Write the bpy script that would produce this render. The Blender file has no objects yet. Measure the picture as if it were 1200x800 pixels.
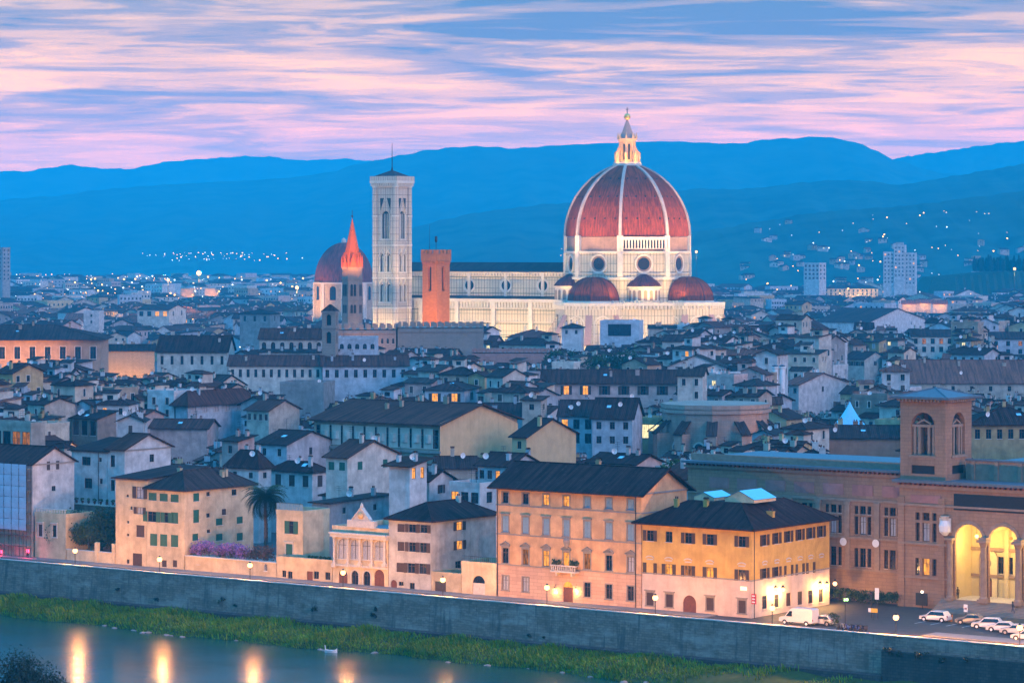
import bpy, math, random
from mathutils import Vector
from mathutils.bvhtree import BVHTree

random.seed(11)
R = math.radians
SC = bpy.context.scene
COL = SC.collection

# ------------------------------------------------------------------ camera, world, sun, exposure
F, ZC, HY, CX = 3611.0, 55.0, 290.0, 600.0          # focal length in photo pixels, eye height, horizon row, centre column
cam_d = bpy.data.cameras.new('camera')
cam = bpy.data.objects.new('camera', cam_d)
COL.objects.link(cam)
cam.location = (0, 0, ZC)
cam.rotation_euler = (R(90), 0, 0)
cam_d.sensor_width = 36.0
cam_d.lens = 36.0 * F / 1200.0
cam_d.shift_y = -(400.0 - HY) / 1200.0
cam_d.clip_start = 1.0
cam_d.clip_end = 60000.0
SC.camera = cam

SC.view_settings.view_transform = 'Standard'
SC.view_settings.look = 'None'
SC.view_settings.gamma = 1.0
SC.view_settings.use_curve_mapping = False
SC.view_settings.exposure = 0.15
SC.render.engine = 'CYCLES'
SC.cycles.use_denoising = True
SC.cycles.max_bounces = 5
SC.cycles.diffuse_bounces = 2
SC.cycles.glossy_bounces = 2
SC.cycles.transmission_bounces = 2
SC.cycles.transparent_max_bounces = 6
SC.cycles.volume_bounces = 1
SC.cycles.sample_clamp_indirect = 4.0
SC.cycles.sample_clamp_direct = 0.0
SC.cycles.caustics_reflective = False
SC.cycles.caustics_refractive = False

SUN_AZ, SUN_EL = 129.0, 19.0      # soft pink afterglow from the right, behind the camera (azimuth clockwise from +Y)
sun_d = bpy.data.lights.new('afterglow', 'SUN')
sun_d.energy = 1.75
sun_d.angle = R(35)
sun_d.color = (1.0, 0.50, 0.40)
sun = bpy.data.objects.new('afterglow', sun_d)
COL.objects.link(sun)
sun.rotation_euler = (R(90 - SUN_EL), 0, R(180 - SUN_AZ))

world = bpy.data.worlds.new('World')
SC.world = world
world.use_nodes = True


class NT:
    """tiny node-tree helper"""
    def __init__(s, tree):
        s.t = tree
        s.t.nodes.clear()

    def n(s, typ, **kw):
        nd = s.t.nodes.new(typ)
        for k, v in kw.items():
            if k.startswith('i_'):
                key = k[2:]
                key = int(key) if key.isdigit() else key.replace('_', ' ')
                nd.inputs[key].default_value = v
            else:
                setattr(nd, k, v)
        return nd

    def l(s, a, b):
        s.t.links.new(a, b)

    def math(s, op, a, b=None, clamp=False):
        nd = s.t.nodes.new('ShaderNodeMath')
        nd.operation = op
        nd.use_clamp = clamp
        for i, x in enumerate((a, b)):
            if x is None:
                continue
            if isinstance(x, (int, float)):
                nd.inputs[i].default_value = x
            else:
                s.l(x, nd.inputs[i])
        return nd.outputs[0]

    def mix(s, fac, a, b, typ='MIX'):
        nd = s.t.nodes.new('ShaderNodeMix')
        nd.data_type = 'RGBA'
        nd.blend_type = typ
        nd.clamp_factor = True
        for x, i in ((fac, 0), (a, 6), (b, 7)):
            if isinstance(x, (int, float)):
                nd.inputs[i].default_value = x
            elif isinstance(x, tuple):
                nd.inputs[i].default_value = (x[0], x[1], x[2], 1)
            else:
                s.l(x, nd.inputs[i])
        return nd.outputs[2]

    def ramp(s, fac, stops, mode='LINEAR'):
        nd = s.t.nodes.new('ShaderNodeValToRGB')
        cr = nd.color_ramp
        cr.interpolation = mode
        while len(cr.elements) < len(stops):
            cr.elements.new(0.5)
        for e, (p, c) in zip(cr.elements, stops):
            e.position = p
            if isinstance(c, (int, float)):
                c = (c, c, c)
            e.color = (c[0], c[1], c[2], 1)
        s.l(fac, nd.inputs[0])
        return nd.outputs[0]

    def noise(s, vec, scale, detail=3, rough=0.5, dist=0.0):
        nd = s.t.nodes.new('ShaderNodeTexNoise')
        nd.inputs['Scale'].default_value = scale
        nd.inputs['Detail'].default_value = detail
        nd.inputs['Roughness'].default_value = rough
        nd.inputs['Distortion'].default_value = dist
        if vec is not None:
            s.l(vec, nd.inputs['Vector'])
        return nd.outputs[0]

    def mapping(s, vec, loc=(0, 0, 0), rot=(0, 0, 0), scale=(1, 1, 1)):
        nd = s.t.nodes.new('ShaderNodeMapping')
        nd.inputs['Location'].default_value = loc
        nd.inputs['Rotation'].default_value = rot
        nd.inputs['Scale'].default_value = scale
        s.l(vec, nd.inputs[0])
        return nd.outputs[0]


def build_world():
    w = NT(world.node_tree)
    out = w.n('ShaderNodeOutputWorld')
    tc = w.n('ShaderNodeTexCoord')
    sep = w.n('ShaderNodeSeparateXYZ')
    w.l(tc.outputs['Generated'], sep.inputs[0])
    z = w.math('MAXIMUM', sep.outputs[2], 0.0)
    # clouds lie on a plane overhead: direction / height
    k = w.math('DIVIDE', 1.0, w.math('ADD', z, 0.045))
    cmb = w.n('ShaderNodeCombineXYZ')
    w.l(w.math('MULTIPLY', sep.outputs[0], k), cmb.inputs[0])
    w.l(w.math('MULTIPLY', sep.outputs[1], k), cmb.inputs[1])
    q = cmb.outputs[0]
    big = w.noise(w.mapping(q, (3.1, 1.7, 0.4), (0, 0, R(-14)), (0.75, 0.60, 1)), 1.0, 3, 0.5, 0.8)
    wisp = w.noise(w.mapping(q, (0.6, 5.2, 1.0), (0, 0, R(-40)), (1.3, 1.7, 1)), 1.0, 8, 0.60, 1.3)
    fine = w.noise(w.mapping(q, (7.3, 2.2, 2.0), (0, 0, R(-28)), (2.0, 4.2, 1)), 1.0, 6, 0.6, 0.7)
    m = w.math('ADD', w.math('MULTIPLY', big, 0.42), w.math('ADD', w.math('MULTIPLY', wisp, 0.46), w.math('MULTIPLY', fine, 0.20)))
    # a brighter warm belt just above the hills
    belt = w.ramp(z, [(0.0, 0.10), (0.030, 0.07), (0.05, 0.05), (0.062, 0.02), (0.085, -0.0), (0.11, 0.0)])
    m = w.math('ADD', m, belt)
    m = w.ramp(m, [(0.475, 0.0), (0.54, 0.22), (0.60, 0.62), (0.68, 1.0)], 'EASE')
    warm = w.ramp(z, [(0.0, (3.2, 1.0, 0.25)), (0.036, (3.0, 0.95, 0.18)), (0.052, (2.6, 1.04, 0.16)), (0.075, (1.75, 0.86, 0.30)), (0.16, (0.6, 0.62, 0.75))])
    cool = w.ramp(z, [(0.0, (1.2, 0.5, 0.2)), (0.036, (1.05, 0.45, 0.25)), (0.050, (0.50, 0.32, 0.32)), (0.067, (0.25, 0.23, 0.30)), (0.085, (0.18, 0.23, 0.33)), (0.16, (0.10, 0.45, 0.95))])
    low = w.mix(m, cool, warm)
    # the dome overhead: clear dusk blue
    dome = w.ramp(z, [(0.0, (0.07, 0.48, 1.08)), (0.2, (0.08, 0.80, 1.72)), (0.4, (0.09, 1.0, 2.12)), (0.7, (0.16, 0.90, 2.02)), (1.0, (0.25, 0.80, 1.90))])
    fade = w.ramp(z, [(0.085, 0.0), (0.16, 1.0)], 'EASE')
    col = w.mix(fade, low, dome)
    sky = w.n('ShaderNodeTexSky', sky_type='NISHITA', sun_disc=False)
    sky.sun_elevation = R(1.5)
    sky.sun_rotation = R(SUN_AZ)
    skyc = w.mix(1.0, sky.outputs[0], (0.02, 0.02, 0.02), 'MULTIPLY')
    col = w.mix(1.0, col, skyc, 'ADD')
    bg = w.n('ShaderNodeBackground')
    bg.inputs['Strength'].default_value = 1.0
    w.l(col, bg.inputs[0])
    w.l(bg.outputs[0], out.inputs[0])


build_world()
world.cycles.sampling_method = 'MANUAL'
world.cycles.sample_map_resolution = 1024


# ------------------------------------------------------------------ image-plane helpers (design measurements)
def XA(px, Y):
    return (px - CX) / F * Y


def ZA(py, Y):
    return ZC - (py - HY) / F * Y


def YA(py, z):
    return F * (ZC - z) / (py - HY)


# the quay frame: t runs along the river wall, s runs from the wall into the town
OX, OY = -88.8, 534.2
UX, UY = 0.803, -0.596
VX, VY = 0.596, 0.803
ANG = math.atan2(UY, UX)


def W(t, s):
    return (OX + t * UX + s * VX, OY + t * UY + s * VY)


def t_at(px, s):
    k = (px - CX) / F
    return (k * (OY + s * VY) - OX - s * VX) / (UX - k * UY)


def s_at(px, t):
    k = (px - CX) / F
    return (k * (OY + t * UY) - OX - t * UX) / (VX - k * VY)


def z_of(py, t, s):
    return ZA(py, W(t, s)[1])


def project(x, y, z):
    return CX + F * x / y, HY - F * (z - ZC) / y


# ------------------------------------------------------------------ mesh builder
class MB:
    def __init__(s):
        s.v, s.f, s.m, s.mats = [], [], [], []
        s.T = (1.0, 0.0, 0.0, 0.0, 0.0)
        s.smooth = False

    def mi(s, mat):
        if mat not in s.mats:
            s.mats.append(mat)
        return s.mats.index(mat)

    def at(s, x=0, y=0, z=0, rot=0.0):
        s.T = (math.cos(rot), math.sin(rot), x, y, z)
        return s

    def sub(s, x, y, z=0, rot=0.0):
        """transform relative to the current one; returns the old for restoring"""
        old = s.T
        c, sn, tx, ty, tz = old
        a = math.atan2(sn, c) + rot
        s.T = (math.cos(a), math.sin(a), tx + c * x - sn * y, ty + sn * x + c * y, tz + z)
        return old

    def p(s, x, y, z):
        c, sn, tx, ty, tz = s.T
        s.v.append((tx + c * x - sn * y, ty + sn * x + c * y, tz + z))
        return len(s.v) - 1

    def face(s, pts, mat):
        s.f.append([s.p(*q) for q in pts])
        s.m.append(s.mi(mat))

    def fi(s, idx, mat):
        s.f.append(idx)
        s.m.append(s.mi(mat))

    def box(s, x0, x1, y0, y1, z0, z1, mat, bottom=True):
        a = [s.p(x, y, z) for z in (z0, z1) for (x, y) in ((x0, y0), (x1, y0), (x1, y1), (x0, y1))]
        m = s.mi(mat)
        fs = [(4, 5, 6, 7), (0, 1, 5, 4), (1, 2, 6, 5), (2, 3, 7, 6), (3, 0, 4, 7)]
        if bottom:
            fs.append((3, 2, 1, 0))
        for q in fs:
            s.f.append([a[i] for i in q])
            s.m.append(m)

    def slab(s, pts, th, mat):
        n = len(pts)
        a = [s.p(*q) for q in pts]
        b = [s.p(q[0], q[1], q[2] - th) for q in pts]
        m = s.mi(mat)
        s.f.append(a)
        s.m.append(m)
        s.f.append(b[::-1])
        s.m.append(m)
        for i in range(n):
            j = (i + 1) % n
            s.f.append([a[j], a[i], b[i], b[j]])
            s.m.append(m)

    def prism(s, pts, z0, z1, mat, cap=True, scale=1.0, cx=0, cy=0):
        n = len(pts)
        a = [s.p(x, y, z0) for x, y in pts]
        b = [s.p(cx + (x - cx) * scale, cy + (y - cy) * scale, z1) for x, y in pts]
        m = s.mi(mat)
        for i in range(n):
            j = (i + 1) % n
            s.f.append([a[i], a[j], b[j], b[i]])
            s.m.append(m)
        if cap:
            s.f.append(b)
            s.m.append(m)
            s.f.append(a[::-1])
            s.m.append(m)

    def lathe(s, prof, n, mat, cx=0, cy=0, a0=0.0, a1=2 * math.pi, cap=True, half=0.0):
        """prof = [(r, z)] bottom to top"""
        full = abs(a1 - a0 - 2 * math.pi) < 1e-6
        cols = n if full else n + 1
        rings = []
        for r, z in prof:
            rings.append([s.p(cx + r * math.cos(a0 + (a1 - a0) * i / n + half), cy + r * math.sin(a0 + (a1 - a0) * i / n + half), z) for i in range(cols)])
        m = s.mi(mat)
        for q in range(len(prof) - 1):
            for i in range(n):
                j = (i + 1) % cols
                s.f.append([rings[q][i], rings[q][j], rings[q + 1][j], rings[q + 1][i]])
                s.m.append(m)
        if cap and full:
            if prof[-1][0] > 1e-3:
                s.f.append(rings[-1])
                s.m.append(m)
            if prof[0][0] > 1e-3:
                s.f.append(rings[0][::-1])
                s.m.append(m)

    def tube(s, a, b, r, mat, n=6, r2=None):
        a, b = Vector(a), Vector(b)
        d = (b - a).normalized()
        up = Vector((0, 0, 1)) if abs(d.z) < 0.9 else Vector((1, 0, 0))
        e1 = d.cross(up).normalized()
        e2 = d.cross(e1)
        r2 = r if r2 is None else r2
        m = s.mi(mat)
        A = [s.p(*(a + (e1 * math.cos(i * 2 * math.pi / n) + e2 * math.sin(i * 2 * math.pi / n)) * r)) for i in range(n)]
        B = [s.p(*(b + (e1 * math.cos(i * 2 * math.pi / n) + e2 * math.sin(i * 2 * math.pi / n)) * r2)) for i in range(n)]
        for i in range(n):
            j = (i + 1) % n
            s.f.append([A[j], A[i], B[i], B[j]])
            s.m.append(m)
        s.f.append(A)
        s.m.append(m)
        s.f.append(B[::-1])
        s.m.append(m)

    def ball(s, c, r, mat, n=8, rz=None):
        rz = r if rz is None else rz
        prof = [(r * math.sin(math.pi * i / n) + 1e-4, c[2] - rz * math.cos(math.pi * i / n)) for i in range(n + 1)]
        s.lathe(prof, n + 2, mat, c[0], c[1], cap=False)

    def mesh(s, name):
        me = bpy.data.meshes.new(name)
        me.from_pydata(s.v, [], s.f)
        for mt in s.mats:
            me.materials.append(mt)
        me.polygons.foreach_set('material_index', s.m)
        if s.smooth:
            me.polygons.foreach_set('use_smooth', [True] * len(s.f))
        me.update()
        return me

    def build(s, name, parent=None, loc=None, rotz=0.0):
        o = bpy.data.objects.new(name, s.mesh(name))
        COL.objects.link(o)
        if parent is not None:
            o.parent = parent
        if loc is not None:
            o.location = loc
            o.rotation_euler = (0, 0, rotz)
        return o


def tag(o, label=None, cat=None, group=None, kind=None):
    if label:
        o['label'] = label
    if cat:
        o['category'] = cat
    if group:
        o['group'] = group
    if kind:
        o['kind'] = kind
    return o


def thing(name, label, cat, loc=(0, 0, 0), rotz=0.0, group=None):
    o = bpy.data.objects.new(name, None)
    o.empty_display_size = 0.5
    COL.objects.link(o)
    o.location = loc
    o.rotation_euler = (0, 0, rotz)
    return tag(o, label, cat, group)


def link(name, me, parent, loc=(0, 0, 0), rotz=0.0):
    o = bpy.data.objects.new(name, me)
    COL.objects.link(o)
    o.parent = parent
    o.location = loc
    o.rotation_euler = (0, 0, rotz)
    return o


def copy_tree(o, parent=None):
    c = o.copy()
    COL.objects.link(c)
    if parent is not None:
        c.parent = parent
    for ch in list(o.children):
        copy_tree(ch, c)
    return c


def lamp(name, typ, loc, energy, color, parent=None, radius=0.3, aim=None, spot=60, blend=0.6, size=None):
    d = bpy.data.lights.new(name, typ)
    d.energy = energy
    d.color = color
    if typ == 'AREA':
        d.shape = 'RECTANGLE'
        d.size, d.size_y = size
    else:
        d.shadow_soft_size = radius
    if typ == 'SPOT':
        d.spot_size = R(spot)
        d.spot_blend = blend
    o = bpy.data.objects.new(name, d)
    COL.objects.link(o)
    o.location = loc
    if parent is not None:
        o.parent = parent
    if aim is not None:
        o.rotation_euler = (Vector(aim) - Vector(loc)).to_track_quat('-Z', 'Y').to_euler()
    return o


# ------------------------------------------------------------------ materials
def principled(name, rough=0.85, metallic=0.0, spec=0.3):
    m = bpy.data.materials.new(name)
    m.use_nodes = True
    w = NT(m.node_tree)
    out = w.n('ShaderNodeOutputMaterial')
    b = w.n('ShaderNodeBsdfPrincipled')
    b.inputs['Roughness'].default_value = rough
    b.inputs['Metallic'].default_value = metallic
    b.inputs['Specular IOR Level'].default_value = spec
    w.l(b.outputs[0], out.inputs[0])
    return m, w, b


def scl(c, k):
    return tuple(x * k for x in c)


def sz_coords(w):
    """(distance along a surface horizontally, height) in object space, from the face normal"""
    g = w.n('ShaderNodeNewGeometry')
    vt = w.n('ShaderNodeVectorTransform', vector_type='NORMAL', convert_from='WORLD', convert_to='OBJECT')
    w.l(g.outputs['True Normal'], vt.inputs[0])
    cr = w.n('ShaderNodeVectorMath', operation='CROSS_PRODUCT')
    w.l(vt.outputs[0], cr.inputs[0])
    cr.inputs[1].default_value = (0, 0, 1)
    no = w.n('ShaderNodeVectorMath', operation='NORMALIZE')
    w.l(cr.outputs[0], no.inputs[0])
    tc = w.n('ShaderNodeTexCoord')
    dt = w.n('ShaderNodeVectorMath', operation='DOT_PRODUCT')
    w.l(no.outputs[0], dt.inputs[0])
    w.l(tc.outputs['Object'], dt.inputs[1])
    sp = w.n('ShaderNodeSeparateXYZ')
    w.l(tc.outputs['Object'], sp.inputs[0])
    c = w.n('ShaderNodeCombineXYZ')
    w.l(dt.outputs['Value'], c.inputs[0])
    w.l(sp.outputs[2], c.inputs[1])
    return c.outputs[0], tc.outputs['Object'], sp


def plaster(name, c, stain=0.35, scale=0.5):
    m, w, b = principled(name, 0.9, 0, 0.15)
    tc = w.n('ShaderNodeTexCoord')
    oi = w.n('ShaderNodeObjectInfo')
    addv = w.n('ShaderNodeVectorMath', operation='ADD')
    w.l(tc.outputs['Object'], addv.inputs[0])
    off = w.math('MULTIPLY', oi.outputs['Random'], 90.0)
    w.l(off, addv.inputs[1])
    co = addv.outputs[0]
    n1 = w.noise(co, scale, 5, 0.6)
    n2 = w.noise(w.mapping(co, scale=(1.1, 1.1, 0.13)), 1.0, 4, 0.6)
    n3 = w.noise(co, 5.0, 3, 0.6)
    col = w.mix(w.ramp(n1, [(0.35, 0.0), (0.68, 1.0)]), scl(c, 1.0 - stain), c)
    col = w.mix(w.ramp(n2, [(0.50, 0.0), (0.75, stain * 1.3)]), col, scl((c[0] * 0.9, c[1] * 0.86, c[2] * 0.82), 0.5))
    col = w.mix(w.ramp(n3, [(0.3, 0.0), (0.7, 0.16)]), col, scl(c, 0.6))
    br = w.math('ADD', w.math('MULTIPLY', oi.outputs['Random'], 0.22), 0.86)
    hs = w.n('ShaderNodeHueSaturation')
    w.l(br, hs.inputs['Value'])
    w.l(col, hs.inputs['Color'])
    w.l(hs.outputs[0], b.inputs['Base Color'])
    bp = w.n('ShaderNodeBump')
    bp.inputs['Strength'].default_value = 0.25
    bp.inputs['Distance'].default_value = 0.05
    w.l(n3, bp.inputs['Height'])
    w.l(bp.outputs[0], b.inputs['Normal'])
    return m


def tiles(name, c, c2):
    m, w, b = principled(name, 0.9, 0, 0.06)
    sz, co, sp = sz_coords(w)
    oi = w.n('ShaderNodeObjectInfo')
    n1 = w.noise(co, 0.28, 5, 0.65)
    n2 = w.noise(w.mapping(sz, scale=(3.0, 7.0, 1)), 1.0, 2, 0.6)
    col = w.mix(w.ramp(n1, [(0.32, 0.0), (0.68, 1.0)]), c2, c)
    col = w.mix(w.ramp(n2, [(0.35, 0.0), (0.7, 0.75)]), col, scl(c, 0.45))
    n5 = w.noise(w.mapping(sz, scale=(1.5, .22, 1)), 1.0, 3, 0.65)
    col = w.mix(w.ramp(n5, [(0.38, 0.85), (0.62, 0.0)]), col, scl(c2, 0.35))
    n4 = w.noise(co, 1.3, 4, 0.7)
    col = w.mix(w.ramp(n4, [(0.60, 0.0), (0.74, 0.45)]), col, (0.19, 0.14, 0.11))
    br = w.math('ADD', w.math('MULTIPLY', oi.outputs['Random'], 0.45), 0.75)
    hs = w.n('ShaderNodeHueSaturation')
    w.l(br, hs.inputs['Value'])
    w.l(col, hs.inputs['Color'])
    spz = w.n('ShaderNodeSeparateXYZ')
    w.l(sz, spz.inputs[0])
    st = w.math('SINE', w.math('MULTIPLY', spz.outputs[0], 2 * math.pi / 0.42))
    rw = w.math('SINE', w.math('MULTIPLY', spz.outputs[1], 2 * math.pi / 0.22))
    h = w.math('ADD', w.math('MULTIPLY', st, 0.5), w.math('MULTIPLY', rw, 0.2))
    dk = w.math('ADD', w.math('MULTIPLY', st, 0.16), 0.84)
    mul = w.mix(1.0, hs.outputs[0], (1, 1, 1), 'MULTIPLY')
    cmb = w.n('ShaderNodeCombineColor')
    for i in range(3):
        w.l(dk, cmb.inputs[i])
    mul = w.mix(1.0, hs.outputs[0], cmb.outputs[0], 'MULTIPLY')
    w.l(mul, b.inputs['Base Color'])
    bp = w.n('ShaderNodeBump')
    bp.inputs['Strength'].default_value = 0.5
    bp.inputs['Distance'].default_value = 0.06
    w.l(h, bp.inputs['Height'])
    w.l(bp.outputs[0], b.inputs['Normal'])
    return m


def stone(name, c, c2, bw=0.9, bh=0.4, mortar=0.03, mc=None, scale=1.0, noise=0.6, rough=0.9):
    """coursed masonry laid along each wall"""
    m, w, b = principled(name, rough, 0, 0.2)
    sz, co, sp = sz_coords(w)
    br = w.n('ShaderNodeTexBrick')
    br.inputs['Color1'].default_value = (*c, 1)
    br.inputs['Color2'].default_value = (*c2, 1)
    br.inputs['Mortar'].default_value = (*(mc or scl(c, 0.5)), 1)
    br.inputs['Scale'].default_value = 1.0
    br.inputs['Mortar Size'].default_value = mortar
    br.inputs['Mortar Smooth'].default_value = 0.2
    br.inputs['Brick Width'].default_value = bw
    br.inputs['Row Height'].default_value = bh
    w.l(sz, br.inputs['Vector'])
    n1 = w.noise(co, 0.25 * scale, 5, 0.65)
    n2 = w.noise(w.mapping(co, scale=(1.0, 1.0, 0.15)), 0.8, 4, 0.6)
    n3 = w.noise(co, 3.0, 4, 0.7)
    col = w.mix(w.ramp(n1, [(0.35, noise * 0.7), (0.65, 0.0)]), br.outputs[0], scl(c, 0.5))
    col = w.mix(w.ramp(n2, [(0.5, 0.0), (0.72, noise * 0.7)]), col, scl(c2, 0.4))
    col = w.mix(w.ramp(n3, [(0.4, 0.0), (0.75, noise * 0.5)]), col, scl(c, 0.55))
    w.l(col, b.inputs['Base Color'])
    bp = w.n('ShaderNodeBump')
    bp.inputs['Strength'].default_value = 0.5
    bp.inputs['Distance'].default_value = 0.06
    w.l(n3, bp.inputs['Height'])
    w.l(bp.outputs[0], b.inputs['Normal'])
    return m


def flat(name, c, rough=0.7, metallic=0.0, spec=0.3, var=0.25, scale=2.0):
    m, w, b = principled(name, rough, metallic, spec)
    tc = w.n('ShaderNodeTexCoord')
    n = w.noise(tc.outputs['Object'], scale, 4, 0.6)
    w.l(w.mix(w.ramp(n, [(0.3, 0.0), (0.7, 1.0)]), scl(c, 1 - var), c), b.inputs['Base Color'])
    return m


def emit(name, c, s, var=0.0):
    m = bpy.data.materials.new(name)
    m.use_nodes = True
    w = NT(m.node_tree)
    out = w.n('ShaderNodeOutputMaterial')
    e = w.n('ShaderNodeEmission')
    e.inputs[1].default_value = s
    if var > 0:
        tc = w.n('ShaderNodeTexCoord')
        oi = w.n('ShaderNodeObjectInfo')
        av = w.n('ShaderNodeVectorMath', operation='ADD')
        w.l(tc.outputs['Object'], av.inputs[0])
        w.l(w.math('MULTIPLY', oi.outputs['Random'], 50.0), av.inputs[1])
        n = w.noise(w.mapping(av.outputs[0], scale=(2.6, 2.6, 0.9)), 1.0, 2, 0.5)
        col = w.mix(w.ramp(n, [(0.35, 0.0), (0.65, 1.0)]), scl(c, 1 - var), c)
        w.l(col, e.inputs[0])
    else:
        e.inputs[0].default_value = (*c, 1)
    w.l(e.outputs[0], out.inputs[0])
    return m


# plaster palette: (word, colour)
WALLC = {
    'white': (0.74, 0.72, 0.69), 'cream': (0.68, 0.58, 0.44), 'grey': (0.48, 0.47, 0.46), 'pink': (0.66, 0.48, 0.42),
    'ochre': (0.60, 0.43, 0.21), 'beige': (0.58, 0.49, 0.39), 'ivory': (0.72, 0.66, 0.56), 'stone grey': (0.36, 0.34, 0.31),
    'brown': (0.34, 0.25, 0.19), 'pale yellow': (0.68, 0.55, 0.30), 'dusty blue': (0.55, 0.60, 0.64), 'tan': (0.50, 0.38, 0.26),
}
WM = {k: plaster('plaster ' + k, scl(c, 0.86), 0.42) for k, c in WALLC.items()}
ROOFC = {
    'red brown': ((0.18, 0.062, 0.038), (0.095, 0.038, 0.028)),
    'dark brown': ((0.105, 0.043, 0.032), (0.05, 0.026, 0.023)),
    'grey brown': ((0.11, 0.062, 0.048), (0.062, 0.04, 0.034)),
    'rust red': ((0.36, 0.12, 0.07), (0.24, 0.09, 0.065)),
}
RM = {k: tiles('roof tiles ' + k, *c) for k, c in ROOFC.items()}
M = {}
M['peach'] = plaster('peach plaster', (0.72, 0.42, 0.205), 0.34)
M['peachlow'] = stone('peach rusticated stone', (0.62, 0.39, 0.25), (0.52, 0.32, 0.21), 1.6, 0.55, 0.02, None, 1.0, 0.3)
M['yellow'] = plaster('golden ochre plaster', (0.68, 0.40, 0.10), 0.28)
M['yellowlow'] = plaster('pale pink stucco', (0.66, 0.50, 0.38), 0.25)
M['cream'] = plaster('warm cream plaster', (0.70, 0.53, 0.32), 0.38)
M['trim'] = flat('pietra serena trim', (0.30, 0.26, 0.22), 0.85, var=0.3)
M['paletrim'] = flat('pale stone trim', (0.60, 0.54, 0.46), 0.85, var=0.25)
M['white'] = flat('white paint', (0.75, 0.74, 0.72), 0.6, var=0.12)
M['glass'] = flat('dark window glass', (0.015, 0.02, 0.03), 0.12, 0, 0.6, var=0.3)
M['skyglass'] = flat('reflecting skylight glass', (0.35, 0.55, 0.65), 0.12, 0.55, 0.6, var=0.1)
M['curtain'] = flat('window with pale curtain', (0.42, 0.42, 0.44), 0.5, var=0.3, scale=4)
M['shut_brown'] = flat('brown louvred shutter', (0.075, 0.045, 0.035), 0.6, var=0.3)
M['shut_green'] = flat('green louvred shutter', (0.03, 0.13, 0.085), 0.6, var=0.3)
M['shut_blue'] = flat('pale blue grey shutter', (0.22, 0.34, 0.42), 0.6, var=0.2)
M['door'] = flat('reddish wooden door', (0.17, 0.055, 0.03), 0.55, var=0.3)
M['iron'] = flat('dark iron', (0.03, 0.032, 0.035), 0.5, 0.4, 0.4)
M['lit'] = emit('lit window warm', (1.0, 0.36, 0.045), 1.7, 0.6)
M['litdim'] = emit('lit window dim', (1.0, 0.34, 0.07), 0.55, 0.8)
M['litwhite'] = emit('lit window pale', (1.0, 0.80, 0.40), 1.5, 0.5)
M['bulb'] = emit('sodium lamp glass', (1.0, 0.50, 0.20), 4.0)
M['bulbsoft'] = emit('distant warm lamp', (1.0, 0.45, 0.10), 6.0)
M['bulbwhite'] = emit('distant white lamp', (0.85, 0.93, 1.0), 3.0)
M['red'] = emit('red signal lamp', (1.0, 0.03, 0.08), 14.0)
M['green'] = emit('green signal lamp', (0.5, 1.0, 0.3), 10.0)
M['lead'] = flat('lead grey roofing', (0.13, 0.15, 0.17), 0.6, 0.2)
M['wood'] = flat('dark window wood', (0.10, 0.08, 0.065), 0.6, var=0.2)
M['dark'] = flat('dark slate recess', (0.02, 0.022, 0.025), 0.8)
M['quay'] = None


# ------------------------------------------------------------------ facade, windows, roofs
def facade(mb, w, z0, z1, ops, mat, reveal=0.22):
    """wall from x=0..w on y=0 facing -y with real openings; ops = (xc, zb, w, h, arch)"""
    ops = [o for o in ops if o[0] - o[2] / 2 > 0.05 and o[0] + o[2] / 2 < w - 0.05 and o[1] >= z0 - 1e-6 and o[1] + o[3] < z1 - 0.02]
    xs = sorted({0.0, w} | {o[0] - o[2] / 2 for o in ops} | {o[0] + o[2] / 2 for o in ops})
    zs = sorted({z0, z1} | {o[1] for o in ops} | {o[1] + o[3] for o in ops})
    for j in range(len(zs) - 1):
        za, zb = zs[j], zs[j + 1]
        if zb - za < 1e-5:
            continue
        run = None
        for i in range(len(xs) - 1):
            xa, xb = xs[i], xs[i + 1]
            xm, zm = (xa + xb) / 2, (za + zb) / 2
            hole = any(abs(xm - o[0]) < o[2] / 2 and o[1] < zm < o[1] + o[3] for o in ops)
            if hole:
                if run is not None:
                    mb.face([(run, 0, za), (xa, 0, za), (xa, 0, zb), (run, 0, zb)], mat)
                run = None
            elif run is None:
                run = xa
        if run is not None:
            mb.face([(run, 0, za), (w, 0, za), (w, 0, zb), (run, 0, zb)], mat)
    d = reveal
    for (xc, zb, ow, oh, arch) in ops:
        a, b, t = xc - ow / 2, xc + ow / 2, zb + oh
        mb.face([(a, 0, zb), (a, d, zb), (a, d, t), (a, 0, t)], mat)
        mb.face([(b, d, zb), (b, 0, zb), (b, 0, t), (b, d, t)], mat)
        mb.face([(a, 0, zb), (b, 0, zb), (b, d, zb), (a, d, zb)], mat)
        if not arch:
            mb.face([(a, d, t), (b, d, t), (b, 0, t), (a, 0, t)], mat)
        else:
            r = ow / 2
            zc = t - r
            n = 8
            pts = [(xc - r * math.cos(math.pi * i / n), zc + r * math.sin(math.pi * i / n)) for i in range(n + 1)]
            for i in range(n):
                (xa, z_a), (xb, z_b) = pts[i], pts[i + 1]
                mb.face([(xa, 0, z_a), (xb, 0, z_b), (xb, 0, t), (xa, 0, t)], mat)
                mb.face([(xa, d, z_a), (xb, d, z_b), (xb, 0, z_b), (xa, 0, z_a)], mat)
    return ops


def arch_pts(w, h, n=8):
    r = w / 2
    return [(-r, 0)] + [(-r * math.cos(math.pi * i / n), h - r + r * math.sin(math.pi * i / n)) for i in range(n + 1)] + [(r, 0)]


WCACHE = {}


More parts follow.
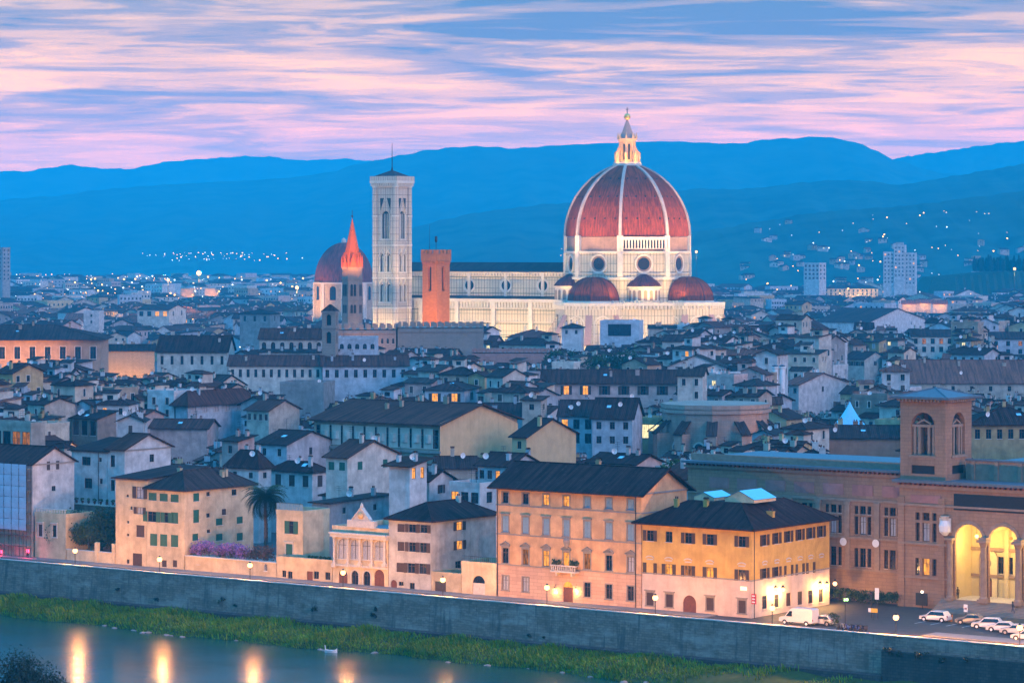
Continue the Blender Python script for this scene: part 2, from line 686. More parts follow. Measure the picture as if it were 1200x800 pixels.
def window_mesh(w, h, pane='glass', frame='wood', trim=None, style='plain', arch=False):
    key = (round(w, 2), round(h, 2), pane, frame, trim, style, arch)
    if key in WCACHE:
        return WCACHE[key]
    mb = MB()
    fm, pm = M[frame], M[pane]
    y = 0.17
    if arch:
        pts = arch_pts(w, h)
        mb.face([(x, y, z) for x, z in pts], pm)
        mb.box(-0.035, 0.035, y - 0.06, y - 0.01, 0.02, h - 0.06, fm)
        mb.box(-w / 2 + 0.02, w / 2 - 0.02, y - 0.05, y - 0.012, h - w / 2 - 0.04, h - w / 2 + 0.04, fm)
    else:
        mb.face([(-w / 2, y, 0), (w / 2, y, 0), (w / 2, y, h), (-w / 2, y, h)], pm)
        b = 0.07
        mb.box(-w / 2, -w / 2 + b, y - 0.06, y - 0.01, 0, h, fm)
        mb.box(w / 2 - b, w / 2, y - 0.06, y - 0.01, 0, h, fm)
        mb.box(-w / 2 + b, w / 2 - b, y - 0.058, y - 0.012, h - b, h - 0.003, fm)
        mb.box(-w / 2 + b, w / 2 - b, y - 0.058, y - 0.012, 0.003, b, fm)
        mb.box(-0.035, 0.035, y - 0.055, y - 0.014, b, h - b, fm)
        if h > 1.3:
            mb.box(-w / 2 + b, w / 2 - b, y - 0.052, y - 0.016, h * 0.68, h * 0.68 + 0.05, fm)
    if trim:
        tm = M[trim]
        k = 0.17
        if not arch:
            mb.box(-w / 2 - k, -w / 2, -0.07, -0.002, 0, h, tm)
            mb.box(w / 2, w / 2 + k, -0.07, -0.002, 0, h, tm)
            mb.box(-w / 2 - k, w / 2 + k, -0.072, -0.004, h, h + k, tm)
        else:
            n = 8
            for i in range(n):
                a0, a1 = math.pi * i / n, math.pi * (i + 1) / n
                r0, r1 = w / 2, w / 2 + k
                zc = h - w / 2
                q = [(-r0 * math.cos(a0), zc + r0 * math.sin(a0)), (-r1 * math.cos(a0), zc + r1 * math.sin(a0)),
                     (-r1 * math.cos(a1), zc + r1 * math.sin(a1)), (-r0 * math.cos(a1), zc + r0 * math.sin(a1))]
                mb.face([(x, -0.06, z) for x, z in q], tm)
                mb.face([(q[1][0], 0, q[1][1]), (q[1][0], -0.06, q[1][1]), (q[2][0], -0.06, q[2][1]), (q[2][0], 0, q[2][1])], tm)
            mb.box(-w / 2 - k, -w / 2, -0.06, -0.002, 0, h - w / 2, tm)
            mb.box(w / 2, w / 2 + k, -0.06, -0.002, 0, h - w / 2, tm)
        mb.box(-w / 2 - k - 0.08, w / 2 + k + 0.08, -0.16, -0.003, -0.16, -0.002, tm)
        if style in ('hood', 'pediment'):
            mb.box(-w / 2 - k - 0.16, w / 2 + k + 0.16, -0.28, -0.003, h + k + 0.12, h + k + 0.26, tm)
            mb.box(-w / 2 - k, w / 2 + k, -0.10, -0.005, h + k, h + k + 0.12, tm)
        if style == 'pediment':
            zb, a = h + k + 0.262, w / 2 + k + 0.18
            for (p0, p1) in (((-a, zb), (0, zb + 0.5)), ((0, zb + 0.5), (a, zb))):
                th = 0.13
                for yy in (-0.28,):
                    mb.face([(p0[0], yy, p0[1]), (p1[0], yy, p1[1]), (p1[0], yy, p1[1] + th), (p0[0], yy, p0[1] + th)], tm)
                mb.face([(p0[0], -0.28, p0[1] + th), (p1[0], -0.28, p1[1] + th), (p1[0], 0, p1[1] + th), (p0[0], 0, p0[1] + th)], tm)
                mb.face([(p0[0], 0, p0[1]), (p1[0], 0, p1[1]), (p1[0], -0.28, p1[1]), (p0[0], -0.28, p0[1])], tm)
            mb.face([(-a, -0.05, zb), (a, -0.05, zb), (0, -0.05, zb + 0.5)], tm)
    else:
        mb.box(-w / 2 - 0.08, w / 2 + 0.08, -0.10, -0.003, -0.09, -0.003, M['paletrim'])
    WCACHE[key] = mb.mesh('window')
    return WCACHE[key]


def shutter_mesh(w, h, mat):
    key = ('sh', round(w, 2), round(h, 2), mat)
    if key in WCACHE:
        return WCACHE[key]
    mb = MB()
    m = M[mat]
    mb.box(-w / 2, w / 2, -0.06, -0.02, 0, h, m)
    b = 0.06
    for a, c in ((-w / 2, -w / 2 + b), (w / 2 - b, w / 2)):
        mb.box(a, c, -0.085, -0.0605, 0, h, m)
    for zz in (0.0, h / 2 - 0.03, h - b):
        mb.box(-w / 2 + b + 0.002, w / 2 - b - 0.002, -0.083, -0.0607, zz + 0.002, zz + b, m)
    n = max(3, int(h / 0.16))
    for i in range(n):
        zz = 0.07 + (h - 0.14) * i / n
        mb.face([(-w / 2 + b, -0.062, zz), (w / 2 - b, -0.062, zz), (w / 2 - b, -0.08, zz + 0.05), (-w / 2 + b, -0.08, zz + 0.05)], m)
    WCACHE[key] = mb.mesh('shutter')
    return WCACHE[key]


def door_mesh(w, h, mat='door', arch=True, fan=None):
    key = ('door', round(w, 2), round(h, 2), mat, arch, fan)
    if key in WCACHE:
        return WCACHE[key]
    mb = MB()
    y = 0.17
    if arch:
        hh = h - w / 2
        mb.box(-w / 2, w / 2, y - 0.02, y + 0.05, 0, hh, M[mat])
        n = 8
        pts = [(-w / 2 * math.cos(math.pi * i / n), hh + w / 2 * math.sin(math.pi * i / n)) for i in range(n + 1)]
        mb.face([(x, y, z) for x, z in pts], M[fan] if fan else M[mat])
        mb.box(-w / 2, w / 2, y - 0.06, y - 0.022, hh - 0.05, hh + 0.05, M[mat])
    else:
        mb.box(-w / 2, w / 2, y - 0.02, y + 0.05, 0, h, M[mat])
    for sx in (-1, 1):
        for (a, b) in ((0.1, 0.42), (0.48, 0.92)):
            hh = h - (w / 2 if arch else 0)
            mb.box(min(sx * 0.06, sx * (w / 2 - 0.08)), max(sx * 0.06, sx * (w / 2 - 0.08)), y - 0.045, y - 0.021, hh * a, hh * b, M[mat])
    mb.ball((0.1, y - 0.07, 1.05), 0.05, M['iron'], 5)
    WCACHE[key] = mb.mesh('door')
    return WCACHE[key]


SIDES = {'front': (0.0, lambda w, d: (0, 0)), 'right': (math.pi / 2, lambda w, d: (w, 0)),
         'back': (math.pi, lambda w, d: (w, d)), 'left': (-math.pi / 2, lambda w, d: (0, d))}


def side_xy(side, x, w, d):
    a, f = SIDES[side]
    ox, oy = f(w, d)
    return ox + math.cos(a) * x, oy + math.sin(a) * x, a


def add_roof(mb, kind, w, d, H, rise, o, mat, th=0.2, gmb=None, gmat=None, inset=5.0):
    """roof on a w x d block whose eaves are at H; gable triangles go to gmb"""
    if kind == 'gable_x':
        k = rise / (d / 2)
        ze = H - k * o + th
        zr = H + rise + th
        mb.slab([(-o, -o, ze), (w + o, -o, ze), (w + o, d / 2, zr), (-o, d / 2, zr)], th, mat)
        mb.slab([(w + o, d + o, ze), (-o, d + o, ze), (-o, d / 2, zr), (w + o, d / 2, zr)], th, mat)
        mb.box(-o - 0.02, w + o + 0.02, d / 2 - 0.16, d / 2 + 0.16, zr - 0.03, zr + 0.10, mat)
        if gmb:
            gmb.face([(0, d, H), (0, 0, H), (0, d / 2, H + rise)], gmat)
            gmb.face([(w, 0, H), (w, d, H), (w, d / 2, H + rise)], gmat)
    elif kind == 'gable_y':
        k = rise / (w / 2)
        ze = H - k * o + th
        zr = H + rise + th
        mb.slab([(-o, d + o, ze), (-o, -o, ze), (w / 2, -o, zr), (w / 2, d + o, zr)], th, mat)
        mb.slab([(w + o, -o, ze), (w + o, d + o, ze), (w / 2, d + o, zr), (w / 2, -o, zr)], th, mat)
        mb.box(w / 2 - 0.16, w / 2 + 0.16, -o - 0.02, d + o + 0.02, zr - 0.03, zr + 0.10, mat)
        if gmb:
            gmb.face([(0, 0, H), (w, 0, H), (w / 2, 0, H + rise)], gmat)
            gmb.face([(w, d, H), (0, d, H), (w / 2, d, H + rise)], gmat)
    elif kind == 'hip':
        if w >= d:
            r0, r1 = (d / 2, d / 2), (w - d / 2, d / 2)
            if w - d < 0.4:
                r0, r1 = (w / 2 - 0.2, d / 2), (w / 2 + 0.2, d / 2)
        else:
            r0, r1 = (w / 2, w / 2), (w / 2, d - w / 2)
        k = rise / (min(w, d) / 2)
        ze = H - k * o + th
        zr = H + rise + th
        A, B, C, D = (-o, -o, ze), (w + o, -o, ze), (w + o, d + o, ze), (-o, d + o, ze)
        E, G = (*r0, zr), (*r1, zr)
        if w >= d:
            fs = [[A, B, G, E], [B, C, G], [C, D, E, G], [D, A, E]]
        else:
            fs = [[A, B, E], [B, C, G, E], [C, D, G], [D, A, E, G]]
        for q in fs:
            mb.face(q, mat)
        mb.slab([A, B, C, D], 0.0, mat) if False else None
        b = [(x, y, z - th) for x, y, z in (A, B, C, D)]
        mb.face(b[::-1], mat)
        T = [A, B, C, D]
        for i in range(4):
            j = (i + 1) % 4
            mb.face([T[j], T[i], b[i], b[j]][::-1], mat)
        for (P, Q) in ((A, E if w < d else E), (B, E if w < d else G), (C, G), (D, G if w < d else E), (E, G)):
            mb.tube((P[0], P[1], P[2]), (Q[0], Q[1], Q[2] + 0.02), 0.13, mat, 5)
    elif kind == 'hipflat':
        k = rise / inset
        ze = H - k * o + th
        zr = H + rise + th
        A = [(-o, -o), (w + o, -o), (w + o, d + o), (-o, d + o)]
        I = [(inset, inset), (w - inset, inset), (w - inset, d - inset), (inset, d - inset)]
        for i in range(4):
            j = (i + 1) % 4
            mb.face([(*A[i], ze), (*A[j], ze), (*I[j], zr), (*I[i], zr)], mat)
            mb.face([(*A[j], ze), (*A[i], ze), (*A[i], ze - th), (*A[j], ze - th)][::-1], mat)
            mb.tube((*A[i], ze), (*I[i], zr), 0.13, mat, 5)
        mb.face([(*q, zr) for q in I], mat)
        mb.face([(*q, ze - th) for q in A][::-1], mat)
    elif kind == 'shed':
        zr = H + rise + th
        k = rise / d
        mb.slab([(-o, -o, H + th - k * o), (w + o, -o, H + th - k * o), (w + o, d + o, zr + k * o), (-o, d + o, zr + k * o)], th, mat)
        if gmb:
            gmb.face([(0, d, H), (0, 0, H), (0, d, H + rise)], gmat)
            gmb.face([(w, 0, H), (w, d, H), (w, d, H + rise)], gmat)
            gmb.face([(w, d, H), (0, d, H), (0, d, H + rise), (w, d, H + rise)], gmat)
    elif kind == 'flat':
        mb.box(0.25, w - 0.25, 0.25, d - 0.25, H - 0.3, H + 0.02, mat)
        if gmb:
            gmb.box(-0.06, w + 0.06, -0.06, 0.25, H - 0.02, H + 0.8, gmat)
            gmb.box(-0.06, w + 0.06, d - 0.25, d + 0.06, H - 0.02, H + 0.8, gmat)
            gmb.box(-0.06, 0.25, 0.252, d - 0.252, H - 0.02, H + 0.797, gmat)
            gmb.box(w - 0.25, w + 0.06, 0.252, d - 0.252, H - 0.02, H + 0.797, gmat)


def roof_height(kind, w, d, H, rise, x, y, inset=5.0):
    if kind == 'gable_x':
        return H + rise * (1 - abs(y - d / 2) / (d / 2))
    if kind == 'gable_y':
        return H + rise * (1 - abs(x - w / 2) / (w / 2))
    if kind == 'hip':
        return H + rise * min(1, min(x, y, w - x, d - y) / (min(w, d) / 2))
    if kind == 'hipflat':
        return H + rise * min(1, min(x, y, w - x, d - y) / inset)
    if kind == 'shed':
        return H + rise * y / d
    return H


def chimney_shape(mb, x, y, z, h, mat, variant=0):
    a = 0.34 if variant != 2 else 0.55
    mb.box(x - a, x + a, y - 0.3, y + 0.3, z - 0.7, z + h, mat)
    mb.box(x - a - 0.07, x + a + 0.07, y - 0.37, y + 0.37, z + h, z + h + 0.12, mat)
    if variant == 1:
        mb.box(x - a + 0.05, x + a - 0.05, y - 0.25, y - 0.2, z + h + 0.12, z + h + 0.45, mat)
        mb.box(x - a + 0.05, x + a - 0.05, y + 0.2, y + 0.25, z + h + 0.12, z + h + 0.45, mat)
        mb.face([(x - a - 0.05, y - 0.34, z + h + 0.44), (x + a + 0.05, y - 0.34, z + h + 0.44), (x + a + 0.05, y, z + h + 0.72), (x - a - 0.05, y, z + h + 0.72)], RM['red brown'])
        mb.face([(x + a + 0.05, y + 0.34, z + h + 0.44), (x - a - 0.05, y + 0.34, z + h + 0.44), (x - a - 0.05, y, z + h + 0.72), (x + a + 0.05, y, z + h + 0.72)], RM['red brown'])
    else:
        for q in (-0.5, 0.5):
            mb.lathe([(0.11, z + h + 0.12), (0.13, z + h + 0.5)], 6, RM['rust red'], x + q * a, y)


def dish_shape(mb, x, y, z):
    mb.tube((x, y, z - .4), (x, y, z + .9), .04, M['iron'], 4)
    old = mb.sub(x, y, z + 1.0, .5)
    n = 10
    for i in range(n):
        a0, a1 = 6.283 * i / n, 6.283 * (i + 1) / n
        mb.face([(0, .1, 0), (.55 * math.cos(a0), -.1, .55 * math.sin(a0) + .05), (.55 * math.cos(a1), -.1, .55 * math.sin(a1) + .05)], M['white'])
    mb.T = old


# ------------------------------------------------------------------ setting: ground, river, quay, road, hills, haze
def quay_box(mb, t0, t1, s0, s1, z0, z1, mat):
    mb.at(OX, OY, 0, ANG)
    mb.box(t0, t1, s0, s1, z0, z1, mat)
    mb.at()


def build_setting():
    asphalt = flat('asphalt', (0.06, 0.058, 0.056), 0.75, var=0.35, scale=0.6)
    paving = stone('pavement slabs', (0.24, 0.22, 0.20), (0.19, 0.175, 0.16), 1.2, 0.6, 0.02, None, 1.0, 0.4)
    ground_m = flat('town ground', (0.09, 0.085, 0.08), 0.9, var=0.4, scale=0.05)
    # town ground sheet reaching the horizon, from the river wall away
    mb = MB()
    mb.at(OX, OY, 0, ANG)
    mb.face([(-6000, 0.3, -0.02), (6000, 0.3, -0.02), (9000, 16000, -0.02), (-9000, 16000, -0.02)], ground_m)
    tag(mb.build('ground'), kind='structure')
    mb = MB()
    mb.at(OX, OY, 0, ANG)
    mb.face([(-300, 2.6, 0.0), (152, 2.6, 0.0), (152, 9.4, 0.0), (-300, 9.4, 0.0)], asphalt)
    mb.face([(152, 2.6, 0.0), (420, 2.6, 0.0), (420, 38.0, 0.0), (152, 38.0, 0.0)], asphalt)
    mb.face([(140, 38.0, 0.0), (152, 38.0, 0.0), (152, 9.4, 0.0), (140, 9.4, 0.0)], asphalt)
    tag(mb.build('road'), kind='structure')
    mb = MB()
    wm = M['white']
    mb.at(OX, OY, 0, ANG)
    for i in range(70):
        mb.face([(-150 + i * 6, 5.95, 0.004), (-147 + i * 6, 5.95, 0.004), (-147 + i * 6, 6.07, 0.004), (-150 + i * 6, 6.07, 0.004)], wm)
    for i in range(7):
        mb.face([(150.5 + 0.0, 12.5 + i * 0.9, 0.004), (154.5, 12.5 + i * 0.9, 0.004), (154.5, 13.0 + i * 0.9, 0.004), (150.5, 13.0 + i * 0.9, 0.004)], wm)
    for i in range(12):
        mb.face([(168 + i * 2.6, 21.5, 0.004), (168.12 + i * 2.6, 21.5, 0.004), (168.12 + i * 2.6, 26.5, 0.004), (168 + i * 2.6, 26.5, 0.004)], wm)
    tag(mb.build('road_markings'), kind='structure')
    mb = MB()
    quay_box(mb, -300, 420, 0.55, 2.6, -0.3, 0.13, paving)
    quay_box(mb, -300, 139.6, 9.4, 12.6, -0.3, 0.13, paving)
    quay_box(mb, 176, 230, 9.4, 13.5, -0.3, 0.13, paving)
    tag(mb.build('pavement'), kind='structure')

    # river wall with parapet and coping
    rub = stone('river wall rubble', (0.42, 0.235, 0.165), (0.23, 0.135, 0.10), 0.75, 0.36, 0.035, (0.20, 0.125, 0.095), 1.0, 0.8)
    w = NT.__new__(NT)
    w.t = rub.node_tree
    pb = [n_ for n_ in w.t.nodes if n_.type == 'BSDF_PRINCIPLED'][0]
    src = pb.inputs['Base Color'].links[0].from_socket
    tcq = w.n('ShaderNodeTexCoord')
    pale = w.noise(w.mapping(tcq.outputs['Object'], scale=(0.10, 0.1, 0.35)), 1.0, 6, 0.7)
    drip = w.noise(w.mapping(tcq.outputs['Object'], scale=(0.9, 0.9, 0.06)), 1.0, 5, 0.7)
    c_ = w.mix(w.ramp(pale, [(0.48, 0.0), (0.64, 0.5)]), src, (0.54, 0.37, 0.30))
    c_ = w.mix(w.ramp(drip, [(0.52, 0.0), (0.66, 0.75)]), c_, (0.10, 0.075, 0.065))
    w.l(c_, pb.inputs['Base Color'])
    dark = stone('dark river wall base', (0.14, 0.095, 0.075), (0.085, 0.06, 0.05), 0.8, 0.42, 0.04, (0.06, 0.05, 0.045), 1.0, 0.8)
    cop = flat('pale coping stone', (0.52, 0.46, 0.40), 0.8, var=0.25, scale=1.0)
    tB = t_at(1037, 0)
    root = thing('river_wall', 'long stone river wall with coping running below the street', 'wall', (OX, OY, 0), ANG)
    mb = MB()
    mb.face([(-300, 0, 0.96), (-300, -0.55, -6.2), (tB, -0.55, -6.2), (tB, 0, 0.96)][::-1], rub)
    mb.box(-300, 420, 0.02, 0.5, -7, 0.955, rub)
    mb.build('wall_face', root)
    mb = MB()
    t = -120.0
    while t < 300:
        L = random.uniform(1.5, 2.2)
        mb.box(t + 0.01, t + L - 0.01, -0.09, 0.56, 0.96, 1.11 + random.uniform(-.01, .01), cop)
        t += L
    mb.build('coping', root)
    mb = MB()
    mb.face([(-300, -1.1, -4.6), (-300, -1.25, -7.2), (tB, -1.25, -7.2), (tB, -1.1, -4.6)][::-1], dark)
    mb.face([(-300, -0.4, -4.35), (-300, -1.1, -4.6), (tB, -1.1, -4.6), (tB, -0.4, -4.35)][::-1], dark)
    mb.build('footing', root)
    mb = MB()
    mb.box(tB, 420, -1.0, 0.0, -9, -1.0, dark)
    mb.box(tB - 0.1, 420, -0.5, -0.001, -1.0, -0.75, rub)
    mb.build('bastion', root)
    for (px, dz, sz) in ((140, -2.2, .6), (262, -2.6, 1.0), (278, -3.2, .7), (372, -2.7, 1.3), (440, -2.8, .8), (442, -1.7, .7), (622, -3.6, .6), (640, -3.7, .5),
                         (1046, -0.6, 1.2), (1058, -0.9, 1.1), (1085, -0.7, 1.4), (1110, -1.3, 1.0), (1135, -0.8, .8), (186, -3.4, .7)):
        tt = t_at(px, 0)
        x, y = W(tt, -0.45 if px < 1037 else -1.1)
        leaf_clump('wall_plant', 'dark tuft of weeds growing from river wall joints', 'plant', (x, y, dz - (.5 if px > 1037 else 0)), sz * 0.8, int(120 * sz), foliage('dark weeds', (0.045, 0.05, 0.03), (0.02, 0.03, 0.015)), 'weeds on the river wall', 0.16)

    # water
    m, w, b = principled('river water', 0.09, 0, 0.5)
    b.inputs['Base Color'].default_value = (0.008, 0.055, 0.042, 1)
    b.inputs['IOR'].default_value = 1.33
    b.inputs['Specular IOR Level'].default_value = 0.8
    b.inputs['Specular Tint'].default_value = (0.7, 1.0, 0.92, 1)
    tc = w.n('ShaderNodeTexCoord')
    n = w.noise(w.mapping(tc.outputs['Object'], rot=(0, 0, -ANG), scale=(0.35, 0.9, 1)), 1.0, 3, 0.6)
    n2 = w.noise(w.mapping(tc.outputs['Object'], rot=(0, 0, -ANG), scale=(0.06, 0.10, 1)), 1.0, 2, 0.6)
    bp = w.n('ShaderNodeBump')
    bp.inputs['Strength'].default_value = 0.55
    bp.inputs['Distance'].default_value = 0.05
    w.l(n, bp.inputs['Height'])
    w.l(bp.outputs[0], b.inputs['Normal'])
    w.l(w.ramp(n2, [(0.3, 0.19), (0.7, 0.26)]), b.inputs['Roughness'])
    mb = MB()
    mb.at(OX, OY, 0, ANG)
    mb.face([(-3000, -118, -7.5), (3000, -118, -7.5), (3000, 0.1, -7.5), (-3000, 0.1, -7.5)], m)
    tag(mb.build('river'), kind='structure')

    # grassy bank at the wall's foot, ending at the rocks
    soil = flat('bank soil', (0.06, 0.085, 0.014), 0.95, var=0.4, scale=0.8)
    mb = MB()
    mb.at(OX, OY, 0, ANG)
    n_t, n_s = 260, 9
    grid = []
    rnd = random.Random(5)
    ph = [rnd.uniform(0, 6) for _ in range(6)]

    def bank_w(t):
        return 7.6 + 1.1 * math.sin(t * 0.07 + ph[0]) + 0.8 * math.sin(t * 0.21 + ph[1]) + 0.35 * math.sin(t * 0.8 + ph[2])

    def bank_z(t, f):
        base = -5.15 - 2.15 * f ** 1.5 - 0.75 * max(0, (f - .85) / .15)
        return base + 0.35 * math.sin(t * 0.5 + ph[3] + 5 * f) * math.sin(t * 0.23 + ph[4] + f * 3) * (1 - f * 0.6)
    for i in range(n_t + 1):
        t = -110 + i * 1.25
        grid.append([mb.p(t, -0.8 - bank_w(t) * j / n_s, bank_z(t, j / n_s)) for j in range(n_s + 1)])
    for i in range(n_t):
        for j in range(n_s):
            mb.fi([grid[i][j], grid[i][j + 1], grid[i + 1][j + 1], grid[i + 1][j]], soil)
    mb.smooth = True
    tag(mb.build('river_bank'), kind='structure')
    gm = [flat('bank grass %d' % i, c, 0.8, var=0.4, scale=0.25) for i, c in enumerate(((0.20, 0.34, 0.012), (0.11, 0.23, 0.010), (0.30, 0.36, 0.015)))]
    mb = MB()
    mb.at(OX, OY, 0, ANG)
    rnd = random.Random(8)
    for _ in range(52000):
        t = rnd.uniform(-30, 176)
        f = rnd.random() ** 0.9 * 0.97
        dens = 0.55 + 0.45 * math.sin(t * 0.45 + 4 * f + ph[3]) * math.sin(t * 0.17 + ph[4])
        if t > 138:
            dens -= (t - 138) / 30.0 + max(0, f - .4)
        if rnd.random() > dens + 0.35:
            continue
        s = -0.8 - bank_w(t) * f
        z = bank_z(t, f) - 0.05
        h = rnd.uniform(0.35, 0.95) * (1.1 - 0.4 * f) * (0.75 + 0.6 * max(0, math.sin(t * 0.33 + f * 2 + ph[5])))
        a = rnd.uniform(0, 6.28)
        lx, ly = math.cos(a) * h * 0.55, math.sin(a) * h * 0.45 - 0.3 * h
        wx, wy = math.cos(a + 1.57) * 0.08, math.sin(a + 1.57) * 0.08
        mm = gm[0] if rnd.random() < .55 else (gm[1] if rnd.random() < .6 else gm[2])
        mb.face([(t - wx, s - wy, z), (t + wx, s + wy, z), (t + lx * .5 + wx * .7, s + ly * .5 + wy * .7, z + h * .7), (t + lx, s + ly, z + h)], mm)
    tag(mb.build('grass'), 'long green riverside grass on the bank under the river wall', 'grass', kind='stuff')
    # rocks at the right end of the bank
    rm = stone('bank rock', (0.33, 0.27, 0.22), (0.26, 0.21, 0.18), 2.0, 1.5, 0.0, None, 1.5, 0.6)
    for k in range(26):
        px = rnd.uniform(795, 1030)
        t = t_at(px, -6)
        s = -rnd.uniform(2.5, 10.5) * (1.0 if px > 850 else 0.85)
        rock((*W(t, s), -6.9 - 0.03 * abs(s)), rnd.uniform(0.7, 2.3), rm, rnd, k)
    for k in range(22):
        t = t_at(rnd.uniform(10, 780), -9)
        rock((*W(t, -0.8 - bank_w(t) * rnd.uniform(.93, 1.06)), -7.5), rnd.uniform(0.3, 0.8), rm, rnd, 40 + k)

    # near bank and the hillside below the viewpoint
    hill_m = flat('hillside grass', (0.05, 0.07, 0.03), 0.95, var=0.5, scale=0.2)
    mb = MB()
    mb.at(OX, OY, 0, ANG)
    prof = [(-108, -9), (-113, -6.6), (-125, -3), (-150, 0.4), (-200, 11), (-260, 25), (-320, 39), (-362, 50.5), (-376, 52.6), (-420, 53), (-900, 60)]
    cols = [-1500 + 60 * i for i in range(66)]
    rows = [[mb.p(t, s, z + 0.6 * math.sin(t * .05 + s * .03)) for t in cols] for s, z in prof]
    for j in range(len(prof) - 1):
        for i in range(len(cols) - 1):
            mb.fi([rows[j][i], rows[j][i + 1], rows[j + 1][i + 1], rows[j + 1][i]], hill_m)
    tag(mb.build('near_hillside'), kind='structure')

    # hills
    fm, w, b = principled('wooded hills', 0.95, 0, 0.05)
    tc = w.n('ShaderNodeTexCoord')
    n = w.noise(tc.outputs['Object'], 0.012, 6, 0.65)
    n2 = w.noise(tc.outputs['Object'], 0.003, 4, 0.6)
    c = w.mix(w.ramp(n, [(0.4, 0.0), (0.62, 1.0)]), (0.016, 0.05, 0.045), (0.036, 0.09, 0.07))
    c = w.mix(w.ramp(n2, [(0.45, 0.0), (0.62, 0.5)]), c, (0.04, 0.055, 0.035))
    w.l(c, b.inputs['Base Color'])

    def ridge(name, pts, Y, front, back, seed):
        rnd = random.Random(seed)
        ph = [rnd.uniform(0, 6.28) for _ in range(8)]
        mb = MB()

        def hpx(px):
            if px <= pts[0][0]:
                return pts[0][1]
            for (a, ya), (bb, yb) in zip(pts, pts[1:]):
                if px <= bb:
                    f = (px - a) / (bb - a)
                    f = f * f * (3 - 2 * f) * 0.5 + f * 0.5
                    return ya + (yb - ya) * f
            return pts[-1][1]
        N = 320
        cols = [pts[0][0] + (pts[-1][0] - pts[0][0]) * i / N for i in range(N + 1)]
        vs = [-1 + i / 12.0 for i in range(13)] + [0.12, 0.3, 0.6, 1.0]
        g = []
        for px in cols:
            h = ZA(hpx(px), Y)
            x0 = XA(px, Y)
            h += (0.9 * math.sin(px * .21 + ph[6]) + 0.7 * math.sin(px * .47 + ph[7]) + rnd.uniform(-.5, .5)) * Y / 7000
            col = []
            for v in vs:
                if v <= 0:
                    f = 1 + v
                    gl = (math.sin(px * .035 + v * 3 + ph[0]) + .6 * math.sin(px * .083 - v * 4 + ph[1]) + .4 * math.sin(px * .17 + v * 6 + ph[2])) * 0.03
                    e = f ** 1.35 + gl * math.sin(math.pi * f) * 1.2
                    col.append(mb.p(x0, Y + v * front, max(-3, h * e) - 2 * (f == 0)))
                else:
                    col.append(mb.p(x0, Y + v * back, h * (1 - v) ** 1.2 - 2 * (v == 1)))
            g.append(col)
        for i in range(N):
            for j in range(len(vs) - 1):
                mb.fi([g[i][j], g[i + 1][j], g[i + 1][j + 1], g[i][j + 1]], fm)
        mb.smooth = True
        o = mb.build(name)
        return tag(o, kind='structure')

    ridge('far_hills', [(-900, 210), (-400, 215), (0, 200), (30, 201), (60, 196), (85, 193), (110, 197), (150, 198), (200, 189), (240, 186), (290, 183), (320, 184), (350, 188), (400, 186),
                        (440, 189), (520, 200), (700, 240), (900, 262)], 10600, 1300, 700, 1)
    ridge('hills', [(-1200, 250), (-400, 236), (0, 234), (60, 230), (120, 222), (200, 216), (280, 212), (340, 208), (380, 203), (430, 190), (470, 182), (500, 176), (540, 172), (570, 171.5), (600, 174),
                    (660, 170), (700, 168), (760, 166), (790, 165.5), (840, 168), (870, 168), (900, 163), (930, 162), (958, 160), (985, 163), (1010, 169), (1030, 178), (1045, 187), (1100, 202), (1250, 225), (1700, 262)], 8000, 2000, 700, 2)
    ridge('distant_hills', [(900, 262), (990, 214), (1040, 188), (1070, 182), (1100, 178), (1140, 172), (1180, 167), (1230, 162), (1400, 170), (1800, 190)], 9400, 1000, 600, 3)
    ridge('low_hills', [(380, 327), (440, 300), (490, 265), (520, 257), (560, 249), (600, 244), (640, 239), (670, 238), (740, 230), (780, 224), (820, 221), (860, 222), (900, 219), (940, 214), (980, 211), (1015, 212), (1055, 217), (1085, 212),
                        (1120, 206), (1160, 199), (1200, 192), (1300, 180), (1700, 200)], 5200, 1500, 700, 4)
    ridge('near_hills', [(560, 338), (640, 318), (700, 296), (780, 277), (840, 268), (900, 258), (950, 250), (990, 246), (1040, 243), (1090, 238), (1140, 231), (1200, 224), (1300, 215), (1800, 214)], 3900, 1000, 500, 5)

    # the evening air
    hz = bpy.data.materials.new('evening haze')
    hz.use_nodes = True
    w = NT(hz.node_tree)
    out = w.n('ShaderNodeOutputMaterial')
    pv = w.n('ShaderNodeVolumePrincipled')
    pv.inputs['Color'].default_value = (0.012, 0.71, 1.0, 1)
    pv.inputs['Density'].default_value = HAZE
    pv.inputs['Anisotropy'].default_value = 0.0
    w.l(pv.outputs[0], out.inputs['Volume'])
    mb = MB()
    mb.box(-6500, 6500, -1200, 11800, -11.0, 440.0, hz)
    tag(mb.build('haze'), 'blue evening haze lying over the town and the hills', 'haze', kind='stuff')


HAZE = 1.2e-4


def foliage(name, c1, c2):
    if name in M:
        return M[name]
    m, w, b = principled(name, 0.8, 0, 0.2)
    tc = w.n('ShaderNodeTexCoord')
    n = w.noise(tc.outputs['Object'], 0.9, 4, 0.6)
    w.l(w.mix(w.ramp(n, [(0.35, 0.0), (0.65, 1.0)]), c2, c1), b.inputs['Base Color'])
    M[name] = m
    return m


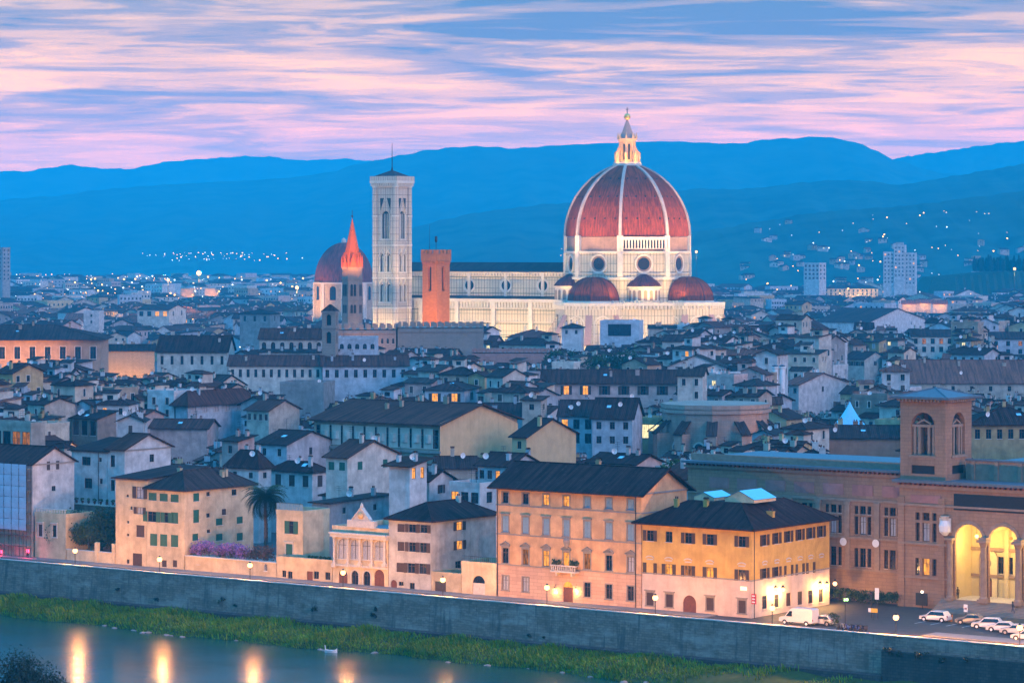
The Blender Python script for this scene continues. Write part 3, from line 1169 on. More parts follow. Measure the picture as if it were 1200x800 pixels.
def leaf_blob(mb, c, r, n, mat, size, rnd, rz=1.0, lobes=6):
    """leaves spread through an uneven crown volume"""
    ls = []
    for _ in range(lobes):
        a, e = rnd.uniform(0, 6.28), rnd.uniform(-0.7, 1.2)
        q = rnd.uniform(0.25, 0.62) * r
        ls.append((c[0] + q * math.cos(a) * math.cos(e), c[1] + q * math.sin(a) * math.cos(e), c[2] + q * math.sin(e) * rz, rnd.uniform(0.38, 0.62) * r))
    for _ in range(n):
        L = rnd.choice(ls)
        a, u = rnd.uniform(0, 6.28), rnd.uniform(-1, 1)
        q = L[3] * (rnd.random() ** 0.4) * rnd.choice((1.0, 1.0, 1.12))
        su = math.sqrt(1 - u * u)
        x, y, z = L[0] + q * su * math.cos(a), L[1] + q * su * math.sin(a), L[2] + q * u * rz
        s = size * rnd.uniform(0.6, 1.4)
        d1 = Vector((rnd.uniform(-1, 1), rnd.uniform(-1, 1), rnd.uniform(-1, 1))).normalized()
        d2 = d1.cross(Vector((rnd.uniform(-1, 1), rnd.uniform(-1, 1), rnd.uniform(-1, 1)))).normalized() * s * 0.5
        d1 = d1 * s
        mb.face([(x - d1.x, y - d1.y, z - d1.z), (x + d2.x, y + d2.y, z + d2.z), (x + d1.x, y + d1.y, z + d1.z), (x - d2.x, y - d2.y, z - d2.z)], mat)


def leaf_clump(name, label, cat, loc, r, n, mat, group=None, size=0.2):
    rnd = random.Random(int(loc[0] * 31 + loc[1] * 7) & 0xffff)
    mb = MB()
    leaf_blob(mb, (0, 0, 0), r, n, mat, size, rnd, 0.8, 4)
    o = mb.build(name, None, loc)
    return tag(o, label, cat, group)


def tree(label, loc, h, r, mat, n=2600, size=0.28, group=None, rz=0.9, trunk=0.25, name='tree', cat='tree'):
    rnd = random.Random(int(loc[0] * 17 + loc[1] * 13) & 0xffff)
    root = thing(name, label, cat, loc, 0, group)
    bark = M.setdefault('bark', flat('bark', (0.09, 0.07, 0.05), 0.95, var=0.4))
    mb = MB()
    th = h - r * rz
    mb.tube((0, 0, -0.2), (0.1, 0.05, th * 0.7), trunk, bark, 7, trunk * 0.7)
    for k in range(5):
        a = k * 1.26 + rnd.uniform(-.3, .3)
        mb.tube((0.1, 0.05, th * 0.65), (math.cos(a) * r * .6, math.sin(a) * r * .6, th + rnd.uniform(-.2, .5) * r), trunk * .5, bark, 5, trunk * .15)
    mb.build('trunk', root)
    mb = MB()
    leaf_blob(mb, (0, 0, th), r, n, mat, size, rnd, rz, 11)
    mb.build('crown', root)
    return root


def rock(loc, r, mat, rnd, k):
    mb = MB()
    n, ms = 9, 6
    rings = []
    for j in range(ms + 1):
        a = math.pi * j / ms
        rings.append([mb.p(r * math.sin(a) * math.cos(6.283 * i / n) * rnd.uniform(.75, 1.2), r * 0.75 * math.sin(a) * math.sin(6.283 * i / n) * rnd.uniform(.75, 1.2), -r * 0.34 * math.cos(a) * rnd.uniform(.8, 1.15)) for i in range(n)])
    for j in range(ms):
        for i in range(n):
            q = (i + 1) % n
            mb.fi([rings[j][i], rings[j][q], rings[j + 1][q], rings[j + 1][i]], mat)
    o = mb.build('rock', None, loc, rnd.uniform(0, 6.28))
    if k < 40:
        tag(o, 'pale brown rock among the stones at the grass bank end', 'rock', 'rocks at the end of the grassy bank')
    else:
        tag(o, 'small dark stone lying at the water edge of the bank', 'rock', 'stones along the waterline')


build_setting()

# ------------------------------------------------------------------ generic building
LAND = []      # named landmarks seen in the picture: (name phrase, px0, px1, py0, py1, depth)
OCC_V, OCC_F, OCC_ID = [], [], []     # proxy boxes for the visibility test
FOOT = []      # occupied footprints (quay frame): t0, t1, s0, s1


def to_ts(x, y):
    dx, dy = x - OX, y - OY
    return dx * UX + dy * UY, dx * VX + dy * VY


def proxy(x, y, rot, w, d, h, ident, rise=0.0):
    c, sn = math.cos(rot), math.sin(rot)
    b = len(OCC_V)
    ps = [(0, 0), (w, 0), (w, d), (0, d)]
    for z in (0, h):
        for a, e in ps:
            OCC_V.append((x + c * a - sn * e, y + sn * a + c * e, z))
    fs = [(0, 1, 5, 4), (1, 2, 6, 5), (2, 3, 7, 6), (3, 0, 4, 7)]
    if rise > 0.1:
        if w >= d:
            e0, e1 = (0.15 * w, d / 2), (0.85 * w, d / 2)
            rf = [(4, 5, 9, 8), (6, 7, 8, 9), (5, 6, 9), (7, 4, 8)]
        else:
            e0, e1 = (w / 2, 0.15 * d), (w / 2, 0.85 * d)
            rf = [(4, 5, 8), (5, 6, 9, 8), (6, 7, 9), (7, 4, 8, 9)]
        for a, e in (e0, e1):
            OCC_V.append((x + c * a - sn * e, y + sn * a + c * e, h + rise))
        fs += rf
    else:
        fs.append((4, 5, 6, 7))
    for f in fs:
        OCC_F.append([b + i for i in f])
        OCC_ID.append(ident)


def footprint(x, y, rot, w, d, pad=0.0):
    c, sn = math.cos(rot), math.sin(rot)
    q = [to_ts(x + c * a - sn * e, y + sn * a + c * e) for a, e in ((0, 0), (w, 0), (w, d), (0, d))]
    return (min(p[0] for p in q) - pad, max(p[0] for p in q) + pad, min(p[1] for p in q) - pad, max(p[1] for p in q) + pad)


def screen_box(x, y, rot, w, d, z0, z1):
    c, sn = math.cos(rot), math.sin(rot)
    q = [project(x + c * a - sn * e, y + sn * a + c * e, z) for a, e in ((0, 0), (w, 0), (w, d), (0, d)) for z in (z0, z1)]
    return (min(p[0] for p in q), max(p[0] for p in q), min(p[1] for p in q), max(p[1] for p in q))


PROT = []      # picture boxes that later houses in front must not cover: px0, px1, py0, py1, depth


def put_windows(root, wins, w, d):
    for (side, x, zb, ww, hh, op) in wins:
        sx, sy, a = side_xy(side, x, w, d)
        if op.get('door'):
            link('door', door_mesh(ww, hh, op.get('mat', 'door'), op.get('arch', True), op.get('fan')), root, (sx, sy, zb), a)
            continue
        if op.get('pane') is None and op.get('shut') == 'closed':
            me = window_mesh(ww, hh, 'glass', 'wood', op.get('trim'), op.get('style', 'plain'), op.get('arch', False))
        else:
            me = window_mesh(ww, hh, op.get('pane') or 'glass', op.get('frame', 'wood'), op.get('trim'), op.get('style', 'plain'), op.get('arch', False))
        o = link('window', me, root, (sx, sy, zb), a)
        sh = op.get('shut')
        if sh:
            sm = op.get('mat', 'shut_brown')
            me2 = shutter_mesh(ww / 2 - 0.02, hh, sm)
            if sh == 'open':
                link('shutter', me2, o, (-ww * 0.75 - 0.02, 0, 0))
                link('shutter', me2, o, (ww * 0.75 + 0.02, 0, 0))
            elif sh == 'closed':
                link('shutter', me2, o, (-ww * 0.25, 0.14, 0))
                link('shutter', me2, o, (ww * 0.25, 0.14, 0))
            elif sh == 'half':
                link('shutter', me2, o, (-ww * 0.25, 0.14, 0))
                link('shutter', me2, o, (ww * 0.75 + 0.02, 0, 0))


def walls(mb, w, d, z0, z1, wins, mat):
    for side in ('front', 'right', 'back', 'left'):
        a, f = SIDES[side]
        L = w if side in ('front', 'back') else d
        ox, oy = f(w, d)
        old = mb.sub(ox, oy, 0, a)
        facade(mb, L, z0, z1, [(x, zb, ww, hh, op.get('arch', op.get('door', False))) for (sd, x, zb, ww, hh, op) in wins if sd == side and z0 - 1e-6 <= zb < z1], mat)
        mb.T = old


def ring(mb, w, d, z0, z1, out, mat):
    mb.box(-out, w + out, -out, 0.0, z0, z1, mat)
    mb.box(-out, w + out, d, d + out, z0, z1, mat)
    mb.box(-out, 0.0, 0.001, d - 0.001, z0 + 0.002, z1 - 0.002, mat)
    mb.box(w, w + out, 0.001, d - 0.001, z0 + 0.002, z1 - 0.002, mat)


def building(name, label, cat, x, y, rot, w, d, H, roof, rise, wall, tile, wins=(), chims=(), group=None, over=0.6, low=None, bands=(), inset=5.0,
             pipes=(), land=None, protect=True, eaves=True):
    root = thing(name, label, cat, (x, y, 0), rot, group)
    mb = MB()
    wins = list(wins)
    if low:
        walls(mb, w, d, -0.3, low[0], wins, low[1])
        walls(mb, w, d, low[0], H, wins, wall)
    else:
        walls(mb, w, d, -0.3, H, wins, wall)
    rb = MB()
    add_roof(rb, roof, w, d, H, rise, over if roof != 'flat' else 0, tile, 0.2, mb, wall, inset)
    mb.build('wall', root)
    ro = rb.build('roof', root)
    for z in bands:
        bb = MB()
        ring(bb, w, d, z, z + 0.2, 0.08, M['trim'])
        bb.build('string_course', root)
    if eaves and roof != 'flat':
        bb = MB()
        ring(bb, w, d, H - 0.32, H - 0.07, 0.16, M['trim'])
        bb.build('cornice', root)
    for px_ in pipes:
        bb = MB()
        bb.tube((px_, -0.12, 0), (px_, -0.12, H - 0.3), 0.06, M['iron'], 6)
        bb.build('downpipe', root)
    put_windows(root, wins, w, d)
    for i, (cx, cy, ch) in enumerate(chims):
        cb = MB()
        chimney_shape(cb, cx, cy, roof_height(roof, w, d, H, rise, cx, cy, inset), ch, wall, i % 3)
        cb.build('chimney', ro)
    proxy(x, y, rot, w, d, H, -1, rise if roof != 'flat' else 0.8)
    FOOT.append(footprint(x, y, rot, w, d, 0.5))
    sb = screen_box(x, y, rot, w, d, max(0.5, H * 0.35, H - 9.0), H + rise)
    if protect:
        PROT.append((*sb, y))
    LAND.append((land or label, *sb, y))
    return root


def front(name, label, cat, pl, pr, s, d, eave_py, roof, rise, wall, tile, fw=(), sw=(), pside=None, **kw):
    """building on the quay: columns pl..pr of its front at distance s from the wall; windows given by photo columns and rows
    fw / sw entries: (px, py_top, py_bot, width, opts)"""
    t0, t1 = t_at(pl, s), t_at(pr, s)
    w = t1 - t0
    if pside is not None:
        d = s_at(pside, t1) - s
    H = z_of(eave_py, (t0 + t1) / 2, s)
    wins = []
    for (px, ya, yb, ww, op) in fw:
        t = t_at(px, s)
        zt, zb = z_of(ya, t, s), z_of(yb, t, s)
        if op.get('door'):
            zb = 0.02
        wins.append(('front', t - t0, zb, ww, zt - zb, op))
    for (px, ya, yb, ww, op) in sw:
        ss = s_at(px, t1)
        zt, zb = z_of(ya, t1, ss), z_of(yb, t1, ss)
        wins.append(('right', ss - s, zb, ww, zt - zb, op))
    x, y = W(t0, s)
    ins = kw.pop('extra', None)
    r = building(name, label, cat, x, y, ANG, w, d, H, roof, rise, wall, tile, wins, **kw)
    return r, w, d, H, t0, t1


def rowwins(pxs, ya, yb, slope, ww, ops):
    """a row of windows; slope = photo rows of drop per photo column"""
    return [(px, ya + (px - pxs[0]) * slope, yb + (px - pxs[0]) * slope, ww, ops[i] if isinstance(ops, list) else ops) for i, px in enumerate(pxs)]


# ------------------------------------------------------------------ the row of buildings along the quay
S0 = 12.6


def build_front():
    B, G_, D_ = {'shut': 'open', 'mat': 'shut_brown'}, {'shut': 'closed', 'mat': 'shut_green'}, {}
    # 1 scaffolded house and its pale gable
    sheet = flat('blue white scaffold sheeting', (0.45, 0.50, 0.60), 0.6, var=0.2, scale=0.6)
    fw = rowwins([8, 24], 575, 590, 0.05, 1.2, {}) + rowwins([8, 24], 605, 620, 0.05, 1.2, {})
    r, w, d, H, t0, t1 = front('gabled_house', 'pale gabled house on the quay, its front wrapped in bluish scaffold sheeting', 'house', -40, 38, S0, 12, 541, 'gable_x', 2.6,
                               WM['white'], RM['dark brown'], fw, [(62, 540, 550, 1.5, dict(B)), (63, 569, 575, 1.0, {})], pside=87, low=(4.6, WM['cream']), land='scaffolded house')
    xs = (2, w)
    sc = thing('scaffold', 'scaffolding of poles and planks with bluish white sheets on pale house', 'scaffold', (*W(t0, S0 - 1.4), 0), ANG)
    mb = MB()
    nx = 9
    for i in range(nx + 1):
        for yy in (0.0, 1.0):
            mb.tube((w * i / nx, yy, 0.13), (w * i / nx, yy, H + 0.3), 0.05, M['iron'], 5)
    for k in range(9):
        z = 2.0 + k * 1.95
        if z < H:
            mb.tube((0, 0, z), (w, 0, z), 0.04, M['iron'], 5)
            mb.tube((0, 1.0, z), (w, 1.0, z), 0.04, M['iron'], 5)
    mb.build('poles', sc)
    mb = MB()
    plank = flat('scaffold plank', (0.30, 0.22, 0.13), 0.9)
    for k in range(9):
        z = 2.02 + k * 1.95
        if z < H:
            mb.box(0, w, 0.1, 0.95, z, z + 0.06, plank)
    mb.build('planks', sc)
    mb = MB()
    for i in range(nx):
        for k in range(6):
            za = 4.9 + k * (H - 4.9) / 6
            zb = za + (H - 4.9) / 6 - 0.06
            x0, x1 = w * i / nx + 0.06, w * (i + 1) / nx - 0.06
            n = 4
            for q in range(n):
                f0, f1 = q / n, (q + 1) / n
                y0 = -0.08 - 0.05 * math.sin(math.pi * f0)
                y1 = -0.08 - 0.05 * math.sin(math.pi * f1)
                mb.face([(x0, y0, za + (zb - za) * f0), (x1, y0 - .02, za + (zb - za) * f0), (x1, y1 - .02, za + (zb - za) * f1), (x0, y1, za + (zb - za) * f1)], sheet)
    mb.build('sheeting', sc)
    # 2 small ornamental house with balustrade
    fw = [(47.5, 614, 628, 1.0, {'trim': 'paletrim', 'style': 'hood', 'shut': 'closed', 'mat': 'shut_brown'}), (64, 615, 629, 1.0, {'trim': 'paletrim', 'style': 'hood'}),
          (50, 645, 660, 1.1, {'pane': 'litwhite'}), (65, 643, 660, 1.5, {'pane': 'litwhite'})]
    r, w, d, H, t0, t1 = front('villa', 'small cream two storey villa with pale roof balustrade and lit ground floor', 'villa', 41, 77, S0, 7, 606, 'flat', 0, M['cream'], M['paletrim'], fw, land='small cream villa')
    mb = MB()
    for i in range(12):
        mb.lathe([(0.07, H + .85), (0.12, H + 1.1), (0.06, H + 1.4)], 6, M['paletrim'], 0.3 + (w - 0.6) * i / 11, 0.1)
    mb.box(0, w, -0.02, 0.24, H + 1.4, H + 1.55, M['paletrim'])
    mb.build('balustrade', r)
    # 3 white pair of houses behind, set back
    fw = rowwins([101], 535, 545, 0, 2.2, {'shut': None}) + rowwins([117.5], 536, 541, 0, .7, {}) + rowwins([103.5], 560, 572, 0, 1.9, {}) + rowwins([118.5], 560.5, 567, 0, .7, {})
    front('terraced_house', 'white two window terraced house with a vertical drainpipe above the garden trees', 'house', 84, 126, 31, 10, 528, 'shed', 1.6, WM['white'], RM['dark brown'], fw, land='white terraced house', pipes=(6.9,))
    front('gabled_house', 'white house with a broad lavender lit gable, right of the drainpipe', 'house', 126.5, 146, 31, 12, 526, 'gable_x', 2.4, WM['white'], RM['red brown'],
          [(132, 533, 547, 1.1, {}), (132, 562, 575, 1.0, {})], [(178, 532, 541, 1.2, {})], pside=200, land='white gabled house')
    # terrace wall with pots
    t0, t1 = t_at(78, 25), t_at(142, 25)
    tw = thing('terrace_wall', 'brown terrace wall behind the garden trees with plant pots on top', 'wall', (*W(t0, 25), 0), ANG)
    mb = MB()
    hz_ = z_of(592, (t0 + t1) / 2, 25)
    mb.box(0, t1 - t0, 0, 0.5, 0, hz_, WM['brown'])
    mb.build('wall_face', tw)
    mb = MB()
    mb.box(-0.1, t1 - t0 + 0.1, -0.12, 0.62, hz_, hz_ + 0.25, M['paletrim'])
    mb.build('coping', tw)
    proxy(*W(t0, 25), ANG, t1 - t0, 5.5, hz_, -1)
    pot = MB()
    pot.lathe([(0.16, 0), (0.26, 0.45), (0.28, 0.5), (0.2, 0.5)], 8, RM['rust red'])
    pm = pot.mesh('flower_pot')
    plm = MB()
    leaf_blob(plm, (0, 0, 0.75), 0.45, 70, foliage('pot plant', (0.06, 0.10, 0.03), (0.03, 0.06, 0.02)), 0.14, random.Random(3), 1, 4)
    plm = plm.mesh('plant')
    for i in range(9):
        p = W(t0 + (t1 - t0) * (i + .5) / 9, 25.25)
        o = thing('potted_plant', 'small potted plant standing on the terrace wall coping behind the garden', 'potted plant', (*p, hz_ + 0.25), i, 'potted plants on the terrace wall')
        link('pot', pm, o)
        link('leaves', plm, o)
    # 4 cream tenement and green-shuttered block
    bw = {'shut': 'closed', 'mat': 'shut_brown'}
    fw = [(164, 570, 584, 1.7, {'shut': 'open', 'mat': 'shut_brown', 'pane': 'curtain'}), (164, 594, 602, 1.4, {'shut': 'open', 'mat': 'shut_brown', 'pane': 'curtain'}), (164.5, 615, 629, 1.9, bw), (161, 648, 664, 2.2, bw),
          (149.5, 579, 582, 0.5, {}), (154, 593, 597, 0.5, {}), (150, 610, 613, .5, {}), (150, 625, 628, .5, {}), (150, 655, 660, .6, {})]
    front('tenement', 'narrow cream tenement with few windows, left of green shuttered block', 'tenement', 135.5, 172, S0, 15, 561, 'shed', 1.3, M['cream'], RM['dark brown'], fw, land='narrow cream tenement')
    gw = {'shut': 'closed', 'mat': 'shut_green'}
    fw = rowwins([178.7, 191.7, 204.5], 577, 586, 0.08, 1.9, gw) + [(178, 599, 611, 2.0, {'shut': 'open', 'mat': 'shut_green'}), (192.5, 600, 612, 1.8, {'shut': 'half', 'mat': 'shut_green'}), (204.5, 600, 613, 1.7, gw)] + \
        rowwins([180, 191.7, 204.5], 625, 639, 0.06, 1.7, gw) + [(174.5, 655, 668, 1.2, {'door': True, 'arch': False}), (192.5, 656, 664, 1.1, bw), (205, 656, 664, 1.0, bw)]
    sw = [(230, 577.5, 587, 1.5, gw), (230, 597, 612, 1.5, gw), (229, 625, 633, 1.5, gw), (244, 576, 581, .9, {}), (244, 601, 606, .9, {}), (244.5, 620, 624, .9, {}), (257, 607, 615, 1.7, gw), (257, 625, 633, 1.7, gw),
          (274.5, 573, 580, 1.3, {}), (281, 605, 613, 1.6, gw), (281, 624, 633, 1.6, gw), (262.5, 596, 603, 1.1, {'shut': 'closed', 'mat': 'shut_brown'})]
    r, w, d, H, t0, t1 = front('apartment_block', 'big cream corner block with many green shutters beside the purple garden', 'apartment block', 172.3, 216, S0, 20, 572, 'hip', 2.6, M['cream'], RM['grey brown'], fw, sw,
                               pside=297, chims=[(3, 5, 1.2), (6.5, 12, .9), (6.2, 13, 1.0)], pipes=(), land='green shuttered block')
    # garden terrace: wall with gate, wisteria above
    t0, t1 = t_at(217, S0), t_at(324, S0)
    hz_ = z_of(655.5, (t0 + t1) / 2, S0)
    gwall = thing('garden_wall', 'long cream garden wall with an arched gate under purple wisteria', 'wall', (*W(t0, S0), 0), ANG)
    mb = MB()
    tg, tw1, tw2 = t_at(261.5, S0) - t0, t_at(232.5, S0) - t0, t_at(311, S0) - t0
    facade(mb, t1 - t0, -0.2, hz_, [(tg, 0.0, 2.3, 3.0, True), (tw1, 1.2, .8, 1.3, False), (tw2, 1.0, .8, 1.3, False), (t_at(294, S0) - t0, 1.3, .8, 1.0, False)], M['cream'], 0.35)
    mb.box(0, t1 - t0, 0.4, 0.9, -0.2, hz_, M['cream'])
    mb.box(0, t1 - t0, 0.9, 13.0, hz_ - 0.6, hz_ - 0.3, M['trim'])
    mb.build('wall_face', gwall)
    mb = MB()
    mb.box(-0.05, t1 - t0 + 0.05, -0.12, 0.95, hz_, hz_ + 0.18, M['paletrim'])
    mb.build('coping', gwall)
    link('gate', door_mesh(2.3, 3.0, 'iron', True), gwall, (tg, 0.05, 0))
    for q, zz, hh in ((tw1, 1.2, 1.3), (tw2, 1.0, 1.3)):
        link('window', window_mesh(.8, hh, 'glass', 'white'), gwall, (q, 0, zz))
    proxy(*W(t0, S0), ANG, t1 - t0, 10, hz_, -1)
    FOOT.append((t0, t1, 12, 32))
    pur = [foliage('wisteria blossom', (0.30, 0.17, 0.42), (0.20, 0.09, 0.26)), foliage('wisteria leaves', (0.10, 0.06, 0.06), (0.05, 0.05, 0.03))]
    rnd = random.Random(4)
    for i in range(8):
        px = 218 + i * 13.6
        t = t_at(px, 14.5)
        o = thing('wisteria', 'purple wisteria bush spilling over the long cream garden wall', 'shrub', (*W(t, 14.5), hz_ - 0.3), i, 'wisteria on the garden wall')
        mb = MB()
        mb.tube((0, 0, 0), (0.2, 0, 1.2), 0.12, M.setdefault('bark', flat('bark', (0.09, 0.07, 0.05), 0.95, var=0.4)), 5, 0.06)
        mb.build('stem', o)
        mb = MB()
        leaf_blob(mb, (0, 0, 1.5), 2.3, 620, pur[0] if i < 6 else pur[1], 0.17, rnd, 0.75, 7)
        mb.build('blossom' if i < 6 else 'leaves', o)
        mb = MB()
        leaf_blob(mb, (0, 0, 1.1), 1.7, 240, pur[1], 0.17, rnd, 0.7, 7)
        mb.build('foliage', o)
    # palm
    pt = t_at(311, 20)
    palm((*W(pt, 20), hz_ - .3), z_of(582, pt, 20) - hz_ + .3)
    # garden trees at the left and their wall
    fm = [foliage('garden foliage %d' % i, *c) for i, c in enumerate((((0.055, 0.085, 0.03), (0.02, 0.04, 0.015)), ((0.08, 0.10, 0.03), (0.04, 0.06, 0.02)), ((0.035, 0.06, 0.03), (0.015, 0.03, 0.015))))]
    for (px, s, h, r_, i, lb) in ((76, 16, 6.9, 2.7, 0, 'rounded dark garden tree behind the street, closest to the cream villa'), (91, 18, 8.2, 3.0, 2, 'tall dark garden tree directly under the brown terrace wall'),
                                  (103.5, 15.5, 7.0, 2.3, 1, 'lighter green garden tree beside the glowing street lamp'), (119, 17, 9.0, 3.2, 0, 'broad garden tree nearest the narrow cream tenement'), (130, 20, 8.6, 2.8, 2, 'dark garden tree tucked against the cream tenement wall')):
        tree(lb, (*W(t_at(px, s), s), 0), h * 1.08, r_ * 1.45, fm[i], 3000, 0.2, None, 0.95, 0.2)
    t0, t1 = t_at(78, S0), t_at(135, S0)
    o = thing('garden_wall', 'low cream garden wall in front of the dark garden trees', 'wall', (*W(t0, S0), 0), ANG)
    mb = MB()
    mb.box(0, t1 - t0, 0, 0.4, -.2, 1.9, M['cream'])
    mb.build('wall_face', o)
    mb = MB()
    mb.box(-.05, t1 - t0 + .05, -.08, .48, 1.9, 2.05, M['paletrim'])
    mb.build('coping', o)
    for px in (113, 133):
        mb = MB()
        q = t_at(px, S0) - t0
        mb.box(q - .35, q + .35, -.12, .52, -.2, 3.6, M['cream'])
        mb.build('pillar', o)
    FOOT.append((t0, t1, 12, 26))
    # 5 yellow tower house
    fw = [(338.5, 610, 625, 2.0, {'shut': 'half', 'mat': 'shut_green'}), (339, 637, 653, 1.5, {'shut': 'closed', 'mat': 'shut_green', 'trim': 'paletrim', 'style': 'hood'})]
    r, w, d, H, t0, t1 = front('tower_house', 'slim yellow house with two green shuttered windows and glazed roof railing', 'house', 324, 355, S0 + 3.0, 8, 603, 'flat', 0, M['cream'], M['lead'], fw, [], pside=386, land='slim yellow house')
    mb = MB()
    for i in range(8):
        mb.box(w * i / 8 + .05, w * (i + 1) / 8 - .05, -.03, 0.02, H + .8, H + 1.9, M['skyglass'])
    mb.box(-.05, w + .05, -.06, .05, H + 1.9, H + 1.97, M['iron'])
    mb.build('railing', r)
    # low house and terrace
    fw = [(340, 669, 677.5, 1.0, {}), (370.6, 669, 678, 1.1, {}), (384, 670, 679, 1.1, {}), (363, 669, 684, 1.3, {'door': True, 'arch': False}), (333, 668, 676, .9, {})]
    r, w, d, H, t0, t1 = front('garage', 'low cream annex with small windows and a roof terrace, below slim yellow house', 'annex', 324.4, 389.3, S0, 2.8, 659, 'flat', 0, M['cream'], M['trim'], fw, land='low cream annex')
    for i in range(6):
        p = W(t_at(362 + i * 4.6, S0 + 2.2), S0 + 2.2)
        o = thing('potted_plant', 'dark bushy potted plant on the annex roof terrace', 'potted plant', (*p, H + .02), i, 'plants on the annex terrace')
        link('pot', pm, o)
        link('leaves', plm, o)
    # 6 ornate little palazzo
    aw = {'arch': True, 'pane': 'curtain', 'trim': 'paletrim'}
    fw = rowwins([402, 416, 430, 444.5], 631, 654, 0.05, 2.0, aw) + rowwins([416, 430], 668, 685, 0.06, 1.5, {'arch': True, 'trim': 'paletrim', 'frame': 'shut_brown'}) + [(402, 667, 690, 1.9, {'door': True, 'fan': 'glass'}), (444.5, 667, 690, 2.1, {'door': True})]
    r, w, d, H, t0, t1 = front('palazzo', 'small ornate cream palazzo with four arched upper windows and a crested gable', 'palazzo', 390, 455, S0, 13, 623, 'flat', 0, M['cream'], M['lead'], fw, land='ornate cream palazzo')
    pt = M['paletrim']
    mb = MB()
    for px in (393, 409, 423, 437, 452):
        q = t_at(px, S0) - t0
        zb = z_of(660, t0 + q, S0)
        zt = H - 1.0
        mb.lathe([(0.30, zb), (0.30, zb + .25), (0.2, zb + .3), (0.18, zt - .4), (0.3, zt - .1), (0.3, zt)], 10, pt, q, -0.32)
        mb.box(q - .34, q + .34, -.66, -.003, zb - .5, zb, pt)
    mb.build('column', r)
    mb = MB()
    mb.box(-.1, w + .1, -.7, -.004, H - 1.0, H - .5, pt)
    mb.box(-.2, w + .2, -.9, .05, H - .5, H - .2, pt)
    mb.box(-.1, w + .1, -.35, -.005, z_of(658, t0 + w / 2, S0) - .9, z_of(658, t0 + w / 2, S0) - .6, pt)
    mb.build('cornice', r)
    mb = MB()
    a, b2 = t_at(408, S0) - t0, t_at(440, S0) - t0
    mb.box(a, b2, -.3, .5, H + .75, H + 1.9, pt)
    c = (a + b2) / 2
    for (p0, p1) in (((a + 1, H + 1.9), (c, H + 3.9)), ((c, H + 3.9), (b2 - 1, H + 1.9))):
        mb.slab([(p0[0], -.35, p0[1] + .2), (p1[0], -.35, p1[1] + .2), (p1[0], .5, p1[1] + .2), (p0[0], .5, p0[1] + .2)], .22, pt)
    mb.face([(a + 1, -.2, H + 1.9), (b2 - 1, -.2, H + 1.9), (c, -.2, H + 3.9)], pt)
    mb.ball((c, -.3, H + 2.7), .55, flat('gilded relief', (0.62, 0.42, 0.18), .6), 7)
    mb.lathe([(.25, H + 3.95), (.3, H + 4.3), (.05, H + 4.8)], 7, pt, c, 0)
    mb.build('crest', r)
    # 7 white house with brown shutters
    fw = rowwins([466, 474, 483.5, 493, 501], 613.5, 623, 0.05, 1.15, {'shut': 'open', 'mat': 'shut_brown'})[1:4:2] + \
        [(470, 613.5, 623, 1.5, bw), (483, 614, 623.5, 1.4, B), (496.5, 614.5, 624, 1.4, B), (470, 634.5, 645, 1.4, bw), (483, 635, 646, 1.4, B), (496, 635.5, 647, 1.4, B),
         (469, 659, 670, 1.5, bw), (482, 659.5, 671, 1.5, B), (495.5, 660, 672, 1.5, B), (461.6, 679, 692, 1.3, {'door': True}), (470, 681, 686, 1.0, {}), (483, 682.5, 690, 1.0, {})][0:]
    fw = fw[2:]
    sw = [(538.5, 611, 621, 1.6, {'pane': 'lit', 'shut': 'open', 'mat': 'shut_brown'}), (538.7, 633, 643.5, 1.6, {'pane': 'lit', 'shut': 'open', 'mat': 'shut_brown'}), (537, 657, 671, 1.5, {})]
    front('house', 'white house with dark brown shutters in front and two lit side windows', 'house', 455.5, 505, S0, 15, 608, 'hip', 2.2, WM['ivory'], RM['dark brown'], fw, sw, pside=581, chims=[(5, 12, 1.0)], bands=(), land='white brown shuttered house')
    # 8 arched garage block
    fw = [(561, 674, 697, 2.5, {'door': True, 'mat': 'paletrim', 'fan': 'glass'})]
    r, w, d, H, t0, t1 = front('garage', 'low cream garage block with one arched doorway and railed roof terrace', 'garage', 541, 581.6, S0 - .2, 7, 664, 'flat', 0, M['cream'], M['trim'], fw, land='arched garage')
    mb = MB()
    for i in range(18):
        mb.tube((w * i / 17, .1, H + .8), (w * i / 17, .1, H + 1.6), .02, M['iron'], 4)
    mb.tube((0, .1, H + 1.6), (w, .1, H + 1.6), .03, M['iron'], 4)
    mb.build('railing', r)
    fw = [(516, 681, 700, 2.3, {'door': True, 'arch': False, 'mat': 'shut_brown'})]
    front('garage', 'low cream garage with a wide brown door beside the bright street lamp', 'garage', 505.5, 540.5, S0 + .1, 6, 676, 'flat', 0, M['cream'], M['trim'], fw, land='low garage')
    # 9 peach palazzo
    xs = [592.3, 615.9, 640.1, 663.7, 688.2, 713.6, 739.1]
    sb, dk, lt, ld = {'shut': 'closed', 'mat': 'shut_blue'}, {}, {'pane': 'lit'}, {'pane': 'litdim'}

    def T(o, st):
        return dict(o, trim='trim', style=st)
    fw = rowwins(xs, 576.5, 589, .058, 1.15, [T(o, 'plain') for o in (dk, dk, lt, lt, sb, sb, sb)])
    fw += rowwins(xs, 604, 623, .068, 1.2, [T(o, 'hood') for o in (sb,) * 7])
    fw += rowwins(xs, 641.5, 659.5, .072, 1.2, [T(o, 'pediment') for o in (dk, ld, lt, lt, ld, dk, {'pane': 'curtain'})])
    fw += [(px, 674 + (px - xs[0]) * .085, 691 + (px - xs[0]) * .085, 1.2, T({'pane': 'curtain'} if i < 2 else {}, 'plain')) for i, px in enumerate(xs) if i not in (2, 3)]
    fw += [(665.5, 681, 708, 1.9, {'door': True, 'fan': 'lit'})]
    t0 = t_at(581.8, S0)
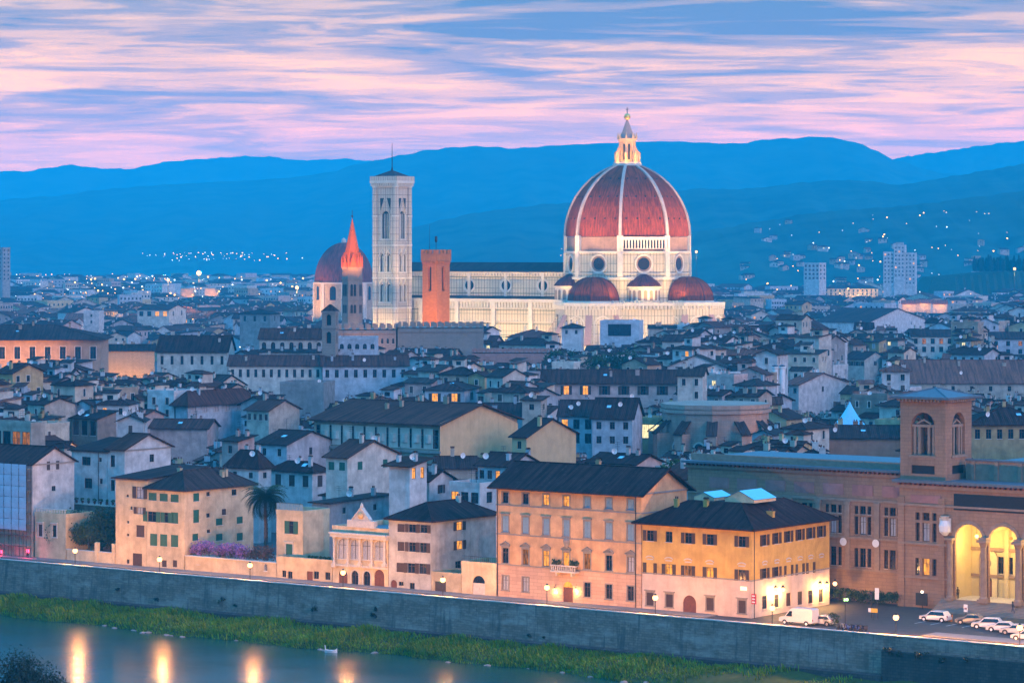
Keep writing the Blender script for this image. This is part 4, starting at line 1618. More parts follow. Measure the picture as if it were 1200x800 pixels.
    zb1, zb2, zb3 = z_of(591.5, t0, S0), z_of(625.5, t0, S0), z_of(661, t0, S0)
    r, w, d, H, t0, t1 = front('palazzo', 'large peach palazzo of seven window columns with pediments and stone balcony', 'palazzo', 581.8, 751.5, S0, 12.6, 572.5, 'gable_x', 3.2, M['peach'], RM['dark brown'], fw, [],
                               over=1.1, low=(zb3, M['peachlow']), bands=(zb1, zb2, zb3), chims=[(3, 10, 1.0), (14, 8, 1.4)], pipes=(0.25, 26.6), land='peach palazzo')
    q, zb = t_at(664.5, S0) - t0, z_of(668, t_at(664.5, S0), S0)
    mb = MB()
    mb.box(q - 2.4, q + 2.4, -1.15, -.09, zb - .25, zb, M['paletrim'])
    for i in range(13):
        mb.lathe([(.06, zb), (.11, zb + .3), (.06, zb + .7)], 6, M['paletrim'], q - 2.2 + 4.4 * i / 12, -1.02)
    mb.box(q - 2.4, q + 2.4, -1.15, -.9, zb + .7, zb + .88, M['paletrim'])
    for sx in (-2.3, 2.1):
        mb.box(q + sx, q + sx + .2, -.9, -.09, zb + .7, zb + .86, M['paletrim'])
    for sx in (-1.6, 1.3):
        mb.box(q + sx, q + sx + .3, -.9, -.09, zb - .8, zb - .25, M['paletrim'])
    mb.build('balcony', r)
    mb = MB()
    zz = z_of(636, t_at(664, S0), S0)
    mb.lathe([(.05, zz - .9), (.5, zz - .2), (.62, zz + .4), (.3, zz + .9)], 8, M['trim'], q, -.05)
    mb.build('coat_of_arms', r)
    for sx in (-1.7, 1.7):
        p = (W(t0 + q + sx, S0 - .65))
        o = thing('potted_palm', 'small potted palm on the peach palazzo balcony, %s' % ('toward the river end' if False else ('near the slim lamp' if sx < 0 else 'near the lit middle window')), 'potted plant', (*p, zb), 0, 'balcony plants')
        link('pot', pm, o)
        mb = MB()
        leaf_blob(mb, (0, 0, 1.05), .85, 160, foliage('pot palm', (0.08, 0.11, 0.03), (0.03, 0.05, 0.02)), .2, random.Random(5), 1, 5)
        mb.build('leaves', o)
    for px in (651.5, 676):
        qq = t_at(px, S0)
        wall_lantern((*W(qq, S0 - .35), z_of(690, qq, S0)), 'small glowing wall lantern %s the arched door of the peach palazzo' % ('left of' if px < 660 else 'right of'), 260)
    # 10 golden corner building
    xs1 = [761.8, 783.9, 806.5, 831.9, 869.4]
    fw = rowwins(xs1, 621, 633.5, .065, 1.25, [B, {'shut': None}, B, B, B])
    fw += rowwins(xs1, 659, 672, .075, 1.25, [dict(B, pane='litdim'), dict(B, pane='lit'), dict(B, pane='litdim'), dict(B, pane='lit'), B])
    fw += rowwins([761.8, 784.5, 832.1, 869.6], 694, 709, .085, 1.3, T({'shut': 'closed', 'mat': 'shut_brown'}, 'hood'))
    fw += [(808, 697, 719, 2.4, {'door': True})]
    xs2 = [896, 910.2, 924, 937.4, 949.9, 962.3]
    sw = rowwins(xs2, 626, 639, -.155, 1.3, [B] * 6) + rowwins(xs2, 665.5, 678, -.13, 1.3, [B, B, B, B, B, {'shut': 'closed'}])
    sw += rowwins(xs2, 697.5, 713, -.12, 1.3, [{}, {}, {'shut': 'closed'}, {'shut': 'closed'}, {}, {}])
    t1 = t_at(880.5, S0)
    zl = z_of(681, t1, S0)
    r, w, d, H, t0, t1 = front('palazzo', 'golden ochre corner palazzo with brown shutters and blue roof skylights', 'palazzo', 752.5, 880.5, S0, 24, 612.5, 'hipflat', 2.7, M['yellow'], RM['dark brown'], fw, sw,
                               pside=972, over=1.2, low=(zl, M['yellowlow']), bands=(zl,), inset=5.2, chims=[(4, 3.5, 1.2), (9, 4, .8), (w_safe(18), 8, .7)], pipes=(w_safe(20.2),), land='golden corner palazzo')
    # hoods over the piano nobile windows
    hood = MB()
    for i in range(6):
        a0, a1 = math.pi * (0.15 + 0.7 * i / 6), math.pi * (0.15 + .7 * (i + 1) / 6)
        pts = [(-.85 * math.cos(a0), .5 * math.sin(a0)), (-.85 * math.cos(a1), .5 * math.sin(a1))]
        hood.face([(pts[0][0], -.09, pts[0][1]), (pts[1][0], -.09, pts[1][1]), (pts[1][0], -.09, pts[1][1] + .16), (pts[0][0], -.09, pts[0][1] + .16)], M['paletrim'])
        hood.face([(pts[0][0], -.09, pts[0][1] + .16), (pts[1][0], -.09, pts[1][1] + .16), (pts[1][0], 0, pts[1][1] + .16), (pts[0][0], 0, pts[0][1] + .16)], M['paletrim'])
    hood.box(-.6, .6, -.05, -.002, .0, .18, M['paletrim'])
    hm = hood.mesh('window_hood')
    for px in xs1:
        t = t_at(px, S0)
        link('window_hood', hm, r, (t - t0, 0, z_of(655.5 + (px - xs1[0]) * .075, t, S0)))
    for px in xs2:
        s = s_at(px, t1)
        link('window_hood', hm, r, (w, s - S0, z_of(661.5 - (px - xs2[0]) * .13, t1, s)), math.pi / 2)
    # skylights: glazed gables on the flat centre
    for k, (px, yy) in enumerate(((838, 8.4), (860, 8.4))):
        q = t_at(px, S0 + yy) - t0 - (2.2 if k == 0 else 0)
        sk = thing('skylight', ('smaller' if k == 0 else 'larger') + ' bright blue glazed skylight on the golden palazzo roof', 'skylight', (*W(t0 + q, S0 + yy - 2.5), H + 2.9), ANG)
        ww_, dd, hh = (3.6, 5.0, 1.2) if k == 0 else (5.2, 6.2, 1.7)
        mb = MB()
        mb.face([(0, 0, 0), (ww_, 0, 0), (ww_, 0, .5), (ww_ / 2, 0, hh), (0, 0, .5)], M['cream'])
        mb.face([(0, dd, 0), (ww_, dd, 0), (ww_, dd, .5), (ww_ / 2, dd, hh), (0, dd, .5)], M['cream'])
        mb.face([(0, 0, 0), (0, dd, 0), (0, dd, .5), (0, 0, .5)], M['cream'])
        mb.face([(ww_, 0, 0), (ww_, dd, 0), (ww_, dd, .5), (ww_, 0, .5)], M['cream'])
        mb.build('frame', sk)
        mb = MB()
        mb.slab([(ww_ / 2, -.1, hh + .08), (ww_ + .15, -.1, .5), (ww_ + .15, dd, .5), (ww_ / 2, dd, hh + .08)], .06, M['skyglass'])
        mb.slab([(-.15, -.1, .5), (ww_ / 2, -.1, hh + .08), (ww_ / 2, dd, hh + .08), (-.15, dd, .5)], .06, M['skyglass'])
        mb.build('glazing', sk)
    # lamps on its side wall
    for px, py, lb in ((903, 690, 'nearest the building corner'), (911.5, 690, 'second from the building corner'), (955, 685, 'third from the building corner'), (963, 685, 'fourth from the building corner'), (972.5, 683, 'at the far end')):
        s = s_at(px, t1)
        wall_lantern((*W(t1 + .9, s), z_of(py, t1, s)), 'bright wall lantern on the golden palazzo side wall, %s' % lb, 1250 if px < 970 else 400, .34)
    # sign at the corner
    o = thing('shop_sign', 'vertical red shop sign projecting from the golden palazzo corner', 'sign', (*W(t1 + .1, S0 - .05), z_of(707, t1, S0)), ANG)
    mb = MB()
    mb.box(0, .75, -.1, .1, 0, 1.5, flat('red enamel', (0.55, 0.03, 0.05), .4))
    mb.build('panel', o)
    mb = MB()
    for i in range(3):
        mb.box(.12, .63, -.13, -.102, .2 + i * .45, .38 + i * .45, M['white'])
    mb.build('lettering', o)
    o = MB()
    o.box(-1.1, 0, -.1, -.02, 0, .55, emit('sign light', (1, .75, .45), 2.2))
    tag(o.build('wall_sign', None, (*W(t_at(871.5, S0) + .6, S0 - .04), z_of(692, t1, S0)), ANG), 'small glowing white sign on the golden palazzo front above a window', 'sign')


def w_safe(v):
    return v


def wall_lantern(loc, label, energy, r=.2):
    o = thing('wall_lantern', label, 'lantern', loc, ANG, 'wall lanterns')
    mb = MB()
    mb.tube((0, .0, .55), (0, .4, .75), .03, M['iron'], 5)
    mb.lathe([(r * 1.15, r * 1.0), (r * .5, r * 1.6), (.03, r * 2.1)], 6, M['iron'])
    mb.build('bracket', o)
    mb = MB()
    mb.ball((0, 0, 0), r, M['bulb'], 7)
    mb.build('globe', o)
    lamp('lantern_light', 'POINT', (0, -0.0, -r - .15), energy, (1.0, .50, .15), o, .15)
    return o


def palm(loc, h):
    o = thing('palm_tree', 'tall palm tree with a thick dark crown above the purple garden', 'palm tree', loc)
    bark = flat('palm bark', (0.12, 0.085, 0.06), .95, var=.5, scale=5)
    mb = MB()
    n = 14
    for i in range(n):
        z0, z1 = h * i / n, h * (i + 1) / n
        mb.lathe([(.34 - .008 * i, z0), (.40 - .008 * i, z1)], 9, bark, .1 * math.sin(i * .3), 0)
    mb.build('trunk', o)
    fm = foliage('palm frond', (0.06, 0.085, 0.03), (0.025, 0.04, 0.015))
    rnd = random.Random(2)
    mb = MB()
    for k in range(130):
        a = k * 2.399 + rnd.uniform(-.15, .15)
        el = 1.35 - 2.2 * (k / 130.0) + rnd.uniform(-.1, .1)
        L = rnd.uniform(4.0, 5.0)
        px_, pz, e = 0.0, h, el
        pts = []
        for q in range(9):
            pts.append((px_, pz))
            px_ += L / 8 * math.cos(e)
            pz += L / 8 * math.sin(e)
            e -= .24
        ca, sa = math.cos(a), math.sin(a)
        for q in range(8):
            (r0, z0), (r1, z1) = pts[q], pts[q + 1]
            mb.face([(r0 * ca, r0 * sa, z0 + .02), (r1 * ca, r1 * sa, z1 + .02), (r1 * ca, r1 * sa, z1 - .03), (r0 * ca, r0 * sa, z0 - .03)], fm)
            for m_ in range(5):
                f = m_ / 5
                rr, zz = r0 + (r1 - r0) * f, z0 + (z1 - z0) * f
                wl = .95 * math.sin(math.pi * min(1, (q + f) / 8 * .9 + .12)) + .1
                for sg in (-1, 1):
                    ox, oy = -sa * sg * wl + ca * .35, ca * sg * wl + sa * .35
                    bx, by = rr * ca, rr * sa
                    mb.face([(bx, by, zz), (bx + ca * .09, by + sa * .09, zz), (bx + ox, by + oy, zz - .3 * wl)], fm)
    mb.build('crown', o)
    return o


build_front()
# ------------------------------------------------------------------ library with tower and portico
LIB = stone('brown sandstone ashlar', (0.36, 0.215, 0.13), (0.30, 0.175, 0.105), 1.5, 0.55, 0.018, (0.17, 0.11, 0.075), 1.0, 0.45)
LIBT = flat('brown sandstone trim', (0.33, 0.225, 0.155), 0.85, var=0.3, scale=1.2)
LIBP = plaster('reddish frieze panel', (0.40, 0.20, 0.17), .3)
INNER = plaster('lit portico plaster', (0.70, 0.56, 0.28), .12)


def column(mb, x, y, z0, z1, r, mat):
    mb.box(x - r * 1.5, x + r * 1.5, y - r * 1.5, y + r * 1.5, z0, z0 + r * 1.0, mat)
    mb.lathe([(r * 1.35, z0 + r), (r * 1.35, z0 + r * 1.4), (r * 1.05, z0 + r * 1.8), (r * 1.0, z0 + (z1 - z0) * .35), (r * .86, z1 - r * 2.2), (r * 1.0, z1 - r * 2.1), (r * 1.35, z1 - r * .9), (r * 1.5, z1 - r * .8)], 14, mat, x, y)
    mb.box(x - r * 1.6, x + r * 1.6, y - r * 1.6, y + r * 1.6, z1 - r * .8, z1, mat)


def cross_window(root, a, sx, sy, zb, w3, h, lit=None, transom=True):
    """three-light stone window: part of the wall openings, panes as window children"""
    for i, dx in enumerate((-w3, 0, w3)):
        ww = w3 * (.78 if i == 1 else .5)
        me = window_mesh(ww, h, lit if (lit and i == 1) else 'glass', 'shut_brown')
        link('window', me, root, (sx + math.cos(a) * dx * .86, sy + math.sin(a) * dx * .86, zb), a)


def dentils(mb, L, z, out, mat, step=.75, y=0.0):
    n = int(L / step)
    for i in range(n):
        mb.box(i * step + .1, i * step + .42, y - out, y, z, z + .34, mat)


def build_library():
    sW, sF = 41.5, 39.6
    tF0 = t_at(1054, sF)
    tL = t_at(806, sW)
    # ---- wing
    x, y = W(tL, sW)
    w = tF0 - tL
    H = z_of(556, tF0, sW)
    root = thing('library_wing', 'long brown sandstone library wing with three-light windows and dentil cornice', 'library', (x, y, 0), ANG)
    ops = []
    zU0, zU1 = z_of(626, t_at(1011, sW), sW), z_of(592, t_at(1011, sW), sW)
    zL0, zL1 = z_of(664, t_at(1011, sW), sW), z_of(642, t_at(1011, sW), sW)
    pitch = t_at(1046, sW) - t_at(1011, sW)
    tc0 = t_at(1011, sW) - tL
    centers = [tc0 + pitch * k for k in range(-9, 2) if 2 < tc0 + pitch * k < w - 1.0]
    W3 = 1.35
    for c in centers:
        for dx, f in ((-W3, .5), (0, .78), (W3, .5)):
            ops.append((c + dx * .86, zU0, W3 * f, (zU1 - zU0) * .62, False))
            ops.append((c + dx * .86, zU0 + (zU1 - zU0) * .70, W3 * f, (zU1 - zU0) * .28, False))
            ops.append((c + dx * .86, zL0, W3 * f, zL1 - zL0, False))
    mb = MB()
    facade(mb, w, -.3, H, ops, LIB, .4)
    for side in ('right', 'back', 'left'):
        a, f = SIDES[side]
        L = w if side == 'back' else 22.0
        ox, oy = f(w, 22.0)
        old = mb.sub(ox, oy, 0, a)
        facade(mb, L, -.3, H, [], LIB)
        mb.T = old
    mb.build('wall', root)
    for c in centers:
        for dx, f in ((-W3, .5), (0, .78), (W3, .5)):
            link('window', window_mesh(W3 * f, (zU1 - zU0) * .62, 'curtain' if dx == 0 else 'glass', 'shut_brown'), root, (c + dx * .86, .1, zU0))
            link('window', window_mesh(W3 * f, (zU1 - zU0) * .28, 'glass', 'shut_brown'), root, (c + dx * .86, .1, zU0 + (zU1 - zU0) * .70))
            link('window', window_mesh(W3 * f, zL1 - zL0, 'glass', 'shut_brown'), root, (c + dx * .86, .1, zL0))
    mb = MB()
    mb.box(-.1, w, -.28, -.003, zU0 - .75, zU0 - .4, LIBT)
    mb.box(-.1, w, -.22, -.003, zL0 - .6, zL0 - .3, LIBT)
    mb.box(-.1, w, -.2, -.003, zU1 + .55, zU1 + .95, LIBT)
    mb.build('string_course', root)
    for c in centers:
        for q in (c - pitch / 2,):
            if q > .5:
                mb = MB()
                mb.box(q - .42, q + .42, -.34, -.004, zU0 - .4, zU1 + .54, LIBT)
                mb.box(q - .55, q + .55, -.44, -.005, zU1 + .05, zU1 + .545, LIBT)
                mb.box(q - .42, q + .42, -.24, -.006, zL0 - .3, zU0 - .76, LIBT)
                mb.build('pilaster', root)
    for c in centers:
        mb = MB()
        mb.box(c - pitch / 2 + .8, c + pitch / 2 - .8, -.07, -.003, zU1 + 1.5, zU1 + 3.2, LIBP)
        mb.build('frieze_panel', root)
    mb = MB()
    mb.box(-.5, w, -.4, 0, H - .5, H - .1, LIBT)
    dentils(mb, w, H - .08, .75, flat('dark red dentil', (.22, .09, .07), .8), .8)
    mb.box(-.6, w, -1.05, 22.5, H + .26, H + .62, M['lead'])
    mb.build('cornice', root)
    mb = MB()
    mb.box(0, w, 1.0, 1.5, H + .62, H + 1.7, LIBT)
    mb.box(.5, w - 1, 1.9, 21, H + .62, H + 1.0, M['lead'])
    mb.build('roof', root)
    for px in (990, 1028):
        q = t_at(px, sW)
        mb = MB()
        T = mb
        zc = z_of(634 if px < 1000 else 636, q, sW)
        n = 16
        pts = [(q - tL + .62 * math.cos(6.283 * i / n), zc + .62 * math.sin(6.283 * i / n)) for i in range(n)]
        T.face([(a_, -.5, b_) for a_, b_ in pts], M['white'])
        for i in range(n):
            (a0, b0), (a1, b1) = pts[i], pts[(i + 1) % n]
            T.face([(a0, -.5, b0), (a1, -.5, b1), (a1, -.3, b1), (a0, -.3, b0)], LIBT)
        mb.build('medallion', root)
    proxy(x, y, ANG, w, 22, H + 1, -1)
    FOOT.append(footprint(x, y, ANG, w, 22, 1))
    PROT.append((*screen_box(x, y, ANG, w, 22, 3, H + 1), y))
    LAND.append(('library wing', 806, 1054, 540, 700, y))
    # ---- front block with the portico
    tE = t_at(1290, sF)
    x, y = W(tF0, sF)
    w = tE - tF0
    H = z_of(566, tF0, sF)
    root = thing('library', 'brown sandstone library front with a corner belvedere and yellow lit arcade', 'library', (x, y, 0), ANG)

    def lx(px, s=sF):
        return t_at(px, s) - tF0

    zF = 1.6
    arches = [(lx(1119), lx(1152)), (lx(1158.5), lx(1193)), (lx(1199.5), lx(1234)), (lx(1240), lx(1275))]
    c1 = lx(1085)
    ops = []
    zc = lambda py, px=1085: z_of(py, tF0 + lx(px), sF)
    W3 = 1.7
    zU0, zU1, zL0, zL1 = zc(634), zc(600), zc(674), zc(654)
    for dx, f in ((-W3, .42), (0, .72), (W3, .42)):
        ops.append((c1 + dx * .86, zU0, W3 * f, (zU1 - zU0) * .64, False))
        ops.append((c1 + dx * .86, zU0 + (zU1 - zU0) * .72, W3 * f, (zU1 - zU0) * .27, False))
        ops.append((c1 + dx * .86, zL0, W3 * f, zL1 - zL0, False))
    zcrown = z_of(614, tF0 + lx(1135), sF)
    wa = arches[0][1] - arches[0][0]
    for a, b in arches:
        ops.append(((a + b) / 2, zF, b - a, zcrown - zF, True))
    mb = MB()
    facade(mb, w, -.3, H, ops, LIB, .5)
    for side, L in (('right', 30), ('back', w), ('left', 30)):
        a, f = SIDES[side]
        ox, oy = f(w, 30.0)
        old = mb.sub(ox, oy, 0, a)
        facade(mb, L, -.3, H, [], LIB)
        mb.T = old
    mb.build('wall', root)
    for dx, f in ((-W3, .42), (0, .72), (W3, .42)):
        link('window', window_mesh(W3 * f, (zU1 - zU0) * .64, 'curtain' if dx == 0 else 'glass', 'shut_brown'), root, (c1 + dx * .86, .2, zU0))
        link('window', window_mesh(W3 * f, (zU1 - zU0) * .27, 'glass', 'shut_brown'), root, (c1 + dx * .86, .2, zU0 + (zU1 - zU0) * .72))
        link('window', window_mesh(W3 * f, zL1 - zL0, 'lit' if dx == 0 else 'glass', 'shut_brown'), root, (c1 + dx * .86, .2, zL0))
    mb = MB()
    for a in (lx(1056.5), lx(1104)):
        mb.box(a - .55, a + .55, -.25, -.004, 0, zc(583), LIBT if False else LIB)
    mb.build('pilaster', root)
    mb = MB()
    xR = lx(1113)
    mb.box(-.1, xR, -.3, -.003, zU0 - .55, zU0 - .2, LIBT)
    mb.box(-.1, xR, -.22, -.003, zL0 - .5, zL0 - .25, LIBT)
    mb.box(-.1, w, -.28, -.005, zc(593), zc(590.5), LIBT)
    mb.build('string_course', root)
    mb = MB()
    mb.box(c1 - 2.6, c1 + 2.6, -.08, -.003, zc(589), zc(580), LIBP)
    mb.build('frieze_panel', root)
    mb = MB()
    mb.box(lx(1118), w - 1, -.10, -.003, z_of(598, tF0 + lx(1135), sF), z_of(579, tF0 + lx(1135), sF), M['dark'])
    mb.build('inscription_panel', root)
    mb = MB()
    mb.box(-.5, w, -.4, 0, H - .6, H - .1, LIBT)
    dentils(mb, w, H - .08, .8, flat('dark red dentil', (.22, .09, .07), .8), .85)
    mb.box(-.7, w, -1.15, 30.5, H + .26, H + .7, M['lead'])
    mb.build('cornice', root)
    # arch rings and spandrel trim
    mb = MB()
    for a, b in arches:
        cx, r0, zs = (a + b) / 2, (b - a) / 2, zcrown - (b - a) / 2
        for i in range(14):
            a0, a1 = math.pi * i / 14, math.pi * (i + 1) / 14
            q = [(cx - r_ * math.cos(t_), zs + r_ * math.sin(t_)) for r_, t_ in ((r0, a0), (r0 + .5, a0), (r0 + .5, a1), (r0, a1))]
            mb.face([(u_, -.14, v_) for u_, v_ in q], LIBT)
            mb.face([(q[1][0], 0, q[1][1]), (q[1][0], -.14, q[1][1]), (q[2][0], -.14, q[2][1]), (q[2][0], 0, q[2][1])], LIBT)
            mb.face([(q[0][0], 0.3, q[0][1]), (q[0][0], -.14, q[0][1]), (q[3][0], -.14, q[3][1]), (q[3][0], .3, q[3][1])], LIBT)
    mb.build('arch_ring', root)
    zs = zcrown - wa / 2
    for k in range(len(arches) - 1):
        xm = (arches[k][1] + arches[k + 1][0]) / 2
        mb = MB()
        column(mb, xm, -.75, zF - .05, zs + .25, .5, LIBT)
        mb.box(xm - .62, xm + .62, -1.2, -.15, zs + .25, zs + .6, LIBT)
        mb.smooth = False
        mb.build('column', root)
    mb = MB()
    column(mb, arches[0][0] - .55, -.5, zF - .05, zs + .25, .42, LIBT)
    mb.build('column', root)
    # coat of arms
    mb = MB()
    cxx = lx(1109)
    z0, z1 = zc(627, 1109), zc(604, 1109)
    mb.box(cxx - 1.0, cxx + 1.0, -.38, -.254, z0 + .5, z1 - .3, M['paletrim'])
    mb.lathe([(.3, z0), (.85, z0 + .6), (.95, (z0 + z1) / 2), (.7, z1 - .7)], 10, M['white'], cxx, -.42)
    mb.lathe([(.5, z1 - .68), (.6, z1 - .3), (.75, z1)], 8, M['paletrim'], cxx, -.42)
    mb.build('coat_of_arms', root)
    # inside of the portico: floor, back wall, vault
    dep = 7.0
    xa, xb = lx(1113), w - 1
    mb = MB()
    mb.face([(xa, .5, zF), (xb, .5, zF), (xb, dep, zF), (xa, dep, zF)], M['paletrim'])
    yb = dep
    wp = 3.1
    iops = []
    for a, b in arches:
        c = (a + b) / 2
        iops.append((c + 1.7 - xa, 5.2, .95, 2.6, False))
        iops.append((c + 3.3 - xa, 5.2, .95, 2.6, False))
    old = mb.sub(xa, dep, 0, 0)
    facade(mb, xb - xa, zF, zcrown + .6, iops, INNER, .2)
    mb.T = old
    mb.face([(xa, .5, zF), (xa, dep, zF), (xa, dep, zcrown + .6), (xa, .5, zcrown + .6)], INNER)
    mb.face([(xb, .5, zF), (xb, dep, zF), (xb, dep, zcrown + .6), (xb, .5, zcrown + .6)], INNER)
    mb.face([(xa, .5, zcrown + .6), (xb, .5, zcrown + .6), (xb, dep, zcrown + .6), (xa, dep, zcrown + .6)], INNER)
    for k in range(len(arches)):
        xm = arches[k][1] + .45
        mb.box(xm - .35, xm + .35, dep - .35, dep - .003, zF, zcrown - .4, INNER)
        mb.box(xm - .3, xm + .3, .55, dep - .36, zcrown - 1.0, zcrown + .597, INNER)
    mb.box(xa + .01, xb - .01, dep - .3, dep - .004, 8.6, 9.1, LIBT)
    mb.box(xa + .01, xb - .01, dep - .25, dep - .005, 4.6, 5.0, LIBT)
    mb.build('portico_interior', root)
    for i, (xo, zb, ww, hh, ar) in enumerate(iops):
        link('window', window_mesh(ww, hh, 'glass', 'shut_brown'), root, (xa + xo, dep, zb))
    # blind arch niche with door and oculus on the portico end wall (seen through the first arch)
    nb = MB()
    cN = (arches[0][0] + arches[0][1]) / 2 - .3
    pts = arch_pts(2.9, 7.2, 10)
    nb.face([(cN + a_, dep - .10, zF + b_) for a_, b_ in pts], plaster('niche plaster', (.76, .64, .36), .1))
    for i in range(len(pts) - 1):
        (a0, b0), (a1, b1) = pts[i], pts[i + 1]
        nb.face([(cN + a0, dep - .10, zF + b0), (cN + a1, dep - .10, zF + b1), (cN + a1 * 1.12, dep - .17, zF + b1 + (.17 if b1 > 5 else 0)), (cN + a0 * 1.12, dep - .17, zF + b0 + (.17 if b0 > 5 else 0))], LIBT)
    nb.build('niche', root)
    link('door', door_mesh(1.1, 3.0, 'door', True, 'glass'), root, (cN, dep - .33, zF))
    nb = MB()
    nb.face([(cN + .5 * math.cos(i * .5236), dep - .16, zF + 5.1 + .66 * math.sin(i * .5236)) for i in range(12)], M['trim'])
    nb.build('oculus', root)
    nb = MB()
    for i in range(9):
        q0 = .38 * i
        nb.box(lx(1113) - 1.2, w - .5, -3.6 + q0 - (0 if i else 0), -3.6 + q0 + .385, -.1, .18 * (i + 1), M['paletrim'] if False else STEP)
    nb.box(lx(1113) - 1.2, w - .5, -3.6 + .38 * 9, .499, -.1, 1.595, STEP)
    nb.build('steps', root)
    # lanterns hanging in the arches
    for k, (a, b) in enumerate(arches):
        c = (a + b) / 2
        p = W(tF0 + c, sF + 2.5)
        lb = ['hanging globe lantern glowing inside the leftmost library arch', 'hanging globe lantern inside the second library arch', 'hanging globe lantern inside the third library arch', 'hanging globe lantern inside the fourth library arch'][k]
        o = thing('hanging_lantern', lb, 'lantern', (*p, zcrown - 2.0), ANG, 'lanterns in the library portico')
        m2 = MB()
        m2.tube((0, 0, .25), (0, 0, 2.5), .03, M['iron'], 5)
        m2.build('chain', o)
        m2 = MB()
        m2.ball((0, 0, 0), .3, M['bulb'] if k == 0 else M['lit'], 7)
        m2.build('globe', o)
        lamp('portico_light', 'POINT', (0, 0, -.6), 1500, (1.0, .66, .22), o, .25)
    # attic behind the cornice
    mb = MB()
    mb.box(9, w, 4.6, 5.1, H + .7, H + 3.6, LIBT)
    mb.box(9, w, 5.1, 30, H + .7, H + 3.0, M['lead'])
    mb.box(9, w, 4.4, 5.3, H + 3.6, H + 3.9, M['lead'])
    for i in range(8):
        mb.box(10 + i * 4, 10.6 + i * 4, 4.3, 4.59, H + .7, H + 3.59, LIBT)
    mb.build('attic', root)
    # ---- belvedere tower
    tx0, tx1 = lx(1054.5), t_at(1107.5, sF) - tF0
    tw = tx1 - tx0
    td = s_at(1138, tF0 + tx1) - sF
    zt = z_of(468.5, tF0 + tx1, sF)
    zb = H + .7
    b = MB()
    ac = z_of(483, tF0 + tx1 - tw / 2, sF)
    z_low = z_of(533, tF0 + tx1 - tw / 2, sF)
    aw = tw * .52
    for side in ('front', 'right', 'back', 'left'):
        a, f = SIDES[side]
        L = tw if side in ('front', 'back') else td
        ox, oy = f(tw, td)
        old = b.sub(tx0 + ox, .15 + oy, 0, a)
        wA = min(aw, L * .56)
        facade(b, L, zb, zt, [(L / 2, z_low, wA, ac - z_low, True), (L / 2, zb + .9, wA, 1.3, False)], LIB, .9)
        old2 = b.sub(0, .9, 0, 0)
        facade(b, L, zb + 2.4, zt, [(L / 2, z_low, wA, ac - z_low, True)], LIB, .0)
        b.T = old2
        # inner tabernacle: two posts, lintel with gable, small arch
        zi = ac - wA * .5 - .25
        for xx in (-wA / 2 + .42, -wA * .2, wA * .2, wA / 2 - .42):
            b.box(L / 2 + xx - .2, L / 2 + xx + .2, .35, .75, z_low, zi, LIBT)
        b.box(L / 2 - wA / 2, L / 2 + wA / 2, .3, .8, zi, zi + .4, LIBT)
        b.slab([(L / 2 - wA * .3, .3, zi + .65), (L / 2, .3, zi + 1.25), (L / 2, .8, zi + 1.25), (L / 2 - wA * .3, .8, zi + .65)], .25, LIBT)
        b.slab([(L / 2, .3, zi + 1.25), (L / 2 + wA * .3, .3, zi + .65), (L / 2 + wA * .3, .8, zi + .65), (L / 2, .8, zi + 1.25)], .25, LIBT)
        b.box(L / 2 - wA * .5 - .3, L / 2 + wA * .5 + .3, -.2, -.003, z_low - .4, z_low - .1, LIBT)
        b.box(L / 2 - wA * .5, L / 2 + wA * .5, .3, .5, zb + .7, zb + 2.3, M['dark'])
        b.T = old
    b.face([(tx0, .15, z_low - .05), (tx1, .15, z_low - .05), (tx1, .15 + td, z_low - .05), (tx0, .15 + td, z_low - .05)], M['lead'])
    b.build('belvedere', root)
    b = MB()
    old = b.sub(tx0, .15, 0, 0)
    for side in ('front', 'right', 'back', 'left'):
        a, f = SIDES[side]
        L = tw if side in ('front', 'back') else td
        ox, oy = f(tw, td)
        o2 = b.sub(ox, oy, 0, a)
        dentils(b, L, zt - .35, .9, LIBT, .62)
        b.T = o2
    b.box(-1.15, tw + 1.15, -1.15, td + 1.15, zt, zt + .4, M['lead'])
    add_roof(b, 'hip', tw, td, zt + .4, 1.1, 1.2, M['lead'], .1)
    b.T = old
    b.build('belvedere_roof', root)
    # bronze figure in the belvedere
    b = MB()
    b.lathe([(.45, 0), (.4, .5), (.3, .6), (.34, 1.4), (.42, 2.2), (.2, 2.5), (.24, 2.8), (.05, 3.05)], 8, M['iron'])
    o = b.build('statue', None, (*W(tF0 + (tx0 + tx1) / 2, sF + .15 + 1.3), z_low - .05), 0)
    tag(o, 'dark bronze statue standing inside the front arch of the library belvedere', 'statue')
    proxy(x, y, ANG, w, 30, H + 3, -1)
    px_, py_ = W(tF0 + tx0, sF)
    proxy(px_, py_, ANG, tw, td, zt, -1)
    FOOT.append(footprint(x, y, ANG, w, 30, 1))
    PROT.append((*screen_box(x, y, ANG, w, 30, 3, H + 4), y))
    PROT.append((*screen_box(px_, py_, ANG, tw, td, 3, zt + 1.5), y))
    LAND.append(('library belvedere tower', 1054, 1138, 462, 560, y))
    # hedge in front of the wing
    hm = foliage('clipped hedge', (0.05, 0.075, 0.025), (0.02, 0.035, 0.015))
    h0, h1 = t_at(972, sW - 2.5), t_at(1052, sW - 2.5)
    for i in range(7):
        t = h0 + (h1 - h0) * (i + .5) / 7
        mb = MB()
        leaf_blob(mb, (0, 0, 1.1), 1.75, 420, hm, .16, random.Random(i), .72, 7)
        o = mb.build('shrub', None, (*W(t, sW - 2.5), 0))
        tag(o, 'dark green shrub growing in a row along the library wing', 'shrub', 'shrubs along the library wing')


STEP = stone('stone steps', (0.30, 0.26, 0.22), (0.26, 0.225, 0.19), 2.2, .18, .01, None, 1, .35)
build_library()


